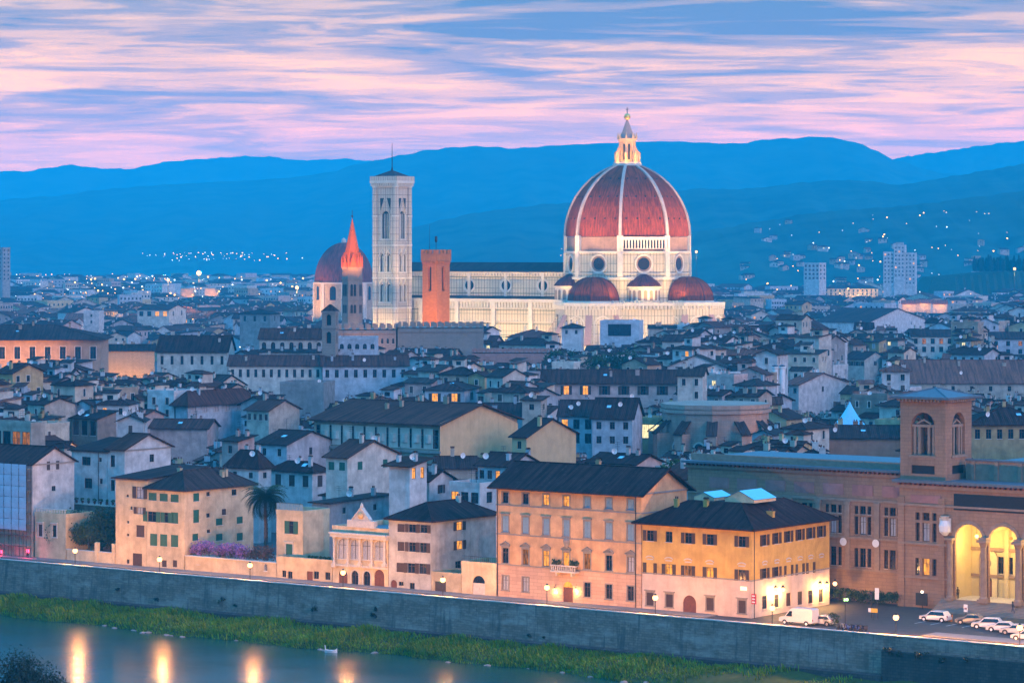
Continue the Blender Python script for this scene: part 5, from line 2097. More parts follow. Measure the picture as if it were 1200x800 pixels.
# ------------------------------------------------------------------ street lamps, vehicles, street furniture
def build_lamps():
    spec = [(88, 645), (187, 655), (293, 662), (402, 670.5), (519, 679), (641, 688), (768, 700), (905, 712), (1050, 723), (1195, 735)]
    labels = ['leftmost street lamp on the river wall, in front of the garden trees', 'street lamp in front of the green shuttered block by its ground floor windows', 'street lamp by the wisteria garden wall',
              'street lamp in front of the ornate cream palazzo', 'street lamp in front of the low garage with wide brown door', 'street lamp in front of the peach palazzo', 'street lamp before the golden palazzo front, left of its arched door',
              'street lamp before the golden palazzo corner near the white van', 'street lamp at the piazza edge where the river wall steps out', 'rightmost street lamp by the parked cars before the library arches']
    for i, ((px, py), lb) in enumerate(zip(spec, labels)):
        s = .75
        t = t_at(px, s)
        z = z_of(py, t, s)
        o = thing('street_lamp', lb, 'street lamp', (*W(t, s), .13), ANG, 'street lamps along the river wall')
        mb = MB()
        mb.lathe([(.16, 0), (.15, .5), (.07, .7), (.06, z - .75), (.1, z - .7), (.12, z - .55)], 8, M['iron'])
        mb.build('post', o)
        mb = MB()
        mb.ball((0, 0, z - .13), .42, M['bulb'], 8)
        mb.build('globe', o)
        mb = MB()
        mb.lathe([(.26, z + .14), (.2, z + .3), (.04, z + .5)], 8, M['iron'])
        mb.build('cap', o)
        lamp('lamp_light', 'POINT', (-.0, .55, z - .1), LAMPW if px < 1000 else 2.7 * LAMPW, (1.0, .40, .105), o, .2)


LAMPW = 7600.0


def car(label, px, s, rot, body, kind='hatch', sc=1.0):
    t = t_at(px, s)
    o = thing('parked_car' if kind != 'van' else 'delivery_van', label, 'car' if kind != 'van' else 'van', (*W(t, s), 0.0), ANG + rot)
    bm = flat('car paint %s' % body, {'white': (.60, .60, .59), 'silver': (.45, .46, .47), 'grey': (.12, .13, .15), 'dark': (.03, .035, .045)}[body], .3, .25, .6, .05)
    gl, ty = M['glass'], flat('tyre rubber', (.02, .02, .02), .9) if 'tyre' not in M else M['tyre']
    M['tyre'] = ty
    if kind == 'van':
        L, wd = 5.6, 2.0
        prof = [(0, .45), (0, .95), (.25, 1.08), (.95, 1.2), (1.75, 2.2), (2.1, 2.45), (5.4, 2.5), (5.6, 2.35), (5.6, .45)]
        side_w = [(1.15, 1.25), (1.78, 2.02), (2.2, 2.02), (2.2, 1.25)]
        wheels = (.95, 4.6)
        ws = ((1.0, 1.24), (1.72, 2.16))
    else:
        L, wd = (4.1, 1.72) if kind == 'hatch' else (4.5, 1.78)
        e = 3.35 if kind == 'hatch' else 3.9
        top = 1.47 if kind == 'hatch' else 1.6
        prof = [(0, .32), (0, .62), (.12, .78), (1.05, .95), (1.75, top - .06), (2.1, top), (e, top - .02), (L - .12, 1.0), (L, .8), (L, .35)]
        side_w = [(1.3, .97), (1.85, top - .1), (e - .1, top - .1), (L - .42, 1.0)]
        wheels = (.78, L - .82)
        ws = ((1.1, .98), (1.72, top - .1))
    n = len(prof)
    mb = MB()

    def ins(z):      # cabin leans in
        return wd / 2 - max(0, (z - .95)) * (.22 if kind != 'van' else .06)
    A = [mb.p(x, -ins(z), z) for x, z in prof]
    Bq = [mb.p(x, ins(z), z) for x, z in prof]
    for i in range(n):
        j = (i + 1) % n
        mb.fi([A[i], A[j], Bq[j], Bq[i]], bm)
    mb.fi(A[::-1], bm)
    mb.fi(Bq, bm)
    for sy in (-1, 1):
        for wx in wheels:
            mb.face([(wx + .42 * math.cos(6.283 * k / 12), sy * (wd / 2 + .004), .34 + .42 * max(-.1, math.sin(6.283 * k / 12))) for k in range(12)], M['dark'])
    bo = mb.build('body', o)
    me = bo.data
    mb = MB()
    for sy in (-1, 1):
        mb.face([(x, sy * (ins(z) + .012), z) for x, z in side_w], gl)
    (x0, z0), (x1, z1) = ws
    mb.face([(x0 - .02, -ins(z0) + .12, z0 + .02), (x0 - .02, ins(z0) - .12, z0 + .02), (x1 - .03, ins(z1) - .1, z1 + .02), (x1 - .03, -ins(z1) + .1, z1 + .02)], gl)
    if kind != 'van':
        mb.face([(L - .17, -.62, 1.03), (L - .17, .62, 1.03), (e + .04, .55, prof[6][1] - .05), (e + .04, -.55, prof[6][1] - .05)], gl)
    mb.build('windows', o)
    wm = MB()
    wm.tube((0, -.1, 0), (0, .1, 0), .33, ty, 14)
    wme = wm.mesh('wheel')
    rm = MB()
    rm.tube((0, -.112, 0), (0, .112, 0), .2, M['white'] if body == 'white' else flat('rim', (.4, .4, .42), .4, .6), 10)
    rme = rm.mesh('rim')
    for sy in (-1, 1):
        for wx in wheels:
            q = link('wheel', wme, o, (wx, sy * (wd / 2 - .1), .33))
            link('rim', rme, q)
    for sy in (-1, 1):
        hb = MB()
        hb.box(-.02, .06, sy * (wd / 2 - .32) - .16, sy * (wd / 2 - .32) + .16, .62, .76, M['paletrim'])
        hb.build('headlight', o)
        hb = MB()
        hb.box(L - .05, L + .02, sy * (wd / 2 - .2) - .1, sy * (wd / 2 - .2) + .1, .75, 1.0, flat('tail lamp', (.35, .02, .02), .4) if 'tail' not in M else M['tail'])
        hb.build('tail_light', o)
    return o


def scooter(px, s, rot, label, col):
    o = thing('motor_scooter', label, 'scooter', (*W(t_at(px, s), s), 0), ANG + rot, 'scooters parked by the hedge')
    ty = M['tyre']
    for x in (0, 1.25):
        mb = MB()
        mb.tube((x, -.06, .25), (x, .06, .25), .25, ty, 10)
        mb.build('wheel', o)
    mb = MB()
    c = flat('scooter paint ' + col, {'blue': (.05, .1, .3), 'dark': (.03, .03, .04), 'pale': (.5, .52, .55)}[col], .35, .1, .5, .05)
    mb.slab([(.2, -.18, .35), (.8, -.18, .35), (.8, .18, .35), (.2, .18, .35)], .08, c)
    mb.slab([(.1, -.2, 1.0), (.3, -.2, .32), (.3, .2, .32), (.1, .2, 1.0)], .06, c)
    mb.prism([(.7, -.17), (1.5, -.13), (1.5, .13), (.7, .17)], .33, .72, c)
    mb.build('body', o)
    mb = MB()
    mb.box(.68, 1.45, -.15, .15, .725, .83, ty)
    mb.build('seat', o)
    mb = MB()
    mb.tube((0, 0, .3), (.18, 0, 1.02), .035, M['iron'], 6)
    mb.tube((.18, -.33, 1.04), (.18, .33, 1.04), .025, M['iron'], 6)
    mb.build('handlebar', o)


def signpost(name, label, cat, px, s, h, parts):
    o = thing(name, label, cat, (*W(t_at(px, s), s), 0), ANG)
    mb = MB()
    mb.tube((0, 0, 0), (0, 0, h), .06, M['iron'], 6)
    mb.build('post', o)
    for nm, (x0, x1, z0, z1, m) in parts:
        mb = MB()
        mb.box(x0, x1, -.14, -.062, z0, z1, m)
        mb.build(nm, o)
    return o


def person(label, loc, rotz, pose, top, legs):
    """one continuous skinned body, coarse because it is eight pixels tall"""
    vs = [(0, 0, .95), (0, .01, 1.2), (0, .02, 1.42), (0, .02, 1.52), (0, .0, 1.66), (0, .0, 1.74),
          (.1, 0, .9), (.12, pose * .18, .5), (.12, pose * .28, .06), (.12, pose * .28 - .14, .04), (-.1, 0, .9), (-.12, -pose * .12, .5), (-.12, -pose * .30, .08), (-.12, -pose * .30 - .14, .05),
          (.2, .02, 1.40), (.27, -pose * .08, 1.13), (.26, -pose * .16 - .08, .9), (.26, -pose * .18 - .1, .82), (-.2, .02, 1.40), (-.27, pose * .08, 1.13), (-.26, pose * .12 - .08, .9), (-.26, pose * .12 - .1, .82)]
    es = [(0, 1), (1, 2), (2, 3), (3, 4), (4, 5), (0, 6), (6, 7), (7, 8), (8, 9), (0, 10), (10, 11), (11, 12), (12, 13), (2, 14), (14, 15), (15, 16), (16, 17), (2, 18), (18, 19), (19, 20), (20, 21)]
    rs = [.15, .15, .15, .06, .1, .08, .1, .07, .05, .04, .1, .07, .05, .04, .07, .05, .04, .035, .07, .05, .04, .035]
    me = bpy.data.meshes.new('person')
    me.from_pydata(vs, es, [])
    o = bpy.data.objects.new('person', me)
    COL.objects.link(o)
    me.materials.append(top)
    sk = o.modifiers.new('skin', 'SKIN')
    for i, r_ in enumerate(rs):
        me.skin_vertices[0].data[i].radius = (r_, r_ * .8)
    me.skin_vertices[0].data[0].use_root = True
    ss = o.modifiers.new('sub', 'SUBSURF')
    ss.levels = ss.render_levels = 1
    o.location = loc
    o.rotation_euler = (0, 0, rotz)
    tag(o, label, 'person')
    mb = MB()
    mb.lathe([(.02, 1.60), (.11, 1.64), (.115, 1.72), (.09, 1.8), (.01, 1.84)], 8, M['iron'], 0, .02)
    mb.build('hair', o)
    mb = MB()
    for sx in (-1, 1):
        mb.tube((sx * .10, 0, .92), (sx * .12, pose * (.18 if sx > 0 else -.12), .5), .115, legs, 8, .085)
        mb.tube((sx * .12, pose * (.18 if sx > 0 else -.12), .5), (sx * .12, pose * (.28 if sx > 0 else -.30), .12), .085, legs, 8, .065)
    mb.build('trousers', o)
    return o


def build_street():
    build_lamps()
    car('white delivery van parked beside the golden palazzo corner', 917, 10.2, 0.0, 'white', 'van')
    car('pale silver hatchback parked behind the white van', 949.5, 11.8, 0.0, 'silver', 'hatch')
    car('white estate car standing in front of the library wall, left of the steps', 1080, 25.5, 0.05, 'white', 'estate', 1)
    car('dark grey car at the left end of the row before the library steps', 1120, 25.0, .35, 'grey', 'hatch')
    car('white car with dark windows, second in the row before the library steps', 1139, 21.8, .35, 'white', 'estate')
    car('white hatchback third in the row before the library steps', 1156, 19.8, .35, 'white', 'hatch')
    car('silver car fourth in the row, before the second library arch', 1172, 18.2, .35, 'silver', 'hatch')
    car('white car at the right end of the row by the last street lamp', 1186, 13.4, .2, 'white', 'hatch')
    for i, (px, c) in enumerate(((982, 'dark'), (986.5, 'pale'), (991, 'blue'), (996.5, 'dark'), (1002, 'blue'), (1007.5, 'dark'))):
        scooter(px, 7.8 + .25 * (i % 2), 1.1 + .1 * (i % 3), ['dark scooter at the left end of the scooter row beside a shrub', 'pale grey scooter in the row beside the silver hatchback', 'blue scooter next to the pale grey scooter',
                                                             'dark scooter between two blue scooters', 'blue scooter near the right end of the scooter row', 'dark scooter at the right end of the scooter row'][i], c)
    hm = foliage('clipped hedge', (0.05, 0.075, 0.025), (0.02, 0.035, 0.015))
    mb = MB()
    leaf_blob(mb, (0, 0, 1.0), 1.3, 300, hm, .16, random.Random(1), .8, 6)
    tag(mb.build('shrub', None, (*W(t_at(975, 11.6), 11.6), 0)), 'dark round shrub between the silver hatchback and the scooters', 'shrub')
    w_, r_, y_ = M['white'], M['red'], flat('yellow sign paint', (.75, .45, .05), .5)
    rd = flat('red sign paint', (.5, .04, .04), .5)
    signpost('traffic_light', 'traffic light glowing green near the scooters and the golden palazzo end', 'traffic light', 990.5, 14.5, 5.2,
             [('signal_head', (-.22, .22, 3.3, 4.6, M['iron'])), ('green_lens', (-.14, .14, 3.42, 3.8, M['green'])), ('side_lens', (.24, .5, 3.5, 3.8, M['green']))])
    signpost('traffic_light', 'traffic light showing red beside the tall white sign', 'traffic light', 1021.5, 24, 3.9,
             [('signal_head', (-.2, .2, 2.7, 3.9, M['iron'])), ('red_lens', (-.15, .15, 3.42, 3.75, flat('soft red lens', (.6, .1, .1), .4)))])
    signpost('road_sign', 'tall narrow white road sign board before the library hedge', 'sign', 1028, 23, 4.6, [('panel', (-.33, .33, 2.9, 4.6, w_))])
    signpost('road_sign', 'yellow direction sign with white end low beside the piazza road', 'sign', 1023.5, 21.5, 1.9, [('panel', (-.35, .75, 1.15, 1.75, y_)), ('arrow', (-.8, -.352, 1.15, 1.75, w_))])
    signpost('road_sign', 'small white road sign in front of the library steps', 'sign', 1132, 27.5, 2.6, [('panel', (-.3, .3, 1.5, 2.6, w_)), ('red_band', (-.2, .2, 1.85, 2.15, rd))])
    signpost('notice_board', 'dark notice frame against the library wall beside the steps', 'notice board', 1081, 38.4, 2.4, [('frame', (-1.1, .9, .5, 2.4, M['iron'])), ('lamp', (-.2, .2, 2.42, 2.75, emit('notice lamp', (1, .8, .6), 5.0)))])
    o = thing('litter_bin', 'orange litter bin between the white estate car and the steps', 'bin', (*W(t_at(1114, 27), 27), 0), 0)
    om = flat('orange plastic', (.65, .24, .03), .5)
    mb = MB()
    mb.lathe([(.28, 0), (.34, .95), (.36, 1.0)], 10, om)
    mb.build('body', o)
    mb = MB()
    mb.lathe([(.38, 1.0), (.3, 1.2), (.05, 1.28)], 10, M['iron'])
    mb.build('lid', o)
    # red signals at the left end
    for px, py, lb in ((1.5, 646, 'red traffic signal at the far left below the scaffold'), (33, 645, 'red traffic signal under the scaffold beside the cream villa')):
        t = t_at(px, 11)
        z = z_of(py, t, 11)
        o = signpost('traffic_light', lb, 'traffic light', px, 11, z + .4, [('signal_head', (-.22, .22, z - .9, z + .4, M['iron'])), ('red_lens', (-.28, .28, z - .3, z + .28, M['red']))])
        lamp('signal_light', 'POINT', (0, -.5, z), 330, (1.0, .05, .14), o, .2)
    # white pieces on the water's edge: a small stranded dinghy
    t = t_at(387, -10.8)
    o = thing('dinghy', 'small white dinghy at the water edge below the grassy bank', 'boat', (*W(t, -10.6), -7.52), ANG + .35)
    mb = MB()
    secs = [(-.95, .28, .5), (-.5, .42, .42), (.2, .42, .42), (.7, .25, .5), (1.0, .03, .75)]
    prev = None
    for (x, hw, h) in secs:
        cur = [mb.p(x, -hw, h), mb.p(x, -hw * .6, .02), mb.p(x, hw * .6, .02), mb.p(x, hw, h)]
        if prev:
            for q in range(3):
                mb.fi([prev[q], prev[q + 1], cur[q + 1], cur[q]], w_)
        else:
            mb.fi(cur, w_)
        prev = cur
    mb.build('hull', o)
    mb = MB()
    mb.box(-.1, .15, -.4, .4, .3, .36, w_)
    mb.build('seat', o)
    mb = MB()
    mb.tube((-.9, 0, .3), (-1.0, 0, 1.15), .06, w_, 6)
    mb.build('post', o)
    dk = flat('dark coat', (.04, .045, .06), .9)
    person('person in a dark coat walking across the library steps', (*W(t_at(1187, 37.2), 37.2), .54), 1.2, .9, dk, flat('grey trousers', (.12, .12, .14), .9))
    person('person in dark clothes standing by the arched door inside the portico', (*W(t_at(1122.5, 41.0), 41.0), 1.6), .3, .15, flat('brown coat', (.10, .06, .04), .9), dk)
    # foreground tree top
    tree('dark leafy treetop in the near corner, overlapping the river', (XA(28, 330), 330, -1.0), 12.6, 4.6, foliage('near tree', (0.035, 0.05, 0.03), (0.02, 0.03, 0.02)), 9000, .15, None, .85, .3)
    tree('lower dark treetop beside the taller one in the near corner', (XA(62, 338), 338, -1.5), 9.6, 2.6, foliage('near tree', (0.035, 0.05, 0.03), (0.02, 0.03, 0.02)), 3500, .15, None, .85, .25)


build_street()
# ------------------------------------------------------------------ cathedral, bell tower and the other towers
def marble(name, base, line, pink, bw, bh, ms):
    m, w, b = principled(name, 0.7, 0, 0.3)
    sz, co, sp = sz_coords(w)
    br = w.n('ShaderNodeTexBrick', offset=0.0)
    br.inputs['Color1'].default_value = (*base, 1)
    br.inputs['Color2'].default_value = (*scl(base, .93), 1)
    br.inputs['Mortar'].default_value = (*line, 1)
    br.inputs['Scale'].default_value = 1.0
    br.inputs['Mortar Size'].default_value = ms
    br.inputs['Mortar Smooth'].default_value = 0.1
    br.inputs['Brick Width'].default_value = bw
    br.inputs['Row Height'].default_value = bh
    w.l(sz, br.inputs['Vector'])
    b2 = w.n('ShaderNodeTexBrick', offset=0.0)
    b2.inputs['Color1'].default_value = (1, 1, 1, 1)
    b2.inputs['Color2'].default_value = (1, 1, 1, 1)
    b2.inputs['Mortar'].default_value = (*pink, 1)
    b2.inputs['Scale'].default_value = 1.0
    b2.inputs['Mortar Size'].default_value = ms * 1.3
    b2.inputs['Brick Width'].default_value = bw * 2
    b2.inputs['Row Height'].default_value = bh * 3
    w.l(sz, b2.inputs['Vector'])
    n = w.noise(co, 0.12, 5, 0.65)
    col = w.mix(1.0, br.outputs[0], b2.outputs[0], 'MULTIPLY')
    col = w.mix(w.ramp(n, [(.35, .45), (.65, 0)]), col, scl(base, .55))
    w.l(col, b.inputs['Base Color'])
    return m


MARB = marble('white and green marble', (.64, .56, .40), (.22, .24, .17), (.78, .60, .50), 1.45, 3.7, .13)
BUTR = flat('weathered pink buttress coping', (.42, .25, .20), .8)
MARB2 = marble('pink and white marble', (.62, .53, .40), (.27, .25, .20), (.72, .52, .42), 1.2, 2.9, .11)
PLAINM = flat('plain white marble', (.68, .62, .49), .7, var=.2, scale=.3)
ROUGH = stone('unfinished brown drum masonry', (.33, .23, .16), (.27, .19, .14), 1.6, .6, .04, None, .6, .6)
DOME = tiles('red dome tiles', (.52, .115, .035), (.36, .08, .035))
DOME2 = tiles('dark purple dome tiles', (.30, .085, .07), (.2, .07, .07))
BRICK = stone('orange brick masonry', (.46, .19, .06), (.36, .14, .045), .9, .35, .02, None, 1, .4)
GREYST = stone('grey tower stone', (.30, .25, .20), (.25, .21, .17), 1.0, .45, .03, None, 1, .5)
NAVEROOF = tiles('dark nave tiles', (.10, .06, .05), (.07, .05, .045))
GOLD = flat('gilded copper', (.75, .50, .14), .3, .9, .5, .1)


def octo(R, k0=22.5, n=8):
    return [(R * math.cos(R_(k0 + i * 360 / n)), R * math.sin(R_(k0 + i * 360 / n))) for i in range(n)]


def R_(d):
    return math.radians(d)


def disc(mb, c, r, nrm, mat, out=0.0, n=18, r_in=None, depth=0.0):
    """ring or disc on a vertical wall; nrm = angle of the outward normal"""
    nx, ny = math.cos(nrm), math.sin(nrm)
    tx, ty = -ny, nx
    P = lambda rr, a, o: (c[0] + tx * rr * math.cos(a) + nx * o, c[1] + ty * rr * math.cos(a) + ny * o, c[2] + rr * math.sin(a))
    for i in range(n):
        a0, a1 = 6.28318 * i / n, 6.28318 * (i + 1) / n
        if r_in is None:
            mb.face([P(0, 0, out), P(r, a0, out), P(r, a1, out)], mat)
        else:
            mb.face([P(r_in, a0, out - depth), P(r, a0, out), P(r, a1, out), P(r_in, a1, out - depth)], mat)
            mb.face([P(r, a0, 0), P(r, a1, 0), P(r, a1, out), P(r, a0, out)], mat)


def arcade(mb, p0, p1, z0, z1, n, mat, dark, out=.25):
    """blind arcade along a wall from p0 to p1: dark arched recess panels between pale posts"""
    p0, p1 = Vector((*p0, 0)), Vector((*p1, 0))
    L = (p1 - p0).length
    a = math.atan2(p1.y - p0.y, p1.x - p0.x)
    old = mb.sub(p0.x, p0.y, 0, a)
    st = L / n
    facade(mb, L, z0, z1, [(st * (i + .5), z0 + .25, st * .62, (z1 - z0) * .8, True) for i in range(n)], mat, out)
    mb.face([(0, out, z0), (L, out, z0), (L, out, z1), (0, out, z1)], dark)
    mb.box(-.2, L + .2, -.3, out, z1, z1 + .5, mat)
    mb.T = old


CATH = (50.3, 1345.0)
CROT = R(-31)


def build_cathedral():
    root = thing('cathedral', 'huge floodlit marble cathedral with red ribbed octagonal dome and lantern', 'cathedral', (*CATH, 0), CROT)
    dark = M['dark']
    # --- nave
    mb = MB()
    x0, x1 = -114, -20
    for sg in (-1, 1):
        mb.face([(x0, sg * 10.5, 30), (x1, sg * 10.5, 30), (x1, sg * 10.5, 43.6), (x0, sg * 10.5, 43.6)], MARB)
        mb.face([(x0, sg * 20.5, -.5), (x1, sg * 20.5, -.5), (x1, sg * 20.5, 31), (x0, sg * 20.5, 31)], MARB)
    for xx in (x0, x1):
        mb.face([(xx, -20.5, -.5), (xx, 20.5, -.5), (xx, 20.5, 31), (xx, 10.5, 33), (xx, 10.5, 43.6), (xx, 0, 48), (xx, -10.5, 43.6), (xx, -10.5, 33), (xx, -20.5, 31)], MARB)
    for k in range(6):
        xx = -19.0 * k - 17.5
        if xx > x0 and k > 0:
            mb.box(xx - .9, xx + .9, -21.5, -20.4, -.5, 31.6, PLAINM)
            mb.box(xx - .7, xx + .7, -11.1, -10.4, 32.5, 43.4, PLAINM)
    mb.build('nave', root)
    mb = MB()
    for sg in (-1, 1):
        mb.box(x0, x1, sg * 10.9 - .35, sg * 10.9 + .35, 43.6, 44.5, PLAINM)
        mb.box(x0, x1, sg * 20.9 - .5, sg * 20.9 + .5, 31.0, 31.5, PLAINM)
        mb.box(x0, x1, sg * 20.9 - .35, sg * 20.9 + .35, 28.2, 28.6, PLAINM)
        mb.box(x0, x1, sg * 20.8 - .35, sg * 20.8 + .35, 22.2, 22.6, PLAINM)
    DG = flat('dark green marble', (.13, .16, .13), .7)
    for z in (41.7, 34.6):
        mb.box(x0, x1, -10.62, -10.5, z, z + .3, DG)
    for z in (27.4, 21.4, 16.5, 15.6):
        mb.box(x0, x1, -20.63, -20.5, z, z + .3, DG)
    n = 62
    for i in range(n):
        xx = x0 + (x1 - x0) * (i + .5) / n
        mb.box(xx - .42, xx + .42, -21.0, -20.51, 28.6, 31.0, PLAINM)
        mb.box(xx - .42, xx + .42, -11.15, -10.51, 42.4, 43.59, PLAINM)
    mb.box(x0, x1, -21.2, -20.9, 31.5, 32.5, PLAINM)
    mb.build('cornice', root)
    mb = MB()
    for sg in (-1, 1):
        mb.slab([(x0 - .5, sg * 11.4, 44.5), (x1, sg * 11.4, 44.5), (x1, 0, 48.4), (x0 - .5, 0, 48.4)], .3, NAVEROOF)
        mb.slab([(x0, sg * 21, 31.6), (x1, sg * 21, 31.6), (x1, sg * 10.52, 33.6), (x0, sg * 10.52, 33.6)], .3, NAVEROOF)
    mb.build('nave_roof', root)
    for k in range(4):
        xx = -36.5 - 19 * k
        mb = MB()
        disc(mb, (xx, -10.5, 38.2), 3.2, -math.pi / 2, PLAINM, .35, 20, 2.2, .3)
        disc(mb, (xx, -10.5, 38.2), 2.25, -math.pi / 2, M['glass'], .06, 20)
        mb.build('round_window', root)
        for dx in (-3, 3):
            wb = MB()
            wb.face([(xx + dx + a_, -20.58, 10 + b_) for a_, b_ in arch_pts(1.3, 11, 6)], M['curtain'])
            wb.build('window', root)
    # --- lower octagon and chapels
    mb = MB()
    mb.prism(octo(27.4), -.5, 42, MARB)
    mb.prism(octo(34.5), -.5, 30.2, MARB)
    mb.build('choir', root)
    mb = MB()
    mb.prism(octo(35.3), 30.2, 31.4, PLAINM)
    P = octo(35.2)
    for i in range(8):
        a, b = Vector((*P[i], 0)), Vector((*P[(i + 1) % 8], 0))
        m_ = 16
        for j in range(m_):
            p = a + (b - a) * ((j + .5) / m_)
            mb.box(p.x - .4, p.x + .4, p.y - .4, p.y + .4, 28.6, 30.2, PLAINM)
            mb.box(p.x - .28, p.x + .28, p.y - .28, p.y + .28, 31.4, 32.4, PLAINM)
    mb.build('gallery', root)
    for ang, nm in ((-90, 's'), (0, 'e'), (90, 'n')):
        ca, sa = math.cos(R_(ang)), math.sin(R_(ang))
        cx, cy = 30 * ca, 30 * sa
        mb = MB()
        q = [(cx + x, cy + y) for x, y in octo(15.5)]
        mb.prism(q, -.5, 30.2, MARB)
        mb.prism([(cx + x * 1.03, cy + y * 1.03) for x, y in octo(15.5)], 30.2, 31.5, PLAINM)
        for i in range(8):
            a, b = q[i], q[(i + 1) % 8]
            for j in range(7):
                f = (j + .5) / 7
                px_, py_ = a[0] + (b[0] - a[0]) * f, a[1] + (b[1] - a[1]) * f
                mb.box(px_ - .4, px_ + .4, py_ - .4, py_ + .4, 28.7, 30.19, PLAINM)
            # tall arched niches with windows
            mx, my = (a[0] + b[0]) / 2, (a[1] + b[1]) / 2
            an = math.atan2(my - cy, mx - cx)
            old = mb.sub(mx, my, 0, an + math.pi / 2)
            for i2 in range(10):
                a0, a1 = math.pi * i2 / 10, math.pi * (i2 + 1) / 10
                for r0, r1, mm in ((3.4, 4.1, PLAINM), (2.4, 2.8, PLAINM)):
                    mb.face([(-r_ * math.cos(t_), -.25, 22 + r_ * math.sin(t_)) for r_, t_ in ((r0, a0), (r1, a0), (r1, a1), (r0, a1))], mm)
            mb.face([(x, -.12, 12 + z) for x, z in arch_pts(1.5, 10, 6)], M['glass'])
            mb.box(-4.1, -3.4, -.25, 0, 2, 22, PLAINM)
            mb.box(3.4, 4.1, -.25, 0, 2, 22, PLAINM)
            mb.T = old
            # sloping red buttress roof at each corner
            ax = math.atan2(a[1] - cy, a[0] - cx)
            old = mb.sub(a[0], a[1], 0, ax)
            mb.prism([(-.8, -1.3), (6.5, -1.3), (6.5, 1.3), (-.8, 1.3)], -.5, 13.9, MARB)
            mb.face([(0, -1.3, 13.9), (6.5, -1.3, 13.9), (0, -1.3, 26)], MARB2)
            mb.face([(0, 1.3, 13.9), (6.5, 1.3, 13.9), (0, 1.3, 26)], MARB2)
            mb.slab([(-.2, -1.4, 26.4), (6.8, -1.4, 13.9), (6.8, 1.4, 13.9), (-.2, 1.4, 26.4)], .3, BUTR)
            mb.T = old
        tr = mb.build('tribune', root)
        mb = MB()
        prof = [(11.2, 31.4), (11.2, 32.2)] + [(11.0 * math.cos(t * math.pi / 2 / 8) ** .95 + .01, 32.2 + 10.3 * math.sin(t * math.pi / 2 / 8)) for t in range(9)]
        mb.lathe(prof[:2], 8, PLAINM, cx, cy, half=math.pi / 8)
        mb.lathe(prof[1:], 8, DOME, cx, cy, half=math.pi / 8)
        for i in range(8):
            a = math.pi / 8 + i * math.pi / 4
            for t in range(2, 9):
                (r0, z0), (r1, z1) = prof[t], prof[t + 1] if t + 1 < len(prof) else prof[t]
                mb.tube((cx + r0 * math.cos(a), cy + r0 * math.sin(a), z0), (cx + r1 * math.cos(a), cy + r1 * math.sin(a), z1 + .001), .22, DOME2, 5)
        mb.build('half_dome', tr)
    for ang in (-45, -135, 45, 135):
        ca, sa = math.cos(R_(ang)), math.sin(R_(ang))
        cx, cy = 25.5 * ca, 25.5 * sa
        mb = MB()
        mb.lathe([(7.0, 31), (7.0, 37.6), (7.5, 37.9), (7.5, 38.4)], 18, PLAINM, cx, cy)
        for i in range(10):
            a = R_(ang) + (i - 4.5) * .36
            old = mb.sub(cx + 7.05 * math.cos(a), cy + 7.05 * math.sin(a), 0, a + math.pi / 2)
            mb.face([(x, -.06, 32.4 + z) for x, z in arch_pts(1.5, 4.4, 6)], ROUGH)
            mb.T = old
        ex = mb.build('exedra', root)
        mb = MB()
        mb.lathe([(7.7, 38.4), (6.2, 40.2), (3.6, 42.3), (1.4, 43.4), (.02, 43.7)], 18, DOME2, cx, cy)
        mb.build('half_dome', ex)
    # --- drum
    mb = MB()
    mb.prism(octo(27.4), 42, 53.2, MARB, cap=False)
    mb.prism(octo(28.3), 41.2, 42.3, PLAINM)
    mb.prism(octo(28.0), 43.6, 44.0, PLAINM)
    mb.prism(octo(27.9), 52.6, 53.4, PLAINM)
    mb.prism(octo(26.9), 53.4, 59.6, ROUGH)
    for i in range(8):
        a = R_(22.5 + 45 * i)
        old = mb.sub(27.2 * math.cos(a), 27.2 * math.sin(a), 0, a)
        mb.box(-.8, .75, -1.1, 1.1, 42.4, 52.6, PLAINM)
        mb.box(-.8, .55, -1.3, 1.3, 53.4, 60.2, PLAINM)
        mb.T = old
    dr = mb.build('drum', root)
    Rf = 27.4 * math.cos(math.pi / 8)
    for i in range(8):
        a = R_(45 * i)
        mb = MB()
        c = (Rf * math.cos(a), Rf * math.sin(a), 48.0)
        disc(mb, c, 4.2, a, PLAINM, .5, 24, 3.4, .15)
        disc(mb, c, 3.4, a, ROUGH, .36, 24, 2.6, .3)
        disc(mb, c, 2.65, a, M['glass'], .08, 24)
        mb.build('round_window', dr)
    mb = MB()
    a0, a1 = R_(-22.5 - 45), R_(-22.5)
    p0, p1 = (28.2 * math.cos(a0), 28.2 * math.sin(a0)), (28.2 * math.cos(a1), 28.2 * math.sin(a1))
    arcade(mb, p0, p1, 54.4, 59.0, 16, PLAINM, dark, .5)
    mb.build('gallery_arcade', dr)
    # --- dome
    RIBM = flat('weathered rib marble', (.50, .43, .35), .8, var=.3, scale=.4)
    rb, zb, zt = 27.3, 59.8, 91.0
    c_ = 5.5
    rho = rb + c_
    N = 16
    th_max = math.asin((zt - zb) / rho)
    prof = [(rho * math.cos(th_max * i / N) - c_, zb + rho * math.sin(th_max * i / N)) for i in range(N + 1)]
    mb = MB()
    mb.lathe(prof, 8, DOME, half=math.pi / 8)
    for i in range(8):
        a = R_(45 * i)
        for (f, nn) in ((3, 4), (7, 4), (11, 3)):
            r, z = prof[f]
            r *= math.cos(math.pi / 8)
            w_ = r * .55
            for j in range(nn):
                off = (j - (nn - 1) / 2) * w_ / nn * 1.5
                x, y = r * math.cos(a) - off * math.sin(a), r * math.sin(a) + off * math.cos(a)
                mb.box(x - .3, x + .3, y - .3, y + .3, z - .35, z + .35, dark)
    dm = mb.build('dome', root)
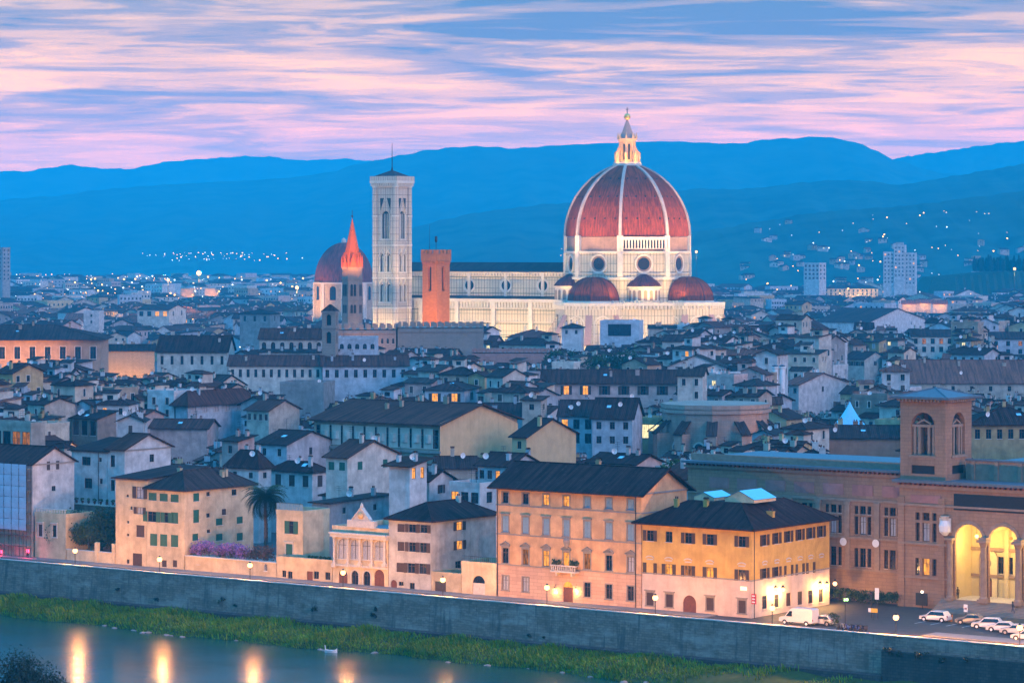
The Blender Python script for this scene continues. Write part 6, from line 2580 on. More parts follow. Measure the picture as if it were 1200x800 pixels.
    for i in range(8):
        a = R_(22.5 + 45 * i)
        mb = MB()
        ca, sa = math.cos(a), math.sin(a)
        pts = [(r + .15, z) for r, z in prof]
        hw = 0.62
        for k in range(N):
            (r0, z0), (r1, z1) = pts[k], pts[k + 1]
            L = []
            for (r, z) in ((r0, z0), (r1, z1)):
                for (o, s_) in ((-.9, -1), (.45, -1), (.45, 1), (-.9, 1)):
                    rr = r + o
                    L.append(mb.p(rr * ca - s_ * hw * sa, rr * sa + s_ * hw * ca, z + (.25 if o > 0 else 0)))
            for q in range(4):
                w2 = (q + 1) % 4
                mb.fi([L[q], L[w2], L[4 + w2], L[4 + q]], RIBM)
        mb.build('rib', dm)
    # lantern
    LM = flat('lantern marble', (.62, .44, .24), .7, var=.2)
    mb = MB()
    mb.prism(octo(6.4), 90.6, 91.6, PLAINM)
    mb.prism(octo(6.0), 91.6, 92.2, PLAINM)
    mb.prism(octo(3.0), 92.2, 101.6, LM)
    mb.prism(octo(3.9), 101.2, 102.0, LM)
    mb.prism(octo(4.4), 102.0, 102.5, LM)
    for i in range(8):
        a = R_(22.5 + 45 * i)
        old = mb.sub(0, 0, 0, a)
        mb.box(2.9, 3.6, -.45, .45, 92.2, 101.4, LM)
        mb.box(4.7, 5.6, -.4, .4, 92.2, 96.2, LM)
        mb.slab([(3.5, -.4, 99.5), (4.6, -.4, 97.2), (5.7, -.4, 96.3), (5.7, .4, 96.3), (4.6, .4, 97.2), (3.5, .4, 99.5)], 1.1, LM)
        mb.lathe([(.45, 102.5), (.5, 103.3), (.05, 105.2)], 6, LM, 4.0, 0)
        mb.T = old
        old = mb.sub(0, 0, 0, R_(45 * i))
        rr = 3.0 * math.cos(math.pi / 8) + .03
        mb.face([(rr, x, 93.2 + z) for x, z in arch_pts(.95, 7.0, 6)], dark)
        mb.T = old
    ln = mb.build('lantern', dm)
    mb = MB()
    mb.lathe([(3.4, 102.5), (2.9, 103.6), (.55, 110.2), (.5, 110.6)], 8, flat('lantern cone', (.42, .30, .24), .8, var=.3), half=math.pi / 8)
    mb.build('lantern_spire', dm)
    mb = MB()
    mb.ball((0, 0, 112.0), 1.45, GOLD, 10)
    mb.tube((0, 0, 113.3), (0, 0, 116.2), .16, M['iron'], 6)
    mb.tube((-.7, 0, 115.2), (.7, 0, 115.2), .14, M['iron'], 6)
    mb.build('ball_and_cross', dm)
    c, s_ = math.cos(CROT), math.sin(CROT)
    wp = lambda x, y, z: (CATH[0] + c * x - s_ * y, CATH[1] + s_ * x + c * y, z)
    X, Y, _ = wp(-114, -20.5, 0)
    proxy(X, Y, CROT, 94, 41, 44, -1)
    X, Y, _ = wp(-36, -46, 0)
    proxy(X, Y, CROT, 82, 92, 31, -1)
    X, Y, _ = wp(-26, -26, 0)
    proxy(X, Y, CROT, 52, 52, 60, -1)
    FOOT.append(footprint(*wp(-125, -52, 0)[:2], CROT, 175, 110, 2))
    PROT.append((484, 850, 120, 383, 1290))
    LAND.append(('cathedral dome', 655, 850, 130, 385, 1345))
    LAND.append(('cathedral nave', 530, 655, 310, 385, 1380))
    # floodlights (on the roofs and squares around)
    warm = (1.0, .58, .19)

    def flood(p, q, e, col=warm, spot=75, r=.6):
        lamp('floodlight', 'SPOT', wp(*p), e, col, None, r, wp(*q), spot, .7)
    k = 0.85
    for x in (-108, -88, -68, -48, -30):
        flood((x, -50, 9), (x, -20, 20), 52000 * k, warm, 95)
        flood((x, -19.5, 35), (x, -10.5, 39.5), 2600 * k, warm, 140)
    for p, q in (((-22, -76, 8), (-8, -44, 20)), ((10, -82, 8), (5, -45, 22)), ((38, -66, 8), (24, -28, 20)), ((62, -44, 8), (34, -18, 22)), ((80, -8, 8), (44, -4, 22)), ((76, 26, 8), (42, 8, 20))):
        flood(p, q, 72000 * k, warm, 85)
    for a in (-112, -90, -68, -45, -22, 0, 22):
        ca, sa = math.cos(R_(a)), math.sin(R_(a))
        if a not in (-90, 0):
            flood((39 * ca, 39 * sa, 33), (25 * ca, 25 * sa, 47), 12500 * k, warm, 100)
    for a in (-80, -45, -10, 25, -115):
        ca, sa = math.cos(R_(a)), math.sin(R_(a))
        flood((60 * ca, 60 * sa, 40), (16 * ca, 16 * sa, 76), 200000 * k, (1.0, .50, .28), 46)
    for a in (-105, -65, -25, 20):
        ca, sa = math.cos(R_(a)), math.sin(R_(a))
        flood((9.0 * ca, 9.0 * sa, 92.0), (2.5 * ca, 2.5 * sa, 99), 5200 * k, (1.0, .40, .06), 120, .3)


def build_campanile():
    rot = CROT
    c, s_ = math.cos(rot), math.sin(rot)
    # footprint centre from the column of its near corner
    Yc = 1372.0
    h = 5.35
    cx, cy = XA(459.5, Yc), Yc
    root = thing('bell_tower', 'tall square marble bell tower with pointed windows and mast, left of the cathedral', 'bell tower', (cx, cy, 0), rot)
    tiers = [(-.5, 28.2), (28.2, 41.5), (41.5, 56.0), (56.0, 82.0)]
    mb = MB()
    for ti, (z0, z1) in enumerate(tiers):
        for k in range(4):
            old = mb.sub(0, 0, 0, k * math.pi / 2)
            o2 = mb.sub(-h, -h, 0, 0)
            if ti == 0:
                ops = []
            elif ti in (1, 2):
                zb = z0 + 2.9
                ops = [(h * 2 * f, zb, 1.75, 7.6, True) for f in (.33, .67)]
            else:
                ops = [(h, 59.0, 3.6, 12.2, True)]
            facade(mb, 2 * h, z0, z1, ops, MARB2, .8)
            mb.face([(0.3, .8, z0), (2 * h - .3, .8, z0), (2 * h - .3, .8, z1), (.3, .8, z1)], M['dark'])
            for (xc, zb, ww, hh, _) in ops:
                zt = zb + hh
                n = 1 if ti < 3 else 2
                for i in range(1, n + 1):
                    xx = xc - ww / 2 + ww * i / (n + 1)
                    mb.box(xx - .14, xx + .14, .3, .6, zb, zt - ww * .35, PLAINM)
                mb.box(xc - ww / 2 - .5, xc - ww / 2 - .05, -.3, -.003, zb - .3, zt - ww * .4, PLAINM)
                mb.box(xc + ww / 2 + .05, xc + ww / 2 + .5, -.3, -.003, zb - .3, zt - ww * .4, PLAINM)
                gz = zt - ww * .2
                gw = ww / 2 + .7
                gh = 2.8 if ti < 3 else 6.0
                for sg in (-1, 1):
                    mb.slab([(xc + sg * gw, -.45, gz), (xc, -.45, gz + gh), (xc, -.004, gz + gh), (xc + sg * gw, -.004, gz)], .45, PLAINM if ti < 3 else MARB2)
                if ti == 3:
                    for sg in (-1, 1):
                        mb.face([(xc + sg * (gw + .1), -.06, gz + .8), (xc + sg * .7, -.06, gz + gh + .5), (xc + sg * (gw + .4), -.06, gz + gh + .3)], M['dark'])
                mb.box(xc - ww / 2 - .8, xc + ww / 2 + .8, -.5, -.004, zb - .9, zb - .35, PLAINM)
            mb.box(-.3, 2 * h + .3, -.45, -.005, z1 - .35, z1 + .35, PLAINM)
            mb.box(-.3, 2 * h + .3, -.25, -.006, z0 + 1.2, z0 + 1.5, PLAINM)
            mb.T = o2
            mb.T = old
    for sx in (-1, 1):
        for sy in (-1, 1):
            q = [(sx * h + x, sy * h + y) for x, y in octo(1.4)]
            mb.prism(q, -.5, 82, MARB2)
            for z in (28.2, 41.5, 56, 69, 82):
                mb.prism([(sx * h + x, sy * h + y) for x, y in octo(1.62)], z - .36, z + .36, PLAINM)
    mb.build('shaft', root)
    mb = MB()
    hh = h + 1.85
    mb.prism([(-hh + .6, -hh + .6), (hh - .6, -hh + .6), (hh - .6, hh - .6), (-hh + .6, hh - .6)], 82.36, 83.5, MARB2)
    mb.prism([(-hh, -hh), (hh, -hh), (hh, hh), (-hh, hh)], 83.5, 84.6, PLAINM)
    for k in range(4):
        old = mb.sub(0, 0, 0, k * math.pi / 2)
        mb.box(-hh, hh - .31, -hh, -hh + .3, 84.6, 86.6, MARB2)
        for i in range(15):
            mb.box(-hh + .4 + i * .96, -hh + .75 + i * .96, -hh + .35, -hh + 1.2, 82.2, 83.5, PLAINM)
        mb.T = old
    mb.build('cornice', root)
    mb = MB()
    mb.prism([(-hh + .5, -hh + .5), (hh - .5, -hh + .5), (hh - .5, hh - .5), (-hh + .5, hh - .5)], 86.2, 89.3, NAVEROOF, True, .05)
    mb.lathe([(.6, 89.0), (.35, 90.4), (.1, 91)], 8, M['iron'])
    mb.build('roof', root)
    mb = MB()
    mb.tube((0, 0, 90.5), (0, 0, 101.5), .22, M['iron'], 6, .1)
    mb.build('mast', root)
    proxy(cx - 9 * c + 0, cy - 9, rot, 15, 15, 84, -1)
    FOOT.append(footprint(cx - 10, cy - 10, 0, 20, 20, 2))
    PROT.append((433, 486, 170, 383, 1330))
    LAND.append(('marble bell tower', 433, 486, 170, 385, 1372))
    wp = lambda x, y, z: (cx + c * x - s_ * y, cy + s_ * x + c * y, z)
    for (p, q, e, sp) in (((-2, -34, 6), (0, -6, 26), 12000, 90), ((30, -8, 6), (6, 0, 28), 10000, 90), ((-3, -40, 8), (0, -6, 62), 150000, 38), ((36, -6, 8), (6, 0, 62), 130000, 38)):
        lamp('floodlight', 'SPOT', wp(*p), e, (1.0, .60, .25), None, .6, wp(*q), sp, .6)


def crenels(mb, w, d, z, mat, mw=.9, gap=.9, h=1.3, th=.5):
    for (ox, oy, a, L) in ((0, 0, 0, w), (w, 0, math.pi / 2, d), (w, d, math.pi, w), (0, d, -math.pi / 2, d)):
        old = mb.sub(ox, oy, 0, a)
        n = max(2, int(L / (mw + gap)))
        st = L / n
        prof = []
        for i in range(n):
            prof += [(i * st, z + h), (i * st + st * .55, z + h), (i * st + st * .55, z), ((i + 1) * st, z)]
        prof = [(x + (.004 if i == 0 else 0), q) for i, (x, q) in enumerate(prof)] + [(L, z - .3), (.004, z - .3)]
        m_ = mb.mi(mat)
        A = [mb.p(x, 0, q) for x, q in prof]
        B_ = [mb.p(x, th, q) for x, q in prof]
        mb.fi(A, mat)
        mb.fi(B_[::-1], mat)
        for i in range(len(prof)):
            j = (i + 1) % len(prof)
            mb.fi([A[j], A[i], B_[i], B_[j]], mat)
        mb.T = old


def build_towers():
    # brick tower lit orange
    Y = 1050.0
    rot = R(-40)
    C = (XA(512, Y), Y)
    w = 6.6
    c, s_ = math.cos(rot), math.sin(rot)
    x, y = C[0] - w * c, C[1] - w * s_
    root = thing('brick_tower', 'orange lit brick tower with battlements and tall narrow openings', 'tower', (x, y, 0), rot)
    zt = ZA(306, Y)
    mb = MB()
    z0, z1 = ZA(341, Y), ZA(312, Y)
    for side in ('front', 'right', 'back', 'left'):
        a, f = SIDES[side]
        ox, oy = f(w, w)
        old = mb.sub(ox, oy, 0, a)
        facade(mb, w, -.5, zt, [(w / 2, z0, 1.5, z1 - z0, True)], BRICK, 1.0)
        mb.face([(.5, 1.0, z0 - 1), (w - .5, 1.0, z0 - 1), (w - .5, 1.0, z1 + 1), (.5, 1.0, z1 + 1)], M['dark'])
        for i in range(7):
            mb.box(w * (i + .2) / 7, w * (i + .7) / 7, -.55, -.002, zt - .9, zt, BRICK)
        mb.T = old
    mb.build('shaft', root)
    mb = MB()
    mb.at()
    old = mb.sub(-.38, -.38, 0, 0)
    mb.box(0, w + .76, 0, w + .76, zt, zt + 2.6, BRICK)
    crenels(mb, w + .76, w + .76, zt + 2.6, BRICK, .8, .7, 1.3, .5)
    mb.T = old
    mb.build('battlements', root)
    mb = MB()
    mb.tube((w / 2, w / 2, zt + 2.6), (w / 2, w / 2, zt + 6.5), .1, M['iron'], 5)
    mb.lathe([(.1, zt + 6.3), (.5, zt + 6.8), (.45, zt + 8.4), (.05, zt + 8.6)], 7, M['iron'], w / 2, w / 2)
    mb.build('weathervane', root)
    mb = MB()
    mb.tube((0.3, w / 2, zt + 2.6), (.3, w / 2, zt + 12.5), .09, M['iron'], 5, .04)
    mb.build('flagpole', root)
    proxy(x, y, rot, w, w, zt + 3, -1)
    FOOT.append(footprint(x, y, rot, w, w, 1))
    PROT.append((490, 530, 285, 381, Y - 5))
    LAND.append(('orange brick tower', 490, 530, 290, 383, Y))
    for p, e in (((XA(497, 1027), 1027, 20), 112000), ((XA(535, 1036), 1036, 20), 92000)):
        lamp('floodlight', 'SPOT', p, e, (1.0, .38, .045), None, .5, (C[0], C[1] + 2, 44), 80, .6)
    # hexagonal tower with spire
    Y = 1040.0
    cx, cy = XA(412, Y), Y + 4
    root = thing('church_spire', 'slender hexagonal stone tower with a glowing orange spire', 'tower', (cx, cy, 0), R(10))
    zb, ztip = ZA(313, Y), ZA(256, Y)
    mb = MB()
    P = octo(3.5, 0, 6)
    mb.prism(P, -.5, zb, GREYST)
    for k in range(6):
        am = R_(30 + 60 * k)
        rr = 3.5 * math.cos(math.pi / 6)
        for (pa, pb) in ((333, 347), (357, 367)):
            za, z2 = ZA(pb, Y), ZA(pa, Y)
            old = mb.sub(rr * math.cos(am), rr * math.sin(am), 0, am + math.pi / 2)
            for dx in (-.55, .55):
                mb.face([(dx + a_, -.05, za + b_) for a_, b_ in arch_pts(.85, z2 - za, 6)], M['dark'])
            mb.box(-1.25, 1.25, -.18, -.003, za - .4, za - .1, GREYST)
            mb.T = old
    for z in (ZA(352, Y), ZA(328, Y), zb - .4, ZA(372, Y)):
        mb.prism(octo(3.75, 0, 6), z, z + .4, GREYST)
    mb.build('shaft', root)
    mb = MB()
    SP = stone('orange spire brick', (.50, .13, .035), (.42, .105, .03), .9, .5, .02, None, 1, .3)
    mb.prism(P, zb, ztip, SP, True, .03)
    for k in range(6):
        am = R_(30 + 60 * k)
        rr = 3.4 * math.cos(math.pi / 6)
        old = mb.sub(rr * math.cos(am), rr * math.sin(am), 0, am + math.pi / 2)
        mb.face([(-1.2, -.15, zb), (1.2, -.15, zb), (0, -.15, zb + 4.4)], SP)
        mb.slab([(-1.35, -.2, zb), (0, -.2, zb + 4.9), (0, 1.2, zb + 4.9), (-1.35, .3, zb)], .2, SP)
        mb.slab([(0, -.2, zb + 4.9), (1.35, -.2, zb), (1.35, .3, zb), (0, 1.2, zb + 4.9)], .2, SP)
        mb.T = old
        a = R_(60 * k)
        mb.lathe([(.3, zb), (.34, zb + 2.4), (.03, zb + 4.3)], 6, SP, 3.4 * math.cos(a), 3.4 * math.sin(a))
    mb.build('spire', root)
    mb = MB()
    mb.tube((0, 0, ztip - .5), (0, 0, ztip + 2.8), .1, M['iron'], 5)
    mb.ball((0, 0, ztip + .8), .35, M['iron'], 6)
    mb.build('finial', root)
    proxy(cx - 3, cy - 3, 0, 6, 6, zb, -1)
    FOOT.append(footprint(cx - 4, cy - 4, 0, 8, 8, 1))
    PROT.append((398, 426, 250, 383, Y - 5))
    LAND.append(('glowing orange spire', 398, 426, 248, 390, Y))
    for a in (-150, -90, -30):
        lamp('floodlight', 'SPOT', (cx + 5.6 * math.cos(R_(a)), cy + 5.6 * math.sin(R_(a)), zb - 2.0), 1300, (1.0, .30, .05), None, .3, (cx + .8 * math.cos(R_(a)), cy + .8 * math.sin(R_(a)), zb + 9), 90, .6)
    for dx in (-16, 14):
        lamp('floodlight', 'SPOT', (cx + dx, cy - 20, 34), 95000, (1.0, .30, .035), None, .4, (cx, cy, 58), 36, .6)
    lamp('floodlight', 'SPOT', (cx + 4, cy - 20, 22), 9000, (1.0, .5, .25), None, .4, (cx, cy, 40), 70, .6)
    # chapel dome far left of the bell tower
    Y = 1650.0
    cx, cy = XA(401, Y), Y + 16
    root = thing('chapel', 'domed chapel with a purple red octagonal dome, behind the glowing orange spire', 'church', (cx, cy, 0), R(-20))
    mb = MB()
    zc = ZA(331, Y)
    BS = plaster('buff chapel stone', (.52, .40, .27), .3)
    mb.prism(octo(16.2), -.5, zc, BS)
    mb.prism(octo(16.8), zc - .8, zc, M['paletrim'])
    for k in range(8):
        am = R_(45 * k)
        rr = 16.2 * math.cos(math.pi / 8)
        old = mb.sub(rr * math.cos(am), rr * math.sin(am), 0, am + math.pi / 2)
        mb.face([(a_, -.1, zc - 9.5 + b_) for a_, b_ in arch_pts(3.6, 7.5, 8)], M['glass'])
        mb.box(-6.2, -5.0, -.5, -.003, 0, zc - .8, M['paletrim'])
        mb.box(5.0, 6.2, -.5, -.003, 0, zc - .8, M['paletrim'])
        mb.T = old
    mb.build('wall', root)
    mb = MB()
    N = 10
    prof = [(15.9 * math.cos(math.pi / 2 * i / N) + .02, zc + 21.5 * math.sin(math.pi / 2 * i / N)) for i in range(N + 1)]
    mb.lathe(prof, 8, DOME2, half=math.pi / 8)
    mb.lathe([(1.4, zc + 21), (1.4, zc + 23), (.1, zc + 24)], 8, M['paletrim'])
    mb.build('dome', root)
    proxy(cx - 12, cy - 12, 0, 24, 24, zc + 8, -1)
    FOOT.append(footprint(cx - 17, cy - 17, 0, 34, 34, 1))
    PROT.append((365, 437, 285, 352, Y - 40))
    LAND.append(('purple chapel dome', 365, 437, 285, 365, Y))
    lamp('floodlight', 'SPOT', (cx - 32, cy - 26, 20), 90000, (1.0, .45, .12), None, .6, (cx - 15, cy - 6, 30), 60, .6)
    lamp('floodlight', 'SPOT', (cx + 6, cy - 42, 18), 26000, (1.0, .5, .25), None, .6, (cx + 2, cy - 10, 40), 70, .6)


build_cathedral()
build_campanile()
build_towers()
# ------------------------------------------------------------------ the town behind: landmarks measured from the photo
def auto_wins(w, d, H, nf, ns, floors, ww=1.0, hh=1.5, top=0.9, pitch=3.3, lit=(), pane='glass', shut=None, mat='shut_brown', arch=False, trim=None, litpane='lit', frame='wood'):
    out = []
    for side, n, L in (('front', nf, w), ('right', ns, d)):
        for f in range(floors):
            zb = H - top - hh - f * pitch
            for i in range(n):
                op = {'frame': frame}
                if pane != 'glass':
                    op['pane'] = pane
                if arch:
                    op['arch'] = True
                if trim:
                    op['trim'] = trim
                if (side, f, i) in lit:
                    op['pane'] = litpane
                if shut:
                    op['shut'] = shut
                    op['mat'] = mat
                if L / n > ww * (2.1 if shut == 'open' else 1.15):
                    out.append((side, L * (i + .5) / n, zb, ww, hh, op))
    return out


def mid(name, label, cat, pl, pc, pr, py, H, roof='gable_x', rise=2.0, wall='white', tile='dark brown', nf=3, ns=0, floors=2, rot=ANG, land=None, wk=None, over=.6, chims=(), Y=None, depth=None, group=None, wins=None, **kw):
    """front face columns pl..pc with the eaves at row py, side face pc..pr; H = eaves height"""
    Yc = F * (ZC - H) / (py - HY) if Y is None else Y
    if Y is not None:
        H = ZA(py, Y)
    X = XA(pc, Yc)
    ux, uy = math.cos(rot), math.sin(rot)
    vx, vy = -uy, ux
    k = (pl - CX) / F
    w = (X - k * Yc) / (ux - k * uy)
    if depth is None:
        k = (pr - CX) / F
        d = (k * Yc - X) / (vx - k * vy)
    else:
        d = depth
    x, y = X - w * ux, Yc - w * uy
    wm = WM[wall] if isinstance(wall, str) else wall
    tm = RM[tile] if isinstance(tile, str) else tile
    wn = auto_wins(w, d, H, nf, ns, floors, **(wk or {})) if wins is None else wins(w, d, H)
    rc = random.Random(int(pl * 7 + pc * 13))
    if not chims and roof != 'flat' and Yc < 1200:
        chims = [(rc.uniform(.1, .9) * w, rc.uniform(.2, .8) * d, rc.uniform(.8, 1.6)) for _ in range(2 + int(w > 14) + int(w > 24))]
    root = building(name, label, cat, x, y, rot, w, d, H, roof, rise, wm, tm, wn, chims, group, over, land=land or label, eaves=False, **kw)
    if Yc < 1200:
        ro = [c for c in root.children if c.name.startswith('roof')][0]
        for _ in range(2):
            cx_, cy_ = rc.uniform(.1, .9) * w, rc.uniform(.1, .7) * d
            cz = roof_height(roof, w, d, H, rise, cx_, cy_)
            cb = MB()
            if rc.random() < .4:
                dish_shape(cb, cx_, cy_, cz)
                cb.build('satellite_dish', ro)
            else:
                hh_ = rc.uniform(1.6, 3.2)
                cb.tube((cx_, cy_, cz - .2), (cx_, cy_, cz + hh_), .04, M['iron'], 4)
                for q in (.7, .85, .98):
                    cb.tube((cx_ - .55, cy_, cz + hh_ * q), (cx_ + .55, cy_, cz + hh_ * q), .025, M['iron'], 4)
                cb.build('aerial', ro)
        if roof != 'flat' and rc.random() < .6 and w > 8:
            cx_ = rc.uniform(.25, .75) * w
            cy_ = d * .26
            cz = roof_height(roof, w, d, H, rise, cx_, cy_)
            cb = MB()
            old = cb.sub(cx_, cy_, cz, 0)
            cb.slab([(-.5, -.5, .22 - .4 * rise / max(d, 1)), (.5, -.5, .22 - .4 * rise / max(d, 1)), (.5, .5, .3 + .9 * rise / max(d, 1)), (-.5, .5, .3 + .9 * rise / max(d, 1))], .1, M['skyglass'])
            cb.T = old
            cb.build('roof_window', ro)
    return root, w, d, H, x, y


def build_mid():
    B = dict(shut='open', ww=1.1, hh=1.7)
    A90 = ANG + math.pi / 2
    # behind the quay row
    mid('house', 'big cream gabled house with green attic shutters behind the ornate palazzo', 'house', 382, 407, 466, 536, 17, 'gable_x', 2.6, 'ivory', 'red brown', 2, 2, 1, wk=dict(shut='closed', mat='shut_green', ww=1.4), land='cream gabled house', depth=None)
    mid('tower_house', 'white house topped by a glowing glazed loggia under a wide tiled roof', 'house', 456, 480, 500, 546, 17.5, 'shed', .9, 'white', 'red brown', 4, 2, 1, wk=dict(ww=1.0, hh=1.9, top=.35, pane='lit', shut=None), over=1.0, land='glowing loggia house')
    mid('house', 'white house with brown shutters right of the glowing loggia house', 'house', 480, 503, 531, 563, 14.5, 'gable_x', 1.5, 'white', 'dark brown', 3, 1, 2, wk=dict(shut='open', lit=(('front', 0, 1),), litpane='litdim'), land='white house by the loggia')
    mid('house', 'small blue white terraced house with a deep balcony and one lit window', 'house', 527, 562, 585, 571, 14, 'flat', 0, 'white', 'grey brown', 3, 1, 2, wk=dict(ww=1.6, hh=1.9, lit=(('front', 0, 0),)), land='balcony house')
    mid('house', 'long low roofed house with two orange lit windows behind peach palazzo roof', 'house', 560, 597, 632, 546, 17.2, 'gable_x', 1.8, 'dusty blue', 'dark brown', 4, 0, 1, wk=dict(lit=(('front', 0, 2), ('front', 0, 3))), land='two lit windows house')
    mid('house', 'pink rear house with curved parapet just right behind the peach palazzo roof', 'house', 690, 745, 776, 544, 15.5, 'gable_x', 1.4, 'pink', 'dark brown', 3, 1, 1, land='pink rear house')
    mid('house', 'pale lavender gabled house behind the golden palazzo skylights', 'house', 775, 806, 862, 561, 15, 'gable_x', 2.6, 'white', 'red brown', 2, 1, 1, land='lavender gabled house', wk=dict(ww=.9, hh=1.4))
    mid('house', 'roof garden house with green plants behind the golden palazzo', 'house', 768, 790, 835, 552, 15, 'flat', 0, 'pink', 'grey brown', 2, 2, 1, land='roof garden house')
    for i in range(7):
        px = 778 + i * 8
        Y = YA(549, 16)
        fm = foliage('roof garden', (0.08, 0.13, 0.03), (0.03, 0.05, 0.02))
        leaf_clump('shrub', 'green shrub in the roof garden behind the golden palazzo', 'shrub', (XA(px, Y + i * 1.2), Y + i * 1.2, 16.3 + (i % 3) * .3), 1.1 + .3 * (i % 2), 170, fm, 'roof garden shrubs', .2)
    # frieze palazzo with its ochre gable
    fr = plaster('painted frieze', (.56, .47, .38), .25)
    r, w, d, H, x, y = mid('palazzo', 'long old palazzo with a painted panel frieze and open loggia under its roof', 'palazzo', 368, 516, 606, 497, 19.5, 'gable_x', 3.4, 'tan', 'red brown', 0, 0, 0, over=1.1, land='frieze palazzo',
                           wins=lambda w, d, H: [('front', w * (i + .5) / 11, H - 5.0, 2.0, 3.9, {'frame': 'trim', 'shut': None}) for i in range(11)])
    mb = MB()
    for i in range(10):
        q = w * (i + 1) / 11
        mb.box(q - 1.2, q + 1.2, -.07, -.003, H - 5.1, H - 1.0, fr)
        mb.lathe([(.9, H - 3.9), (.9, H - 2.2)], 10, WM['ivory'], q, .45)
    mb.build('frieze_panel', r)
    mb = MB()
    mb.box(-.2, w + .2, -.5, -.004, H - 5.9, H - 5.4, M['trim'])
    mb.build('string_course', r)
    g = MB()
    OCH = plaster('ochre gable plaster', (.62, .43, .22), .2)
    g.face([(w + .06, -.2, -.3), (w + .06, d + .2, -.3), (w + .06, d + .2, H - 1.0), (w + .06, d / 2, H + 3.5), (w + .06, -.2, H + .2)], OCH)
    g.build('gable_wall', r)
    mid('house', 'ochre gabled house with one round attic hole, right of the frieze palazzo', 'house', 600, 617, 675, 512, 17, 'gable_x', 3.2, OCH, 'dark brown', 1, 0, 1, land='round hole gable house')
    # pink long house with lit shuttered windows
    mid('apartment_block', 'long pink white house with a row of shuttered windows, two of them lit', 'apartment block', 630, 810, 830, 448, 18.5, 'gable_x', 3.0, 'pink', 'red brown', 8, 0, 1, over=1.0, rot=R(-4), depth=13,
        wk=dict(ww=1.5, hh=2.4, top=1.0, shut='open', lit=(('front', 0, 1), ('front', 0, 2))), land='long pink house')
    mid('house', 'pale blue house with two orange lit windows, left of the cream tower', 'house', 498, 544, 561, 457, 18, 'hip', 1.6, 'dusty blue', 'dark brown', 2, 1, 1, wk=dict(ww=1.6, hh=2.1, lit=(('front', 0, 0), ('front', 0, 1)), shut='open'), land='two orange windows house', rot=R(-12))
    mid('house', 'long roofed pale blue house with four dark windows in the middle of town', 'house', 519, 613, 622, 487, 15, 'gable_x', 2.6, 'dusty blue', 'dark brown', 4, 0, 1, wk=dict(ww=2.0, hh=1.6), rot=R(-6), depth=11, land='long pale blue house')
    mid('tower_house', 'small square cream roof tower with one dark window beside a long roof', 'tower', 612, 634, 641, 469, 19, 'shed', .6, 'beige', 'red brown', 1, 1, 1, rot=R(-15), land='cream roof tower', wk=dict(ww=1.2, hh=1.4))
    mid('house', 'pale blue house with tall dark windows and one small amber window at left', 'house', 655, 696, 702, 487, 15.5, 'gable_x', 3.2, 'dusty blue', 'dark brown', 3, 0, 2, rot=R(-8), depth=13, wk=dict(ww=1.5, hh=2.3, lit=(('front', 0, 0),)), land='tall window house')
    mid('house', 'steep roofed pale blue house with small glazed dormer, right of tall windows', 'house', 694, 741, 762, 490, 15.5, 'gable_x', 4.2, 'dusty blue', 'dark brown', 3, 0, 2, rot=R(-12), wk=dict(ww=1.2, hh=1.7), land='steep roofed house', depth=14)
    mid('house', 'ochre brown house with one large bright studio window', 'house', 741, 779, 786, 493, 13.5, 'flat', 0, 'ochre', 'grey brown', 1, 1, 1, rot=R(-12), wk=dict(ww=5.2, hh=3.3, top=.9, pane='litwhite', frame='iron'), land='bright studio window house')
    # left part
    r, w, d, H, x, y = mid('palazzo', 'square tower block with columned loggia and balustrade above the scaffolded house', 'palazzo', -20, 36, 53, 500, 21, 'flat', 0, 'beige', 'grey brown', 5, 2, 1, wk=dict(ww=2.1, hh=4.0, top=1.0, frame='iron', lit=(('front', 0, 3), ('front', 0, 4), ('right', 0, 1)), litpane='litdim'), land='columned loggia block')
    mid('house', 'dark open loggia house with long sloping roof and brown walls, left in town', 'house', 84, 114, 136, 491, 15, 'shed', 1.5, 'brown', 'dark brown', 3, 0, 1, wk=dict(ww=1.9, hh=3.4, top=.5, frame='iron'), land='dark loggia house')
    mid('house', 'long house with wide glazed grey veranda under a low reddish roof', 'house', 206, 220, 298, 470, 16.5, 'hip', 2.2, 'dusty blue', 'red brown', 2, 6, 1, wk=dict(ww=1.9, hh=2.6, top=.4, frame='trim', pane='curtain'), over=1.2, land='grey veranda house')
    mid('house', 'low building whose orange lit wall glows between dark roofs', 'house', 176, 243, 262, 502, 11.5, 'gable_x', 1.8, 'pink', 'red brown', 0, 0, 0, rot=R(-10), land='orange lit low wall', depth=10)
    mid('house', 'plain brown windowless block in the middle left of town', 'house', 328, 379, 392, 451, 16, 'flat', 0, 'stone grey', 'grey brown', 0, 0, 0, rot=R(-10), land='windowless brown block', depth=14)
    mid('house', 'small cream gabled house with broad blank side, below the brown block', 'house', 289, 315, 351, 481, 16, 'gable_x', 2.2, 'beige', 'red brown', 4, 0, 1, land='small cream gabled house')
    mid('house', 'white square house with a pyramid roof behind the green shuttered block', 'house', 266, 303, 318, 545, 14.5, 'hip', 2.4, 'white', 'dark brown', 2, 1, 1, land='white pyramid roof house', wk=dict(ww=1.0, hh=1.1, top=1.4))
    mid('house', 'pink house with flat white roof room behind the green shuttered block', 'house', 260, 279, 298, 517, 17.5, 'shed', .8, 'pink', 'grey brown', 1, 1, 1, land='pink roof room house')
    mid('house', 'pale blue gabled house with one small dark window behind the palm', 'house', 301, 336, 392, 521, 15, 'gable_x', 2.3, 'dusty blue', 'dark brown', 2, 1, 1, land='pale blue gabled house')
    mid('house', 'low white house with three dark shuttered windows right of the palm', 'house', 318, 366, 384, 552, 12.2, 'hip', 1.4, 'white', 'dark brown', 3, 1, 1, wk=dict(shut='closed', ww=1.5, hh=2.2), land='low white house')
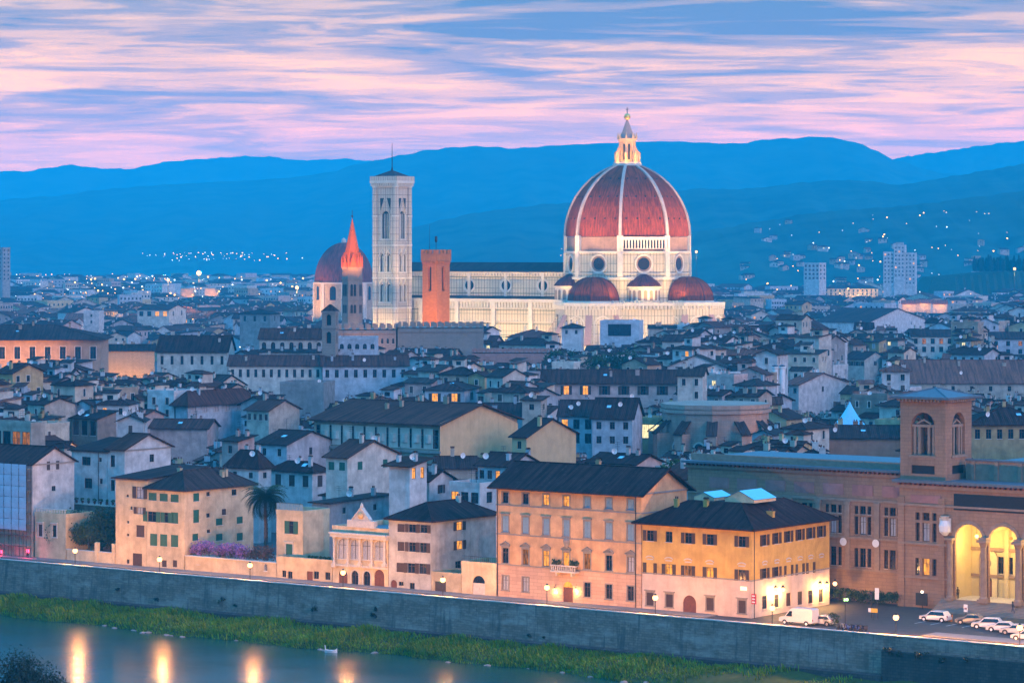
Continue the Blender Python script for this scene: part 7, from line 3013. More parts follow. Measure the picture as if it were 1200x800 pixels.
    mid('house', 'pale grey long walled house between slim yellow house and ornate palazzo', 'house', 366, 385, 457, 590, 10.5, 'shed', .5, 'grey', 'grey brown', 1, 2, 1, land='pale grey walled house', wk=dict(ww=.9, hh=1.1))
    # polygonal church drum
    Y = YA(480, 17.5)
    cx, cy = XA(844, Y), Y + 17
    root = thing('church', 'old round polygonal stone church drum with buttresses and small round windows', 'church', (cx, cy, 0), R(8))
    GS = stone('weathered grey church stone', (.44, .31, .23), (.36, .25, .19), 1.2, .5, .02, None, .6, .7)
    mb = MB()
    n = 12
    P = [(12.6 * math.cos(6.283 * (i + .5) / n), 12.6 * math.sin(6.283 * (i + .5) / n)) for i in range(n)]
    mb.prism(P, -.5, 17.5, GS)
    mb.build('drum', root)
    mb = MB()
    mb.prism([(x * 1.05, y * 1.05) for x, y in P], 16.2, 17.0, GS)
    mb.prism([(x * 1.03, y * 1.03) for x, y in P], 17.2, 18.2, GS)
    mb.build('cornice', root)
    for i in range(n):
        a = 6.283 * (i + .5) / n
        mb = MB()
        old = mb.sub(12.6 * math.cos(a), 12.6 * math.sin(a), 0, a)
        mb.box(-.3, 3.2, -1.1, 1.1, -.5, 11.5, GS)
        mb.slab([(-.3, -1.3, 14.6), (3.5, -1.3, 11.6), (3.5, 1.3, 11.6), (-.3, 1.3, 14.6)], .35, RM['grey brown'])
        mb.T = old
        mb.build('buttress', root)
        a2 = 6.283 * (i + 1) / n
        mb = MB()
        rr = 12.6 * math.cos(math.pi / n)
        c = (rr * math.cos(a2), rr * math.sin(a2), 8.2)
        disc(mb, c, 1.5, a2, M['paletrim'], .15, 14, 1.1, .05)
        disc(mb, c, 1.15, a2, M['glass'], .05, 14)
        mb.build('round_window', root)
    proxy(cx - 10, cy - 12, 0, 20, 24, 18, -1)
    FOOT.append(footprint(cx - 16, cy - 16, 0, 32, 32, 0))
    PROT.append((793, 895, 470, 525, Y - 2))
    LAND.append(('round stone drum', 793, 895, 470, 530, Y))
    # convent ranges
    mid('convent', 'long cream convent range with thirteen small dark windows', 'convent', 268, 377, 378, 428, 15, 'gable_x', 2.6, 'ivory', 'red brown', 12, 0, 1, rot=R(-2), wk=dict(ww=.9, hh=2.3, top=1.2), depth=11, land='long convent range', Y=900.0)
    mid('convent', 'dim blue convent range continuing right of the cream one', 'convent', 378, 478, 480, 428, 15, 'gable_x', 2.6, 'dusty blue', 'red brown', 9, 0, 1, rot=R(5), wk=dict(ww=1.1, hh=2.3, top=1.2), depth=11, land='dim convent range', Y=900.0)
    mid('convent', 'white church side with seven narrow windows and a large dark roof', 'church', 184, 266, 270, 412, 19, 'gable_x', 4.5, 'ivory', 'dark brown', 7, 0, 1, rot=R(-3), wk=dict(ww=.9, hh=2.6, top=1.3), depth=16, land='white church side', Y=930.0)
    mid('convent', 'white upper convent building with arched windows beside the dark bell turret', 'convent', 304, 379, 382, 397, 20, 'gable_x', 2.8, 'ivory', 'red brown', 7, 0, 1, rot=R(-2), wk=dict(ww=1.3, hh=2.2, top=1.0, arch=True), depth=14, land='upper convent building', Y=925.0)
    mid('convent', 'low white arcade wing of the convent below its upper building', 'convent', 304, 394, 396, 413, 15.5, 'shed', .6, 'white', 'dark brown', 6, 0, 1, rot=R(-2), wk=dict(ww=1.9, hh=2.6, top=1.4, arch=True), depth=7, land='convent arcade', Y=914.0)
    mid('convent', 'dim right wing of the convent with a plant covered terrace', 'convent', 396, 441, 446, 398, 20, 'flat', 0, 'dusty blue', 'grey brown', 5, 0, 2, rot=R(0), wk=dict(ww=1.2, hh=1.6, top=1.2, arch=True), depth=14, land='convent right wing', Y=921.0)
    Y = 905.0
    cx = XA(387, Y)
    root = thing('bell_turret', 'narrow dark stone bell turret with arched openings above the convent', 'bell tower', (cx, Y, 0), R(-10))
    mb = MB()
    zt = ZA(366, Y)
    for k in range(4):
        old = mb.sub(0, 0, 0, k * math.pi / 2)
        o2 = mb.sub(-2.0, -2.0, 0, 0)
        facade(mb, 4.0, -.5, zt, [(2.0, ZA(381, Y), 1.5, 3.2, True), (2.0, ZA(402, Y), 1.5, 3.4, True)], GREYST, .8)
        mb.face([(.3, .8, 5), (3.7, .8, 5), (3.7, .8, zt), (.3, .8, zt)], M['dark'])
        mb.box(-.2, 4.2, -.25, -.003, ZA(385, Y), ZA(383, Y), GREYST)
        mb.T = o2
        mb.T = old
    mb.build('shaft', root)
    mb = MB()
    mb.prism([(-2.3, -2.3), (2.3, -2.3), (2.3, 2.3), (-2.3, 2.3)], zt, zt + .4, GREYST)
    mb.prism([(-2.3, -2.3), (2.3, -2.3), (2.3, 2.3), (-2.3, 2.3)], zt + .4, zt + 2.4, RM['dark brown'], True, .1)
    mb.build('roof', root)
    FOOT.append(footprint(cx - 3, Y - 3, 0, 6, 6, 1))
    PROT.append((377, 396, 360, 412, Y - 4))
    LAND.append(('dark bell turret', 377, 396, 362, 415, Y))
    # big palazzo at the left with warm lit front, and the glowing wall
    r, w, d, H, x, y = mid('palazzo', 'huge brown palazzo with rows of dark windows, its left half lit orange', 'palazzo', -60, 118, 123, 397, 24, 'hip', 4.2, plaster('rusticated palazzo stone', (.40, .27, .18), .3), 'dark brown', 10, 0, 2, rot=R(3), over=1.8, depth=34,
                           wk=dict(ww=2.0, hh=4.2, top=2.6, pitch=9.2, trim='paletrim'), land='huge brown palazzo')
    lamp('street_glow', 'SPOT', (XA(8, y - 26), y - 26, 3.0), 110000, (1.0, .38, .08), None, .6, (XA(14, y), y, 15), 84, .8)
    lamp('street_glow', 'SPOT', (XA(62, y - 34), y - 34, 3.0), 10000, (1.0, .45, .15), None, .6, (XA(60, y), y, 14), 84, .8)
    r, w, d, H, x, y = mid('town_wall', 'rough stone house wall glowing orange beside the huge brown palazzo', 'house', 121, 181, 184, 411, 18, 'gable_x', 2.0, stone('rough orange wall stone', (.46, .33, .2), (.4, .28, .17), .9, .5, .03, None, 1, .4), 'dark brown', 0, 0, 0, rot=R(6), depth=14, land='glowing orange wall')
    for px in (132, 165):
        lamp('street_glow', 'POINT', (XA(px, y - 7), y - 7, 5.5), 5200, (1.0, .45, .08), None, .4)
    # battlemented walls below the brick tower
    for (pl, pc, top, key, lb, lit) in ((387, 464, 386, 'pink', 'battlemented pinkish palace wall lit from below, under the orange spire', True), (466, 566, 384, 'stone grey', 'battlemented dark stone palace below the orange brick tower', False)):
        Y = 1000.0
        H = ZA(top, Y)
        xa, xb = XA(pl, Y), XA(pc, Y)
        root = thing('battlemented_palace', lb, 'palace', (xa, Y, 0), 0)
        mb = MB()
        wm = GREYST if not lit else stone('pinkish palace stone', (.40, .28, .21), (.34, .23, .18), 1.0, .45, .03, None, 1, .4)
        wn = [('front', (xb - xa) * (i + .5) / 12, H - 4.6, .7, 1.7, {'arch': True}) for i in range(12)] if lit else []
        walls(mb, xb - xa, 18, -.3, H, wn, wm)
        mb.box(0.1, xb - xa - .1, .1, 17.9, H - .5, H - .05, wm)
        mb.build('wall', root)
        put_windows(root, wn, xb - xa, 18)
        mb = MB()
        crenels(mb, xb - xa, 18, H, wm, 1.15, 1.0, 1.6, .5)
        mb.box(0, xb - xa, -.3, -.002, H - 1.4, H - .9, wm)
        mb.build('battlements', root)
        proxy(xa, Y, 0, xb - xa, 18, H + 1, -1)
        FOOT.append(footprint(xa, Y, 0, xb - xa, 18, 1))
        PROT.append((pl, pc, top - 6, top + 22, Y))
        LAND.append(('battlemented ' + ('pinkish wall' if lit else 'dark palace'), pl, pc, top - 6, top + 22, Y))
        if lit:
            lamp('street_glow', 'POINT', ((xa + xb) / 2, Y - 7, H - 8), 2600, (1.0, .5, .25), None, .4)
    # lower battlement right
    Y = 985.0
    xa, xb = XA(553, Y), XA(648, Y)
    H = ZA(413, Y)
    root = thing('battlemented_palace', 'low reddish battlemented wall right of the dark stone palace', 'palace', (xa, Y, 0), 0)
    mb = MB()
    wm = plaster('reddish wall', (.38, .21, .17), .3)
    walls(mb, xb - xa, 8, -.3, H, [], wm)
    mb.box(.1, xb - xa - .1, .1, 7.9, H - .5, H - .05, wm)
    mb.build('wall', root)
    mb = MB()
    crenels(mb, xb - xa, 8, H, wm, .7, .6, 1.2, .4)
    mb.build('battlements', root)
    FOOT.append(footprint(xa, Y, 0, xb - xa, 8, 1))
    PROT.append((553, 648, 408, 422, Y))
    proxy(xa, Y, 0, xb - xa, 8, H, -1)
    LAND.append(('low reddish battlements', 553, 648, 408, 424, Y))
    # right part
    mid('apartment_block', 'ochre yellow block with dark windows behind the library belvedere', 'apartment block', 1139, 1230, 1240, 496, 18, 'hip', 2.8, 'ochre', 'dark brown', 7, 0, 1, rot=R(2), wk=dict(ww=1.1, hh=2.0, top=1.2), depth=14, over=.9, land='ochre yellow block')
    mid('church', 'church hall with an enormous plain red brown roof at the right', 'church', 1062, 1260, 1270, 449, 15, 'gable_x', 6.0, 'beige', 'rust red', 9, 0, 1, rot=R(-3), depth=34, land='enormous red roof')
    mid('house', 'long brown brick hall with dark arched openings left of the belvedere', 'hall', 968, 1056, 1060, 513, 13, 'gable_x', 2.2, plaster('brick hall', (.40, .20, .12), .3), 'dark brown', 6, 0, 1, rot=R(-3), depth=15, wk=dict(ww=3.2, hh=2.2, top=.9, arch=False, frame='iron'), land='brown brick hall')
    Y = YA(498, 12.0)
    root = thing('glass_cone', 'small pointed conical pale blue skylight among dark roofs', 'skylight', (XA(996, Y), Y, 12.0), 0)
    mb = MB()
    mb.lathe([(4.0, -2), (4.0, 0)], 14, WM['dusty blue'])
    mb.build('base', root)
    mb = MB()
    mb.lathe([(4.1, 0), (2.2, 2.0), (.8, 4.2), (.1, 5.6)], 14, M['skyglass'])
    mb.build('glazing', root)
    PROT.append((985, 1008, 474, 500, Y - 3))
    FOOT.append(footprint(XA(996, Y) - 5, Y - 5, 0, 10, 10, 0))
    mid('house', 'white gabled hall with two tall white chimneys on its roof', 'hall', 918, 936, 992, 451, 14, 'gable_x', 3.0, 'white', 'rust red', 2, 1, 1, rot=ANG, land='white gabled hall', wk=dict(ww=1.2, hh=1.6))
    for px in (908.5, 916.5):
        Y = 850.0
        o = thing('chimney_stack', 'tall round white chimney standing ' + ('left' if px < 912 else 'right') + ' in a pair above red roofs', 'chimney', (XA(px, Y), Y, 8), 0)
        mb = MB()
        mb.lathe([(.8, 0), (.75, ZA(432, Y) - 8), (1.0, ZA(431, Y) - 8), (1.0, ZA(429.5, Y) - 8)], 10, M['white'])
        mb.build('shaft', o)
        mb = MB()
        mb.lathe([(.7, ZA(429.5, Y) - 8), (.9, ZA(428, Y) - 8), (.1, ZA(427, Y) - 8)], 10, M['lead'])
        mb.build('cowl', o)
    mid('house', 'white modern block with large dark roof window below the cathedral choir', 'house', 703, 749, 763, 378, 26, 'flat', 0, 'dusty blue', 'grey brown', 1, 0, 1, rot=R(-8), wk=dict(ww=9, hh=4.6, top=.6, frame='iron'), depth=16, land='modern white block')
    mid('house', 'pale square turret house with small windows beside the modern white block', 'house', 658, 681, 686, 384, 24, 'hip', 1.4, 'white', 'dark brown', 2, 0, 1, rot=R(-8), depth=9, land='pale turret house')
    mid('house', 'square old stone tower house with tiled roof left of the convent', 'tower', 281, 316, 328, 368, 24, 'hip', 2.0, 'stone grey', 'dark brown', 3, 1, 1, rot=R(-15), wk=dict(ww=1.2, hh=2.6), land='old stone tower house')
    mid('house', 'white house with small dark windows above the huge palazzo roof', 'house', 98, 116, 121, 366, 21, 'flat', 0, 'white', 'grey brown', 1, 0, 2, rot=R(-5), depth=12, land='white house above the palazzo')
    mid('apartment_block', 'broad pale house with two bright orange lit windows far left', 'apartment block', 161, 198, 218, 363, 19, 'gable_x', 2.5, 'ivory', 'dark brown', 4, 2, 1, rot=R(-10), wk=dict(ww=2.4, hh=2.8, lit=(('front', 0, 2), ('front', 0, 3)), shut=None), land='bright orange windows house')
    mid('house', 'long cream row house with shuttered windows at the right', 'house', 988, 1013, 1038, 421, 14, 'gable_x', 2.5, 'ivory', 'dark brown', 4, 1, 1, rot=ANG, land='cream row house', wk=dict(shut='open'))
    mid('palazzo', 'large dark gabled hall with a white gable wall at the right', 'hall', 1018, 1084, 1100, 374, 16, 'gable_y', 6.5, 'white', 'dark brown', 2, 0, 1, rot=R(62), depth=30, land='large dark gabled hall')
    mid('apartment_block', 'terrace of pale flats with two lit windows at the right', 'apartment block', 1068, 1118, 1124, 394, 19, 'gable_x', 2.4, 'ivory', 'dark brown', 5, 0, 2, rot=R(-4), depth=14, wk=dict(ww=1.6, hh=2.2, lit=(('front', 0, 3), ('front', 0, 1)), litpane='litdim'), land='terrace of pale flats')
    mid('apartment_block', 'long pale blue flats with dark roof at the far right', 'apartment block', 1160, 1260, 1264, 397, 18, 'gable_x', 2.4, 'dusty blue', 'dark brown', 7, 0, 2, rot=R(-3), depth=14, wk=dict(ww=1.6, hh=2.0, lit=(('front', 0, 2), ('front', 0, 3)), litpane='litdim'), land='long pale blue flats')
    # far buildings that stand out
    Y = 2600.0
    tall = thing('tower_block', 'white high-rise block of flats standing out in the far right', 'tower block', (XA(1035, Y), Y, 0), R(-12))
    mb = MB()
    wn = []
    for (x0, w_, d_, z1) in ((0, 9, 14, ZA(295, Y)), (9, 9, 18, ZA(287, Y)), (18, 9, 14, ZA(296, Y))):
        old = mb.sub(x0, (0 if x0 == 9 else 1.5), 0, 0)
        walls(mb, w_, d_, -.5, z1, [], WM['white'])
        mb.face([(0, 0, z1), (w_, 0, z1), (w_, d_, z1), (0, d_, z1)], WM['grey'])
        mb.T = old
    mb.build('wall', tall)
    for (x0, w_, zt, yy) in ((0, 9, ZA(295, Y), 1.5), (9, 9, ZA(287, Y), 0), (18, 9, ZA(296, Y), 1.5)):
        for f in range(8):
            for i in range(3):
                link('window', window_mesh(1.5, 1.7, 'lit' if (f * 5 + i * 3 + int(x0)) % 17 == 0 else 'glass', 'white'), tall, (x0 + 1.6 + i * 2.9, yy - .2, zt - 3.2 - f * 3.3))
    mb = MB()
    mb.box(10.5, 16.5, 3, 9, ZA(287, Y), ZA(284, Y), WM['grey'])
    mb.build('lift_house', tall)
    proxy(XA(1035, Y), Y, R(-12), 27, 16, ZA(290, Y), -1)
    LAND.append(('white high-rise', 1035, 1070, 285, 318, Y))
    PROT.append((1034, 1071, 284, 312, Y))
    FOOT.append(footprint(XA(1035, Y), Y, R(-12), 27, 16, 3))
    mid('tower_block', 'dark tall office block at the far left edge of town', 'tower block', -14, 3, 12, 291, 1, 'flat', 0, 'stone grey', 'grey brown', 3, 2, 8, rot=ANG, Y=2500, protect=False, land='dark office block', wk=dict(ww=1.6, hh=1.5))
    mid('apartment_block', 'pale block with evenly spaced dark windows left of the white high-rise', 'apartment block', 942, 960, 968, 309, 1, 'flat', 0, 'white', 'grey brown', 4, 2, 4, rot=ANG, Y=2500, protect=False, land='pale far block', wk=dict(ww=2, hh=1.8))
    mid('apartment_block', 'long yellow lit building far off at the right', 'apartment block', 966, 1029, 1031, 338, 1, 'hip', 3, 'pale yellow', 'dark brown', 12, 0, 2, rot=R(-3), Y=2950, depth=16, land='long yellow lit building', wk=dict(ww=1.4, hh=2.2))
    lamp('street_glow', 'POINT', (XA(1010, 2930), 2930, 9), 40000, (1.0, .55, .18), None, .5)
    mid('apartment_block', 'long pinkish barrack with many small windows far right', 'apartment block', 1062, 1122, 1124, 330, 1, 'gable_x', 4, 'pink', 'dark brown', 14, 0, 1, rot=R(-2), Y=3400, depth=18, land='long pinkish barrack', wk=dict(ww=1.3, hh=2.4))
    mid('apartment_block', 'long cream barrack at the far right edge under cypresses', 'apartment block', 1166, 1260, 1264, 330, 1, 'gable_x', 4, 'cream', 'dark brown', 16, 0, 1, rot=R(-2), Y=3400, depth=18, land='long cream barrack', wk=dict(ww=1.3, hh=2.4))
    # station quarter walls lit orange
    for (pl, pc, py, lb, nm) in ((212, 229, 339, 'square wall glowing orange left of the bright floodlight mast', 'left'), (240, 255, 339, 'square wall glowing orange right of the bright floodlight mast', 'right')):
        r, w, d, H, x, y = mid('apartment_block', lb, 'house', pl, pc, pc + 3, py, 1, 'flat', 0, 'tan', 'grey brown', 0, 0, 0, rot=R(-3), Y=2900, depth=10, land='orange far wall ' + nm)
        lamp('street_glow', 'POINT', (XA((pl + pc) / 2, y - 9), y - 9, H * .55), 11000, (1.0, .40, .10), None, .5)
    for k, px in enumerate((1066, 1083, 1102)):
        r, w, d, H, x, y = mid('house', ['orange lit low house, leftmost of three glowing together at the right', 'orange lit low house, middle of three glowing at the right', 'orange lit low house, rightmost of three glowing at the right'][k], 'house', px - 9, px + 8, px + 11, 356 - k % 2, 13, 'gable_x', 2.5,
                               'cream', 'rust red', 0, 0, 0, rot=R(-6), depth=9, land='orange glowing house', protect=True)
        lamp('street_glow', 'POINT', (XA(px, y - 7), y - 7, 12), 5200, (1.0, .38, .06), None, .5)
    # floodlight masts
    for (px, py, Y, r_, lb) in ((197, 328, 1900, .9, 'floodlight mast with an orange lamp, left of the brightest one'), (233, 320, 1900, 1.5, 'brightest floodlight mast glowing over the far left district'), (348, 337, 1750, 1.0, 'floodlight mast with an orange lamp beside the purple chapel dome'),
                                (816, 295, 2600, 1.0, 'floodlight mast glowing right behind the cathedral drum'), (1189, 315, 2300, 1.0, 'orange floodlight mast at the far right edge')):
        o = thing('floodlight_mast', lb, 'floodlight', (XA(px, Y), Y, 0), 0, 'floodlight masts')
        z = ZA(py, Y)
        mb = MB()
        mb.tube((0, 0, 0), (0, 0, z), .22, M['iron'], 6, .12)
        mb.build('mast', o)
        mb = MB()
        mb.ball((0, 0, z), r_, M['bulb'], 7)
        mb.build('lamp_head', o)
        lamp('mast_light', 'POINT', (0, -2.5, z - 1.0), 60000 * r_, (1.0, .5, .18), o, .8)
        PROT.append((px - 6, px + 6, py - 6, py + 6, Y))
    # trees inside the town
    fm = [foliage('garden foliage 0', (0.055, 0.085, 0.03), (0.02, 0.04, 0.015)), foliage('garden foliage 2', (0.035, 0.06, 0.03), (0.015, 0.03, 0.015))]
    for k, (px, py, H, Y) in enumerate(((700, 414, 14, 900), (715, 411, 15, 905), (733, 409, 15, 915), (748, 413, 13, 900), (651, 408, 13, 960), (668, 409, 12, 955), (684, 411, 13, 950))):
        z = ZA(py, Y)
        tree(['dark round tree, leftmost of four clustered below the modern white block', 'taller dark tree, second of four below the modern white block', 'dark tree third of four below the modern white block', 'dark tree at the right end of four below the modern block',
              'dark garden tree left of three near the low reddish battlements', 'dark garden tree middle of three near the low reddish battlements', 'dark garden tree right of three near the low reddish battlements'][k],
             (XA(px, Y), Y, 0), z, 4.6, fm[k % 2], 700, .45, None, .8, .3)
        FOOT.append(footprint(XA(px, Y) - 3, Y - 3, 0, 6, 6, 0))
    rnd = random.Random(77)
    cyp = foliage('cypress foliage', (0.02, 0.04, 0.03), (0.012, 0.022, 0.02))
    cm = MB()
    for i in range(700):
        z = rnd.random()
        a = rnd.uniform(0, 6.28)
        rr = 1.7 * (math.sin(math.pi * (z * .9 + .06)) ** .6) * (1 - z * .55) * rnd.random() ** .35
        x, y, zz = rr * math.cos(a), rr * math.sin(a), 1.2 + 13 * z
        s_ = .6
        cm.face([(x - s_ * .5, y, zz - s_), (x + s_ * .5, y + rnd.uniform(-.4, .4), zz - s_ * .6), (x + rnd.uniform(-.3, .3), y + rnd.uniform(-.3, .3), zz + s_)], cyp)
    cme = cm.mesh('crown')
    tk = MB()
    tk.tube((0, 0, 0), (0, 0, 3), .25, M['bark'], 6)
    tme = tk.mesh('trunk')
    for i in range(26):
        Y = 2750 + rnd.uniform(-60, 60)
        px = 1142 + i * 2.6 + rnd.uniform(-1, 1)
        o = thing('cypress_tree', 'dark slender cypress in the row at the far right edge of town', 'cypress tree', (XA(px, Y), Y, 33), i, 'cypresses on the far right rise')
        link('crown', cme, o)
        link('trunk', tme, o)
        o.scale = (1.3, 1.3, rnd.uniform(.75, 1.1))
    mb = MB()
    Y = 2760
    for i in range(14):
        mb.prism([(XA(1120 + i * 9, Y) + 45 * math.cos(a * .785), Y + 40 + 60 * math.sin(a * .785)) for a in range(8)], -1, 33.5 - abs(i - 8) * .6, M['bank soil'] if 'bank soil' in M else fm[1], True, .55, XA(1120 + i * 9, Y), Y + 40)
    tag(mb.build('rise'), kind='structure')


build_mid()
# ------------------------------------------------------------------ the rest of the old town
WALLP = ['white'] * 5 + ['ivory'] * 4 + ['cream'] * 3 + ['grey'] * 2 + ['pink'] * 2 + ['beige'] * 3 + ['ochre'] * 2 + ['dusty blue'] * 4 + ['tan', 'brown', 'stone grey', 'pale yellow']
ROOFP = ['red brown'] * 4 + ['dark brown'] * 6 + ['grey brown'] * 3 + ['rust red']
KINDW = {'gable_x': 'long ridged', 'gable_y': 'gable fronted', 'hip': 'hip roofed', 'shed': 'lean-to roofed', 'flat': 'flat roofed'}


def make_spec(rnd, x, y, rot, w, d, H, far=False):
    roof = rnd.choice(['gable_x'] * 5 + ['gable_y'] * 3 + ['hip'] * 4 + ['shed'] + ['flat'])
    span = d if roof == 'gable_x' else (w if roof == 'gable_y' else min(w, d))
    rise = span / 2 * rnd.uniform(.30, .44) if roof not in ('flat', 'shed') else (0.9 if roof == 'shed' else 0)
    sp = dict(x=x, y=y, rot=rot, w=w, d=d, H=H, roof=roof, rise=rise, wall=rnd.choice(WALLP), tile=rnd.choice(ROOFP), wins=[], chims=[], over=rnd.uniform(.35, .8), room=None, dish=None, wing=None, mast=None)
    ww, hh = rnd.uniform(.8, 1.25), rnd.uniform(1.2, 1.9)
    style = rnd.random()
    lit = 0
    fl = 2 if not far else 1
    for side, L in (('front', w), ('right', d)):
        n = int(L / rnd.uniform(2.6, 3.8))
        for f in range(fl):
            zb = H - rnd.choice((.8, 1.0)) - hh - f * 3.2
            if zb < .5:
                continue
            for i in range(n):
                if rnd.random() < (.22 if side == 'front' else .45):
                    continue
                pane, kind = 'glass', None
                if style < .35:
                    kind = 'closed' if rnd.random() < .5 else None
                if rnd.random() < .07:
                    pane = rnd.choice(('lit', 'lit', 'litdim', 'litwhite'))
                    kind = None
                    lit += 1
                elif rnd.random() < .12:
                    pane = 'curtain'
                sp['wins'].append((side, L * (i + .5) / n, zb, round(ww, 1), round(hh, 1), {'pane': pane, 'kind': kind}))
    sp['lit'] = lit
    for _ in range(rnd.choice((1, 1, 2, 3, 4))):
        sp['chims'].append((rnd.uniform(.15, .85) * w, rnd.uniform(.15, .85) * d, rnd.uniform(.7, 1.5), rnd.randrange(3)))
    if rnd.random() < .5 and min(w, d) > 7:
        rw, rd = rnd.uniform(2.4, 4.2), rnd.uniform(2.4, 4.2)
        sp['room'] = (rnd.uniform(.5, w - rw - .5), rnd.uniform(1.5, d - rd - .5), rw, rd, H + rise * .5 + rnd.uniform(1.8, 3.0), rnd.choice(('white', 'ivory', 'cream', 'dusty blue', sp['wall'])))
    if rnd.random() < .5:
        sp['wing'] = (rnd.uniform(.1, .5) * w, rnd.uniform(3.0, 4.5), rnd.uniform(.35, .6) * w, H - rnd.uniform(2.5, 5.5), rnd.choice(WALLP))
    if rnd.random() < .3:
        sp['dish'] = (rnd.uniform(.2, .8) * w, rnd.uniform(.05, .4) * d)
    if rnd.random() < .45:
        sp['mast'] = (rnd.uniform(.2, .8) * w, rnd.uniform(.2, .8) * d, rnd.uniform(1.5, 3.2))
    return sp


def shell(sp, wm, rm):
    """walls into wm, roof into rm (same frame for both)"""
    w, d, H = sp['w'], sp['d'], sp['H']
    wall, tile = WM[sp['wall']], RM[sp['tile']]
    for q in ([(0, 0), (w, 0)], [(w, 0), (w, d)], [(w, d), (0, d)], [(0, d), (0, 0)]):
        wm.face([(*q[0], -.3), (*q[1], -.3), (*q[1], H), (*q[0], H)], wall)
    add_roof(rm, sp['roof'], w, d, H, sp['rise'], sp['over'] if sp['roof'] != 'flat' else 0, tile, .18, wm, wall)
    if sp['room']:
        x, y, rw, rd, zt, key = sp['room']
        wm.box(x, x + rw, y, y + rd, H - .2, zt, WM[key])
        old = rm.sub(x, y, 0, 0)
        add_roof(rm, 'hip' if rw > 3.8 else 'shed', rw, rd, zt, .6, .35, tile, .12, None)
        rm.T = old
        wm.face([(x + rw * .3, y - .02, zt - 1.5), (x + rw * .7, y - .02, zt - 1.5), (x + rw * .7, y - .02, zt - .5), (x + rw * .3, y - .02, zt - .5)], M['glass'])
    if sp['wing']:
        x, dp, ww, hz, key = sp['wing']
        old = wm.sub(x, -dp, 0, 0)
        o2 = rm.sub(x, -dp, 0, 0)
        ww = min(ww, w - x)
        wm.box(0, ww, 0, dp - .02, -.3, hz, WM[key])
        rm.slab([(-.3, -.4, hz + .12), (ww + .3, -.4, hz + .12), (ww + .3, dp - .03, hz + 1.25), (-.3, dp - .03, hz + 1.25)], .14, tile)
        for i in range(2):
            xx = ww * (.3 + .4 * i)
            wm.face([(xx - .5, -.025, hz - 2.2), (xx + .5, -.025, hz - 2.2), (xx + .5, -.025, hz - .8), (xx - .5, -.025, hz - .8)], M['glass'])
        wm.T = old
        rm.T = o2


def extras(sp, mb):
    w, d, H = sp['w'], sp['d'], sp['H']
    for (x, y, h, v) in sp['chims']:
        chimney_shape(mb, x, y, roof_height(sp['roof'], w, d, H, sp['rise'], x, y), h, WM[sp['wall']], v)


def spec_windows(sp, root=None, mb=None):
    w, d = sp['w'], sp['d']
    for (side, x, zb, ww, hh, op) in sp['wins']:
        sx, sy, a = side_xy(side, x, w, d)
        if root is not None:
            link('window', small_window(ww, hh, op['pane'], op['kind']), root, (sx, sy, zb), a)
        else:
            old = mb.sub(sx, sy, zb, a)
            mb.face([(-ww / 2, -.03, 0), (ww / 2, -.03, 0), (ww / 2, -.03, hh), (-ww / 2, -.03, hh)], M[op['pane']] if op['kind'] is None else M['shut_brown'])
            mb.T = old


def small_window(w, h, pane, kind):
    """window set in a shallow stone surround: frame, panes and, where closed, louvred shutters in one mesh"""
    key = ('sw', w, h, pane, kind)
    if key in WCACHE:
        return WCACHE[key]
    mb = MB()
    t = M['paletrim']
    mb.face([(-w / 2, -.02, 0), (w / 2, -.02, 0), (w / 2, -.02, h), (-w / 2, -.02, h)], M[pane])
    for a, b in ((-w / 2 - .12, -w / 2), (w / 2, w / 2 + .12)):
        mb.box(a, b, -.12, .0, 0, h, t)
    mb.box(-w / 2 - .12, w / 2 + .12, -.122, -.001, h, h + .12, t)
    mb.box(-w / 2 - .2, w / 2 + .2, -.2, -.001, -.12, -.001, t)
    mb.box(-.03, .03, -.06, -.021, 0.001, h - .001, M['wood'])
    if kind == 'closed':
        for s in (-1, 1):
            a, b = (s * .01, s * (w / 2 - .01))
            mb.box(min(a, b), max(a, b), -.1, -.062, .02, h - .02, M['shut_brown'])
    WCACHE[key] = mb.mesh('window')
    return WCACHE[key]


def ordinal(i):
    return ['first', 'second', 'third', 'fourth', 'fifth', 'sixth', 'seventh', 'eighth', 'ninth', 'tenth'][i] if i < 10 else None


def near_phrase(px, py, Y):
    best, bd = None, 1e9
    for (nm, a, b, c, e, dep) in LAND:
        if len(nm.split()) > 5:
            continue
        cx, cy = min(max(px, a), b), min(max(py, c), e)
        dd = math.hypot(px - cx, (py - cy) * 1.2) + 0.01 * abs(Y - dep)
        if dd < bd and a < 1200 and b > 0:
            bd, best = dd, (nm, a, b, c, e, dep)
    nm, a, b, c, e, dep = best
    if px < a - 3:
        return 'left of the ' + nm
    if px > b + 3:
        return 'right of the ' + nm
    if Y > dep:
        return 'behind the ' + nm
    return 'in front of the ' + nm


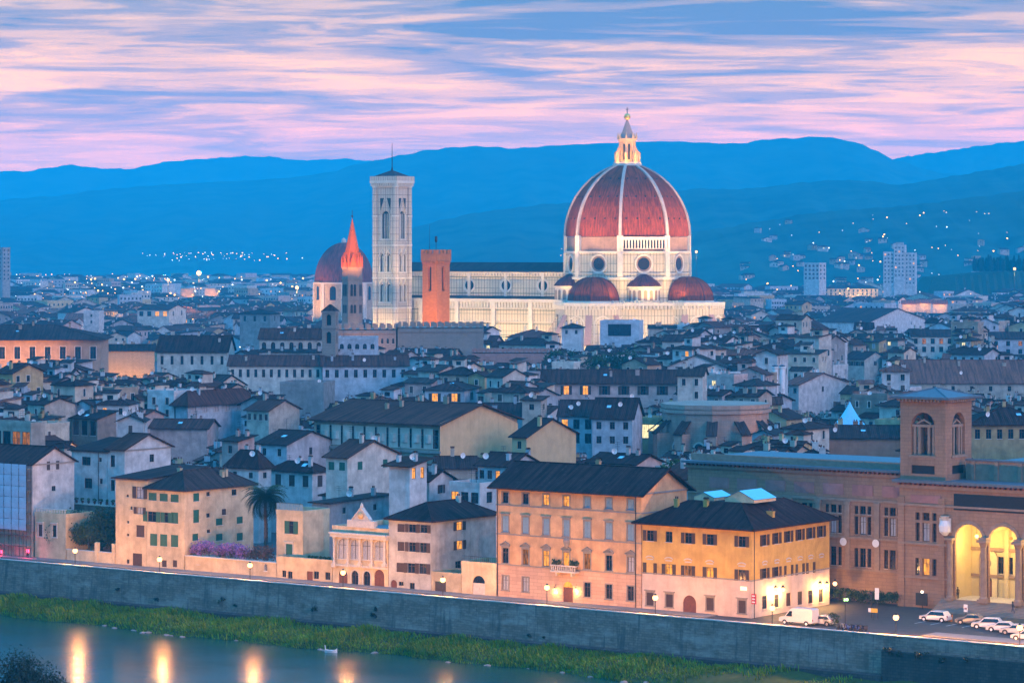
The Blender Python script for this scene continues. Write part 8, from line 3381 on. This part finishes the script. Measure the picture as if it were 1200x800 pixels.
def build_town():
    rnd = random.Random(2024)
    cands = []
    s = 26.0
    while s < 1120:
        Ymid = OY + s * .95
        t = -260.0
        row_d = rnd.uniform(6.5, 10.5)
        row_y = OY + s * .8
        sh = rnd.uniform(0, 12)
        t += sh
        while t < 560:
            w = rnd.uniform(5.0, 11.0 if row_y < 850 else 12.5) if rnd.random() < .9 else rnd.uniform(12, 22)
            d = row_d + rnd.uniform(-1.5, 2.5)
            st = s + rnd.uniform(-2.5, 2.5)
            x, y = W(t, st)
            t += w + rnd.choice((0.3, .3, .3, 1.5, 5.0))
            p = project(x, y, 10)
            if y < 545 or y > 1540 or p[0] < -70 or p[0] > 1270:
                continue
            rot = ANG + rnd.gauss(0, R(5))
            if rnd.random() < .22:
                rot += R(rnd.uniform(18, 36))
            H = max(8.5, rnd.gauss(13.2 + 8.0 * min(1.0, max(0.0, (y - 640) / 300.0)), 2.9))
            if y < 660:
                H = min(H, 17.0)
            cands.append((x, y, rot, w, d, H, rnd.randrange(1 << 30)))
        s += row_d + rnd.choice((.6, .6, 1.0, 4.5))
    specs = []
    for (x, y, rot, w, d, H, seed) in cands:
        fp = footprint(x, y, rot, w, d, 0)
        if any(fp[0] < f[1] - 1.0 and fp[1] > f[0] + 1.0 and fp[2] < f[3] - 1.0 and fp[3] > f[2] + 1.0 for f in FOOT):
            continue
        r2 = random.Random(seed)
        ok = False
        for hh in (H, H * .88, H * .76, H * .64, H * .5, 6.0):
            sb = screen_box(x, y, rot, w, d, 0, hh + 3.2)
            bad = False
            for (a, b, c, e, dep) in PROT:
                if y < dep:
                    ox = min(sb[1], b) - max(sb[0], a)
                    oy = min(sb[3], e) - max(sb[2], c)
                    if ox > 1 and oy > 1 and ox * oy > .10 * (b - a) * (e - c):
                        bad = True
                        break
            if not bad:
                ok = True
                break
        if not ok:
            continue
        sp = make_spec(r2, x, y, rot, w, d, hh)
        if hh < H * .9:
            sp['room'] = None
        specs.append(sp)
    base = len(OCC_F)
    for i, sp in enumerate(specs):
        proxy(sp['x'], sp['y'], sp['rot'], sp['w'], sp['d'], sp['H'], i, sp['rise'])
    bvh = BVHTree.FromPolygons([Vector(v) for v in OCC_V], OCC_F)
    count = [0] * len(specs)
    sx, sy = [0.0] * len(specs), [0.0] * len(specs)
    o = Vector((0, 0, ZC))
    py = 300.0
    while py < 690:
        px = 1.0
        while px < 1200:
            dr = Vector(((px - CX) / F, 1.0, -(py - HY) / F)).normalized()
            hit = bvh.ray_cast(o, dr)
            if hit[2] is not None:
                k = OCC_ID[hit[2]]
                if k >= 0:
                    count[k] += 1
                    sx[k] += px
                    sy[k] += py
            px += 2.5
        py += 2.5
    order = sorted(range(len(specs)), key=lambda i: -count[i])
    own = [i for i in order if count[i] >= 5][:230]
    ownset = set(own)
    print('town specs', len(specs), 'own', len(own), 'smallest', count[own[-1]] if own else 0)
    # labels
    labs = {}
    for i in own:
        sp = specs[i]
        cx, cy = sx[i] / count[i], sy[i] / count[i]
        lit = '' if sp['lit'] == 0 else (' with one lit window' if sp['lit'] == 1 else ' with lit windows')
        fm_ = '%s %s %s house%s, %s'
        lb = fm_ % ({'small': 'small', 'big': 'broad', '': ''}['small' if sp['w'] < 11 else ('big' if sp['w'] > 17 else '')], sp['wall'], KINDW[sp['roof']], lit, near_phrase(cx, cy, sp['y']))
        if len(lb.split()) > 13:
            lb = lb.replace('small ', '', 1).replace('broad ', '', 1)
        if len(lb.split()) > 13:
            lb = lb.replace(' with one lit window', '').replace(' with lit windows', '')
        labs.setdefault(' '.join(lb.split()), []).append((cx, i))
    final = {}
    for lb, L in labs.items():
        L.sort()
        if len(L) == 1:
            final[L[0][1]] = lb
        else:
            for k, (cx, i) in enumerate(L):
                if k == 0:
                    final[i] = lb + ', leftmost'
                elif k == len(L) - 1:
                    final[i] = lb + ', rightmost'
                else:
                    final[i] = lb + ', ' + ordinal(k) + ' from left'
    for i in own:
        sp = specs[i]
        root = thing('town_house', final[i], 'house', (sp['x'], sp['y'], 0), sp['rot'], 'old town houses')
        wm, rm = MB(), MB()
        shell(sp, wm, rm)
        wm.build('wall', root)
        ro = rm.build('roof', root)
        for (x, y, h, v) in sp['chims']:
            cb = MB()
            chimney_shape(cb, x, y, roof_height(sp['roof'], sp['w'], sp['d'], sp['H'], sp['rise'], x, y), h, WM[sp['wall']], v)
            cb.build('chimney', ro)
        if sp['dish']:
            cb = MB()
            x, y = sp['dish']
            dish_shape(cb, x, y, roof_height(sp['roof'], sp['w'], sp['d'], sp['H'], sp['rise'], x, y))
            cb.build('satellite_dish', ro)
        if sp['mast']:
            cb = MB()
            x, y, h = sp['mast']
            z = roof_height(sp['roof'], sp['w'], sp['d'], sp['H'], sp['rise'], x, y)
            cb.tube((x, y, z - .2), (x, y, z + h), .035, M['iron'], 4)
            for q in (.72, .86, .98):
                cb.tube((x - .5, y, z + h * q), (x + .5, y, z + h * q), .02, M['iron'], 4)
            cb.build('aerial', ro)
        spec_windows(sp, root)
    mass = MB()
    for i, sp in enumerate(specs):
        if i in ownset:
            continue
        mass.at(sp['x'], sp['y'], 0, sp['rot'])
        shell(sp, mass, mass)
        extras(sp, mass)
        spec_windows(sp, None, mass)
    # beyond: suburbs out to the hills
    Y = 1480.0
    while Y < 4300:
        step = 15 + (Y - 1480) * .006
        half = Y * .19
        x = -half
        while x < half:
            w = rnd.uniform(9, 22) * (1 + (Y - 1480) / 4000)
            d = rnd.uniform(9, 16)
            H = max(5, rnd.gauss(11.5, 3.0))
            if Y > 1900 and rnd.random() < .03:
                H, w = rnd.uniform(16, 23), rnd.uniform(10, 24)
            y = Y + rnd.uniform(-5, 5)
            xx = x
            x += w + rnd.choice((.5, 2, 6, 12))
            if rnd.random() < .12:
                continue
            rot = rnd.choice((ANG, ANG, R(-10), R(15), R(50))) + rnd.gauss(0, R(6))
            sb = screen_box(xx, y, rot, w, d, 0, H + 2)
            if any(y < dep and min(sb[1], b) - max(sb[0], a) > 1 and min(sb[3], e) - max(sb[2], c) > 2 for (a, b, c, e, dep) in PROT):
                H = 5
            fp = footprint(xx, y, rot, w, d, 0)
            if any(fp[0] < f[1] and fp[1] > f[0] and fp[2] < f[3] and fp[3] > f[2] for f in FOOT):
                continue
            sp = make_spec(rnd, xx, y, rot, w, d, H, True)
            sp['room'] = sp['wing'] = None
            if Y > 2600:
                sp['chims'] = []
            if H > 15.9 and Y > 1900 and w > 10 and rnd.random() < .8:
                sp['roof'], sp['rise'] = 'flat', 0
                sp['wins'] = [('front', w * (k + .5) / 6, H - 2.6 - 3.1 * f, 1.2, 1.5, {'pane': 'lit' if rnd.random() < .07 else 'glass', 'kind': None}) for k in range(6) for f in range(5)]
            mass.at(sp['x'], sp['y'], 0, sp['rot'])
            shell(sp, mass, mass)
            extras(sp, mass)
            if Y < 3400:
                spec_windows(sp, None, mass)
        Y += step
    mass.at()
    tag(mass.build('far_houses'), 'dense mass of small tiled houses filling the town out to the hills', 'houses', kind='stuff')
    # houses scattered on the lower slopes
    hs = MB()
    for _ in range(330):
        px = rnd.choice((rnd.uniform(560, 760), rnd.uniform(820, 1210), rnd.uniform(860, 1210)))
        Y = rnd.uniform(2950, 3850)
        hill = SC.objects['near_hills']
        hit = None
        x = XA(px, Y)
        for ob in ('near_hills', 'low_hills'):
            r_, loc, nn, _i = SC.objects[ob].ray_cast(Vector((x, Y if ob == 'near_hills' else Y + 900, 500)), Vector((0, 0, -1)))
            if r_ and loc.z > 1:
                hit = loc
                break
        if hit is None or rnd.random() < hit.z / 90.0 or (hit.y > 4300 and rnd.random() < .6):
            continue
        sp = make_spec(rnd, hit.x, hit.y, rnd.uniform(-.6, .6), rnd.uniform(6, 12), rnd.uniform(6, 9), rnd.uniform(4, 7), True)
        sp['room'] = sp['wing'] = None
        sp['wall'] = rnd.choice(('ivory', 'beige', 'grey', 'tan', 'cream'))
        hs.at(hit.x, hit.y, hit.z - 1.0, sp['rot'])
        shell(sp, hs, hs)
        spec_windows(sp, None, hs)
    hs.at()
    tag(hs.build('hillside_houses'), 'pale small houses scattered over the lower hill slopes', 'houses', kind='stuff')
    # lamps burning between the houses, in the suburbs and on the slopes
    lm = MB()

    def globe(x, y, z, r, m):
        lm.ball((x, y, z), r, m, 4)
        lm.tube((x, y, max(-.2, z - 9)), (x, y, z - r), .07, M['iron'], 4)
    for _ in range(520):
        Y = 2300 + 1900 * rnd.random() ** .7
        px = rnd.uniform(0, 1200) if rnd.random() < .45 else abs(rnd.gauss(150, 170))
        z = rnd.uniform(13, 20)
        globe(XA(px, Y), Y, z, rnd.choice((.3, .4, .5, .8)) * Y / 3000, M['bulbsoft'] if rnd.random() < .74 else M['bulbwhite'])
    for _ in range(90):
        Y = rnd.uniform(900, 1900)
        px = rnd.uniform(0, 1200)
        globe(XA(px, Y), Y, rnd.uniform(9, 14), .28, M['bulbsoft'] if rnd.random() < .75 else M['bulbwhite'])
    for _ in range(170):
        px = rnd.choice((rnd.gauss(1010, 60), rnd.gauss(1120, 50), rnd.gauss(660, 40), rnd.uniform(840, 1200)))
        for ob, Y in (('near_hills', rnd.uniform(2950, 3850)), ('low_hills', rnd.uniform(3900, 4900))):
            r_, loc, nn, _i = SC.objects[ob].ray_cast(Vector((XA(px, Y), Y, 500)), Vector((0, 0, -1)))
            if r_ and 1 < loc.z < 95:
                globe(loc.x, loc.y, loc.z + 5, rnd.choice((.3, .4, .5, .8)), M['bulbsoft'] if rnd.random() < .6 else M['bulbwhite'])
                break
    for _ in range(70):
        Y = rnd.uniform(4600, 5200)
        px = rnd.gauss(250, 45)
        lm.ball((XA(px, Y), Y, 40 + rnd.uniform(-6, 7)), rnd.choice((.4, .6, .8)), M['bulbwhite'] if rnd.random() < .4 else M['bulbsoft'], 4)
    lm.at()
    tag(lm.build('distant_lamps'), 'small street lamps shining all over the far town and slopes', 'street lamps', kind='stuff')
    rr = random.Random(9)
    n_l = 0
    for _ in range(46):
        Y = rr.uniform(600, 1700)
        px = rr.uniform(20, 1180)
        if any(a - 8 < px < b + 8 and Y > dep - 60 and Y < dep + 40 for (a, b, c, e, dep) in PROT):
            continue
        lamp('street_glow', 'POINT', (XA(px, Y), Y, 11.0 + rr.uniform(-2, 2)), 1300 + Y * 1.6, (1.0, .42, .10), None, .3)


build_town()
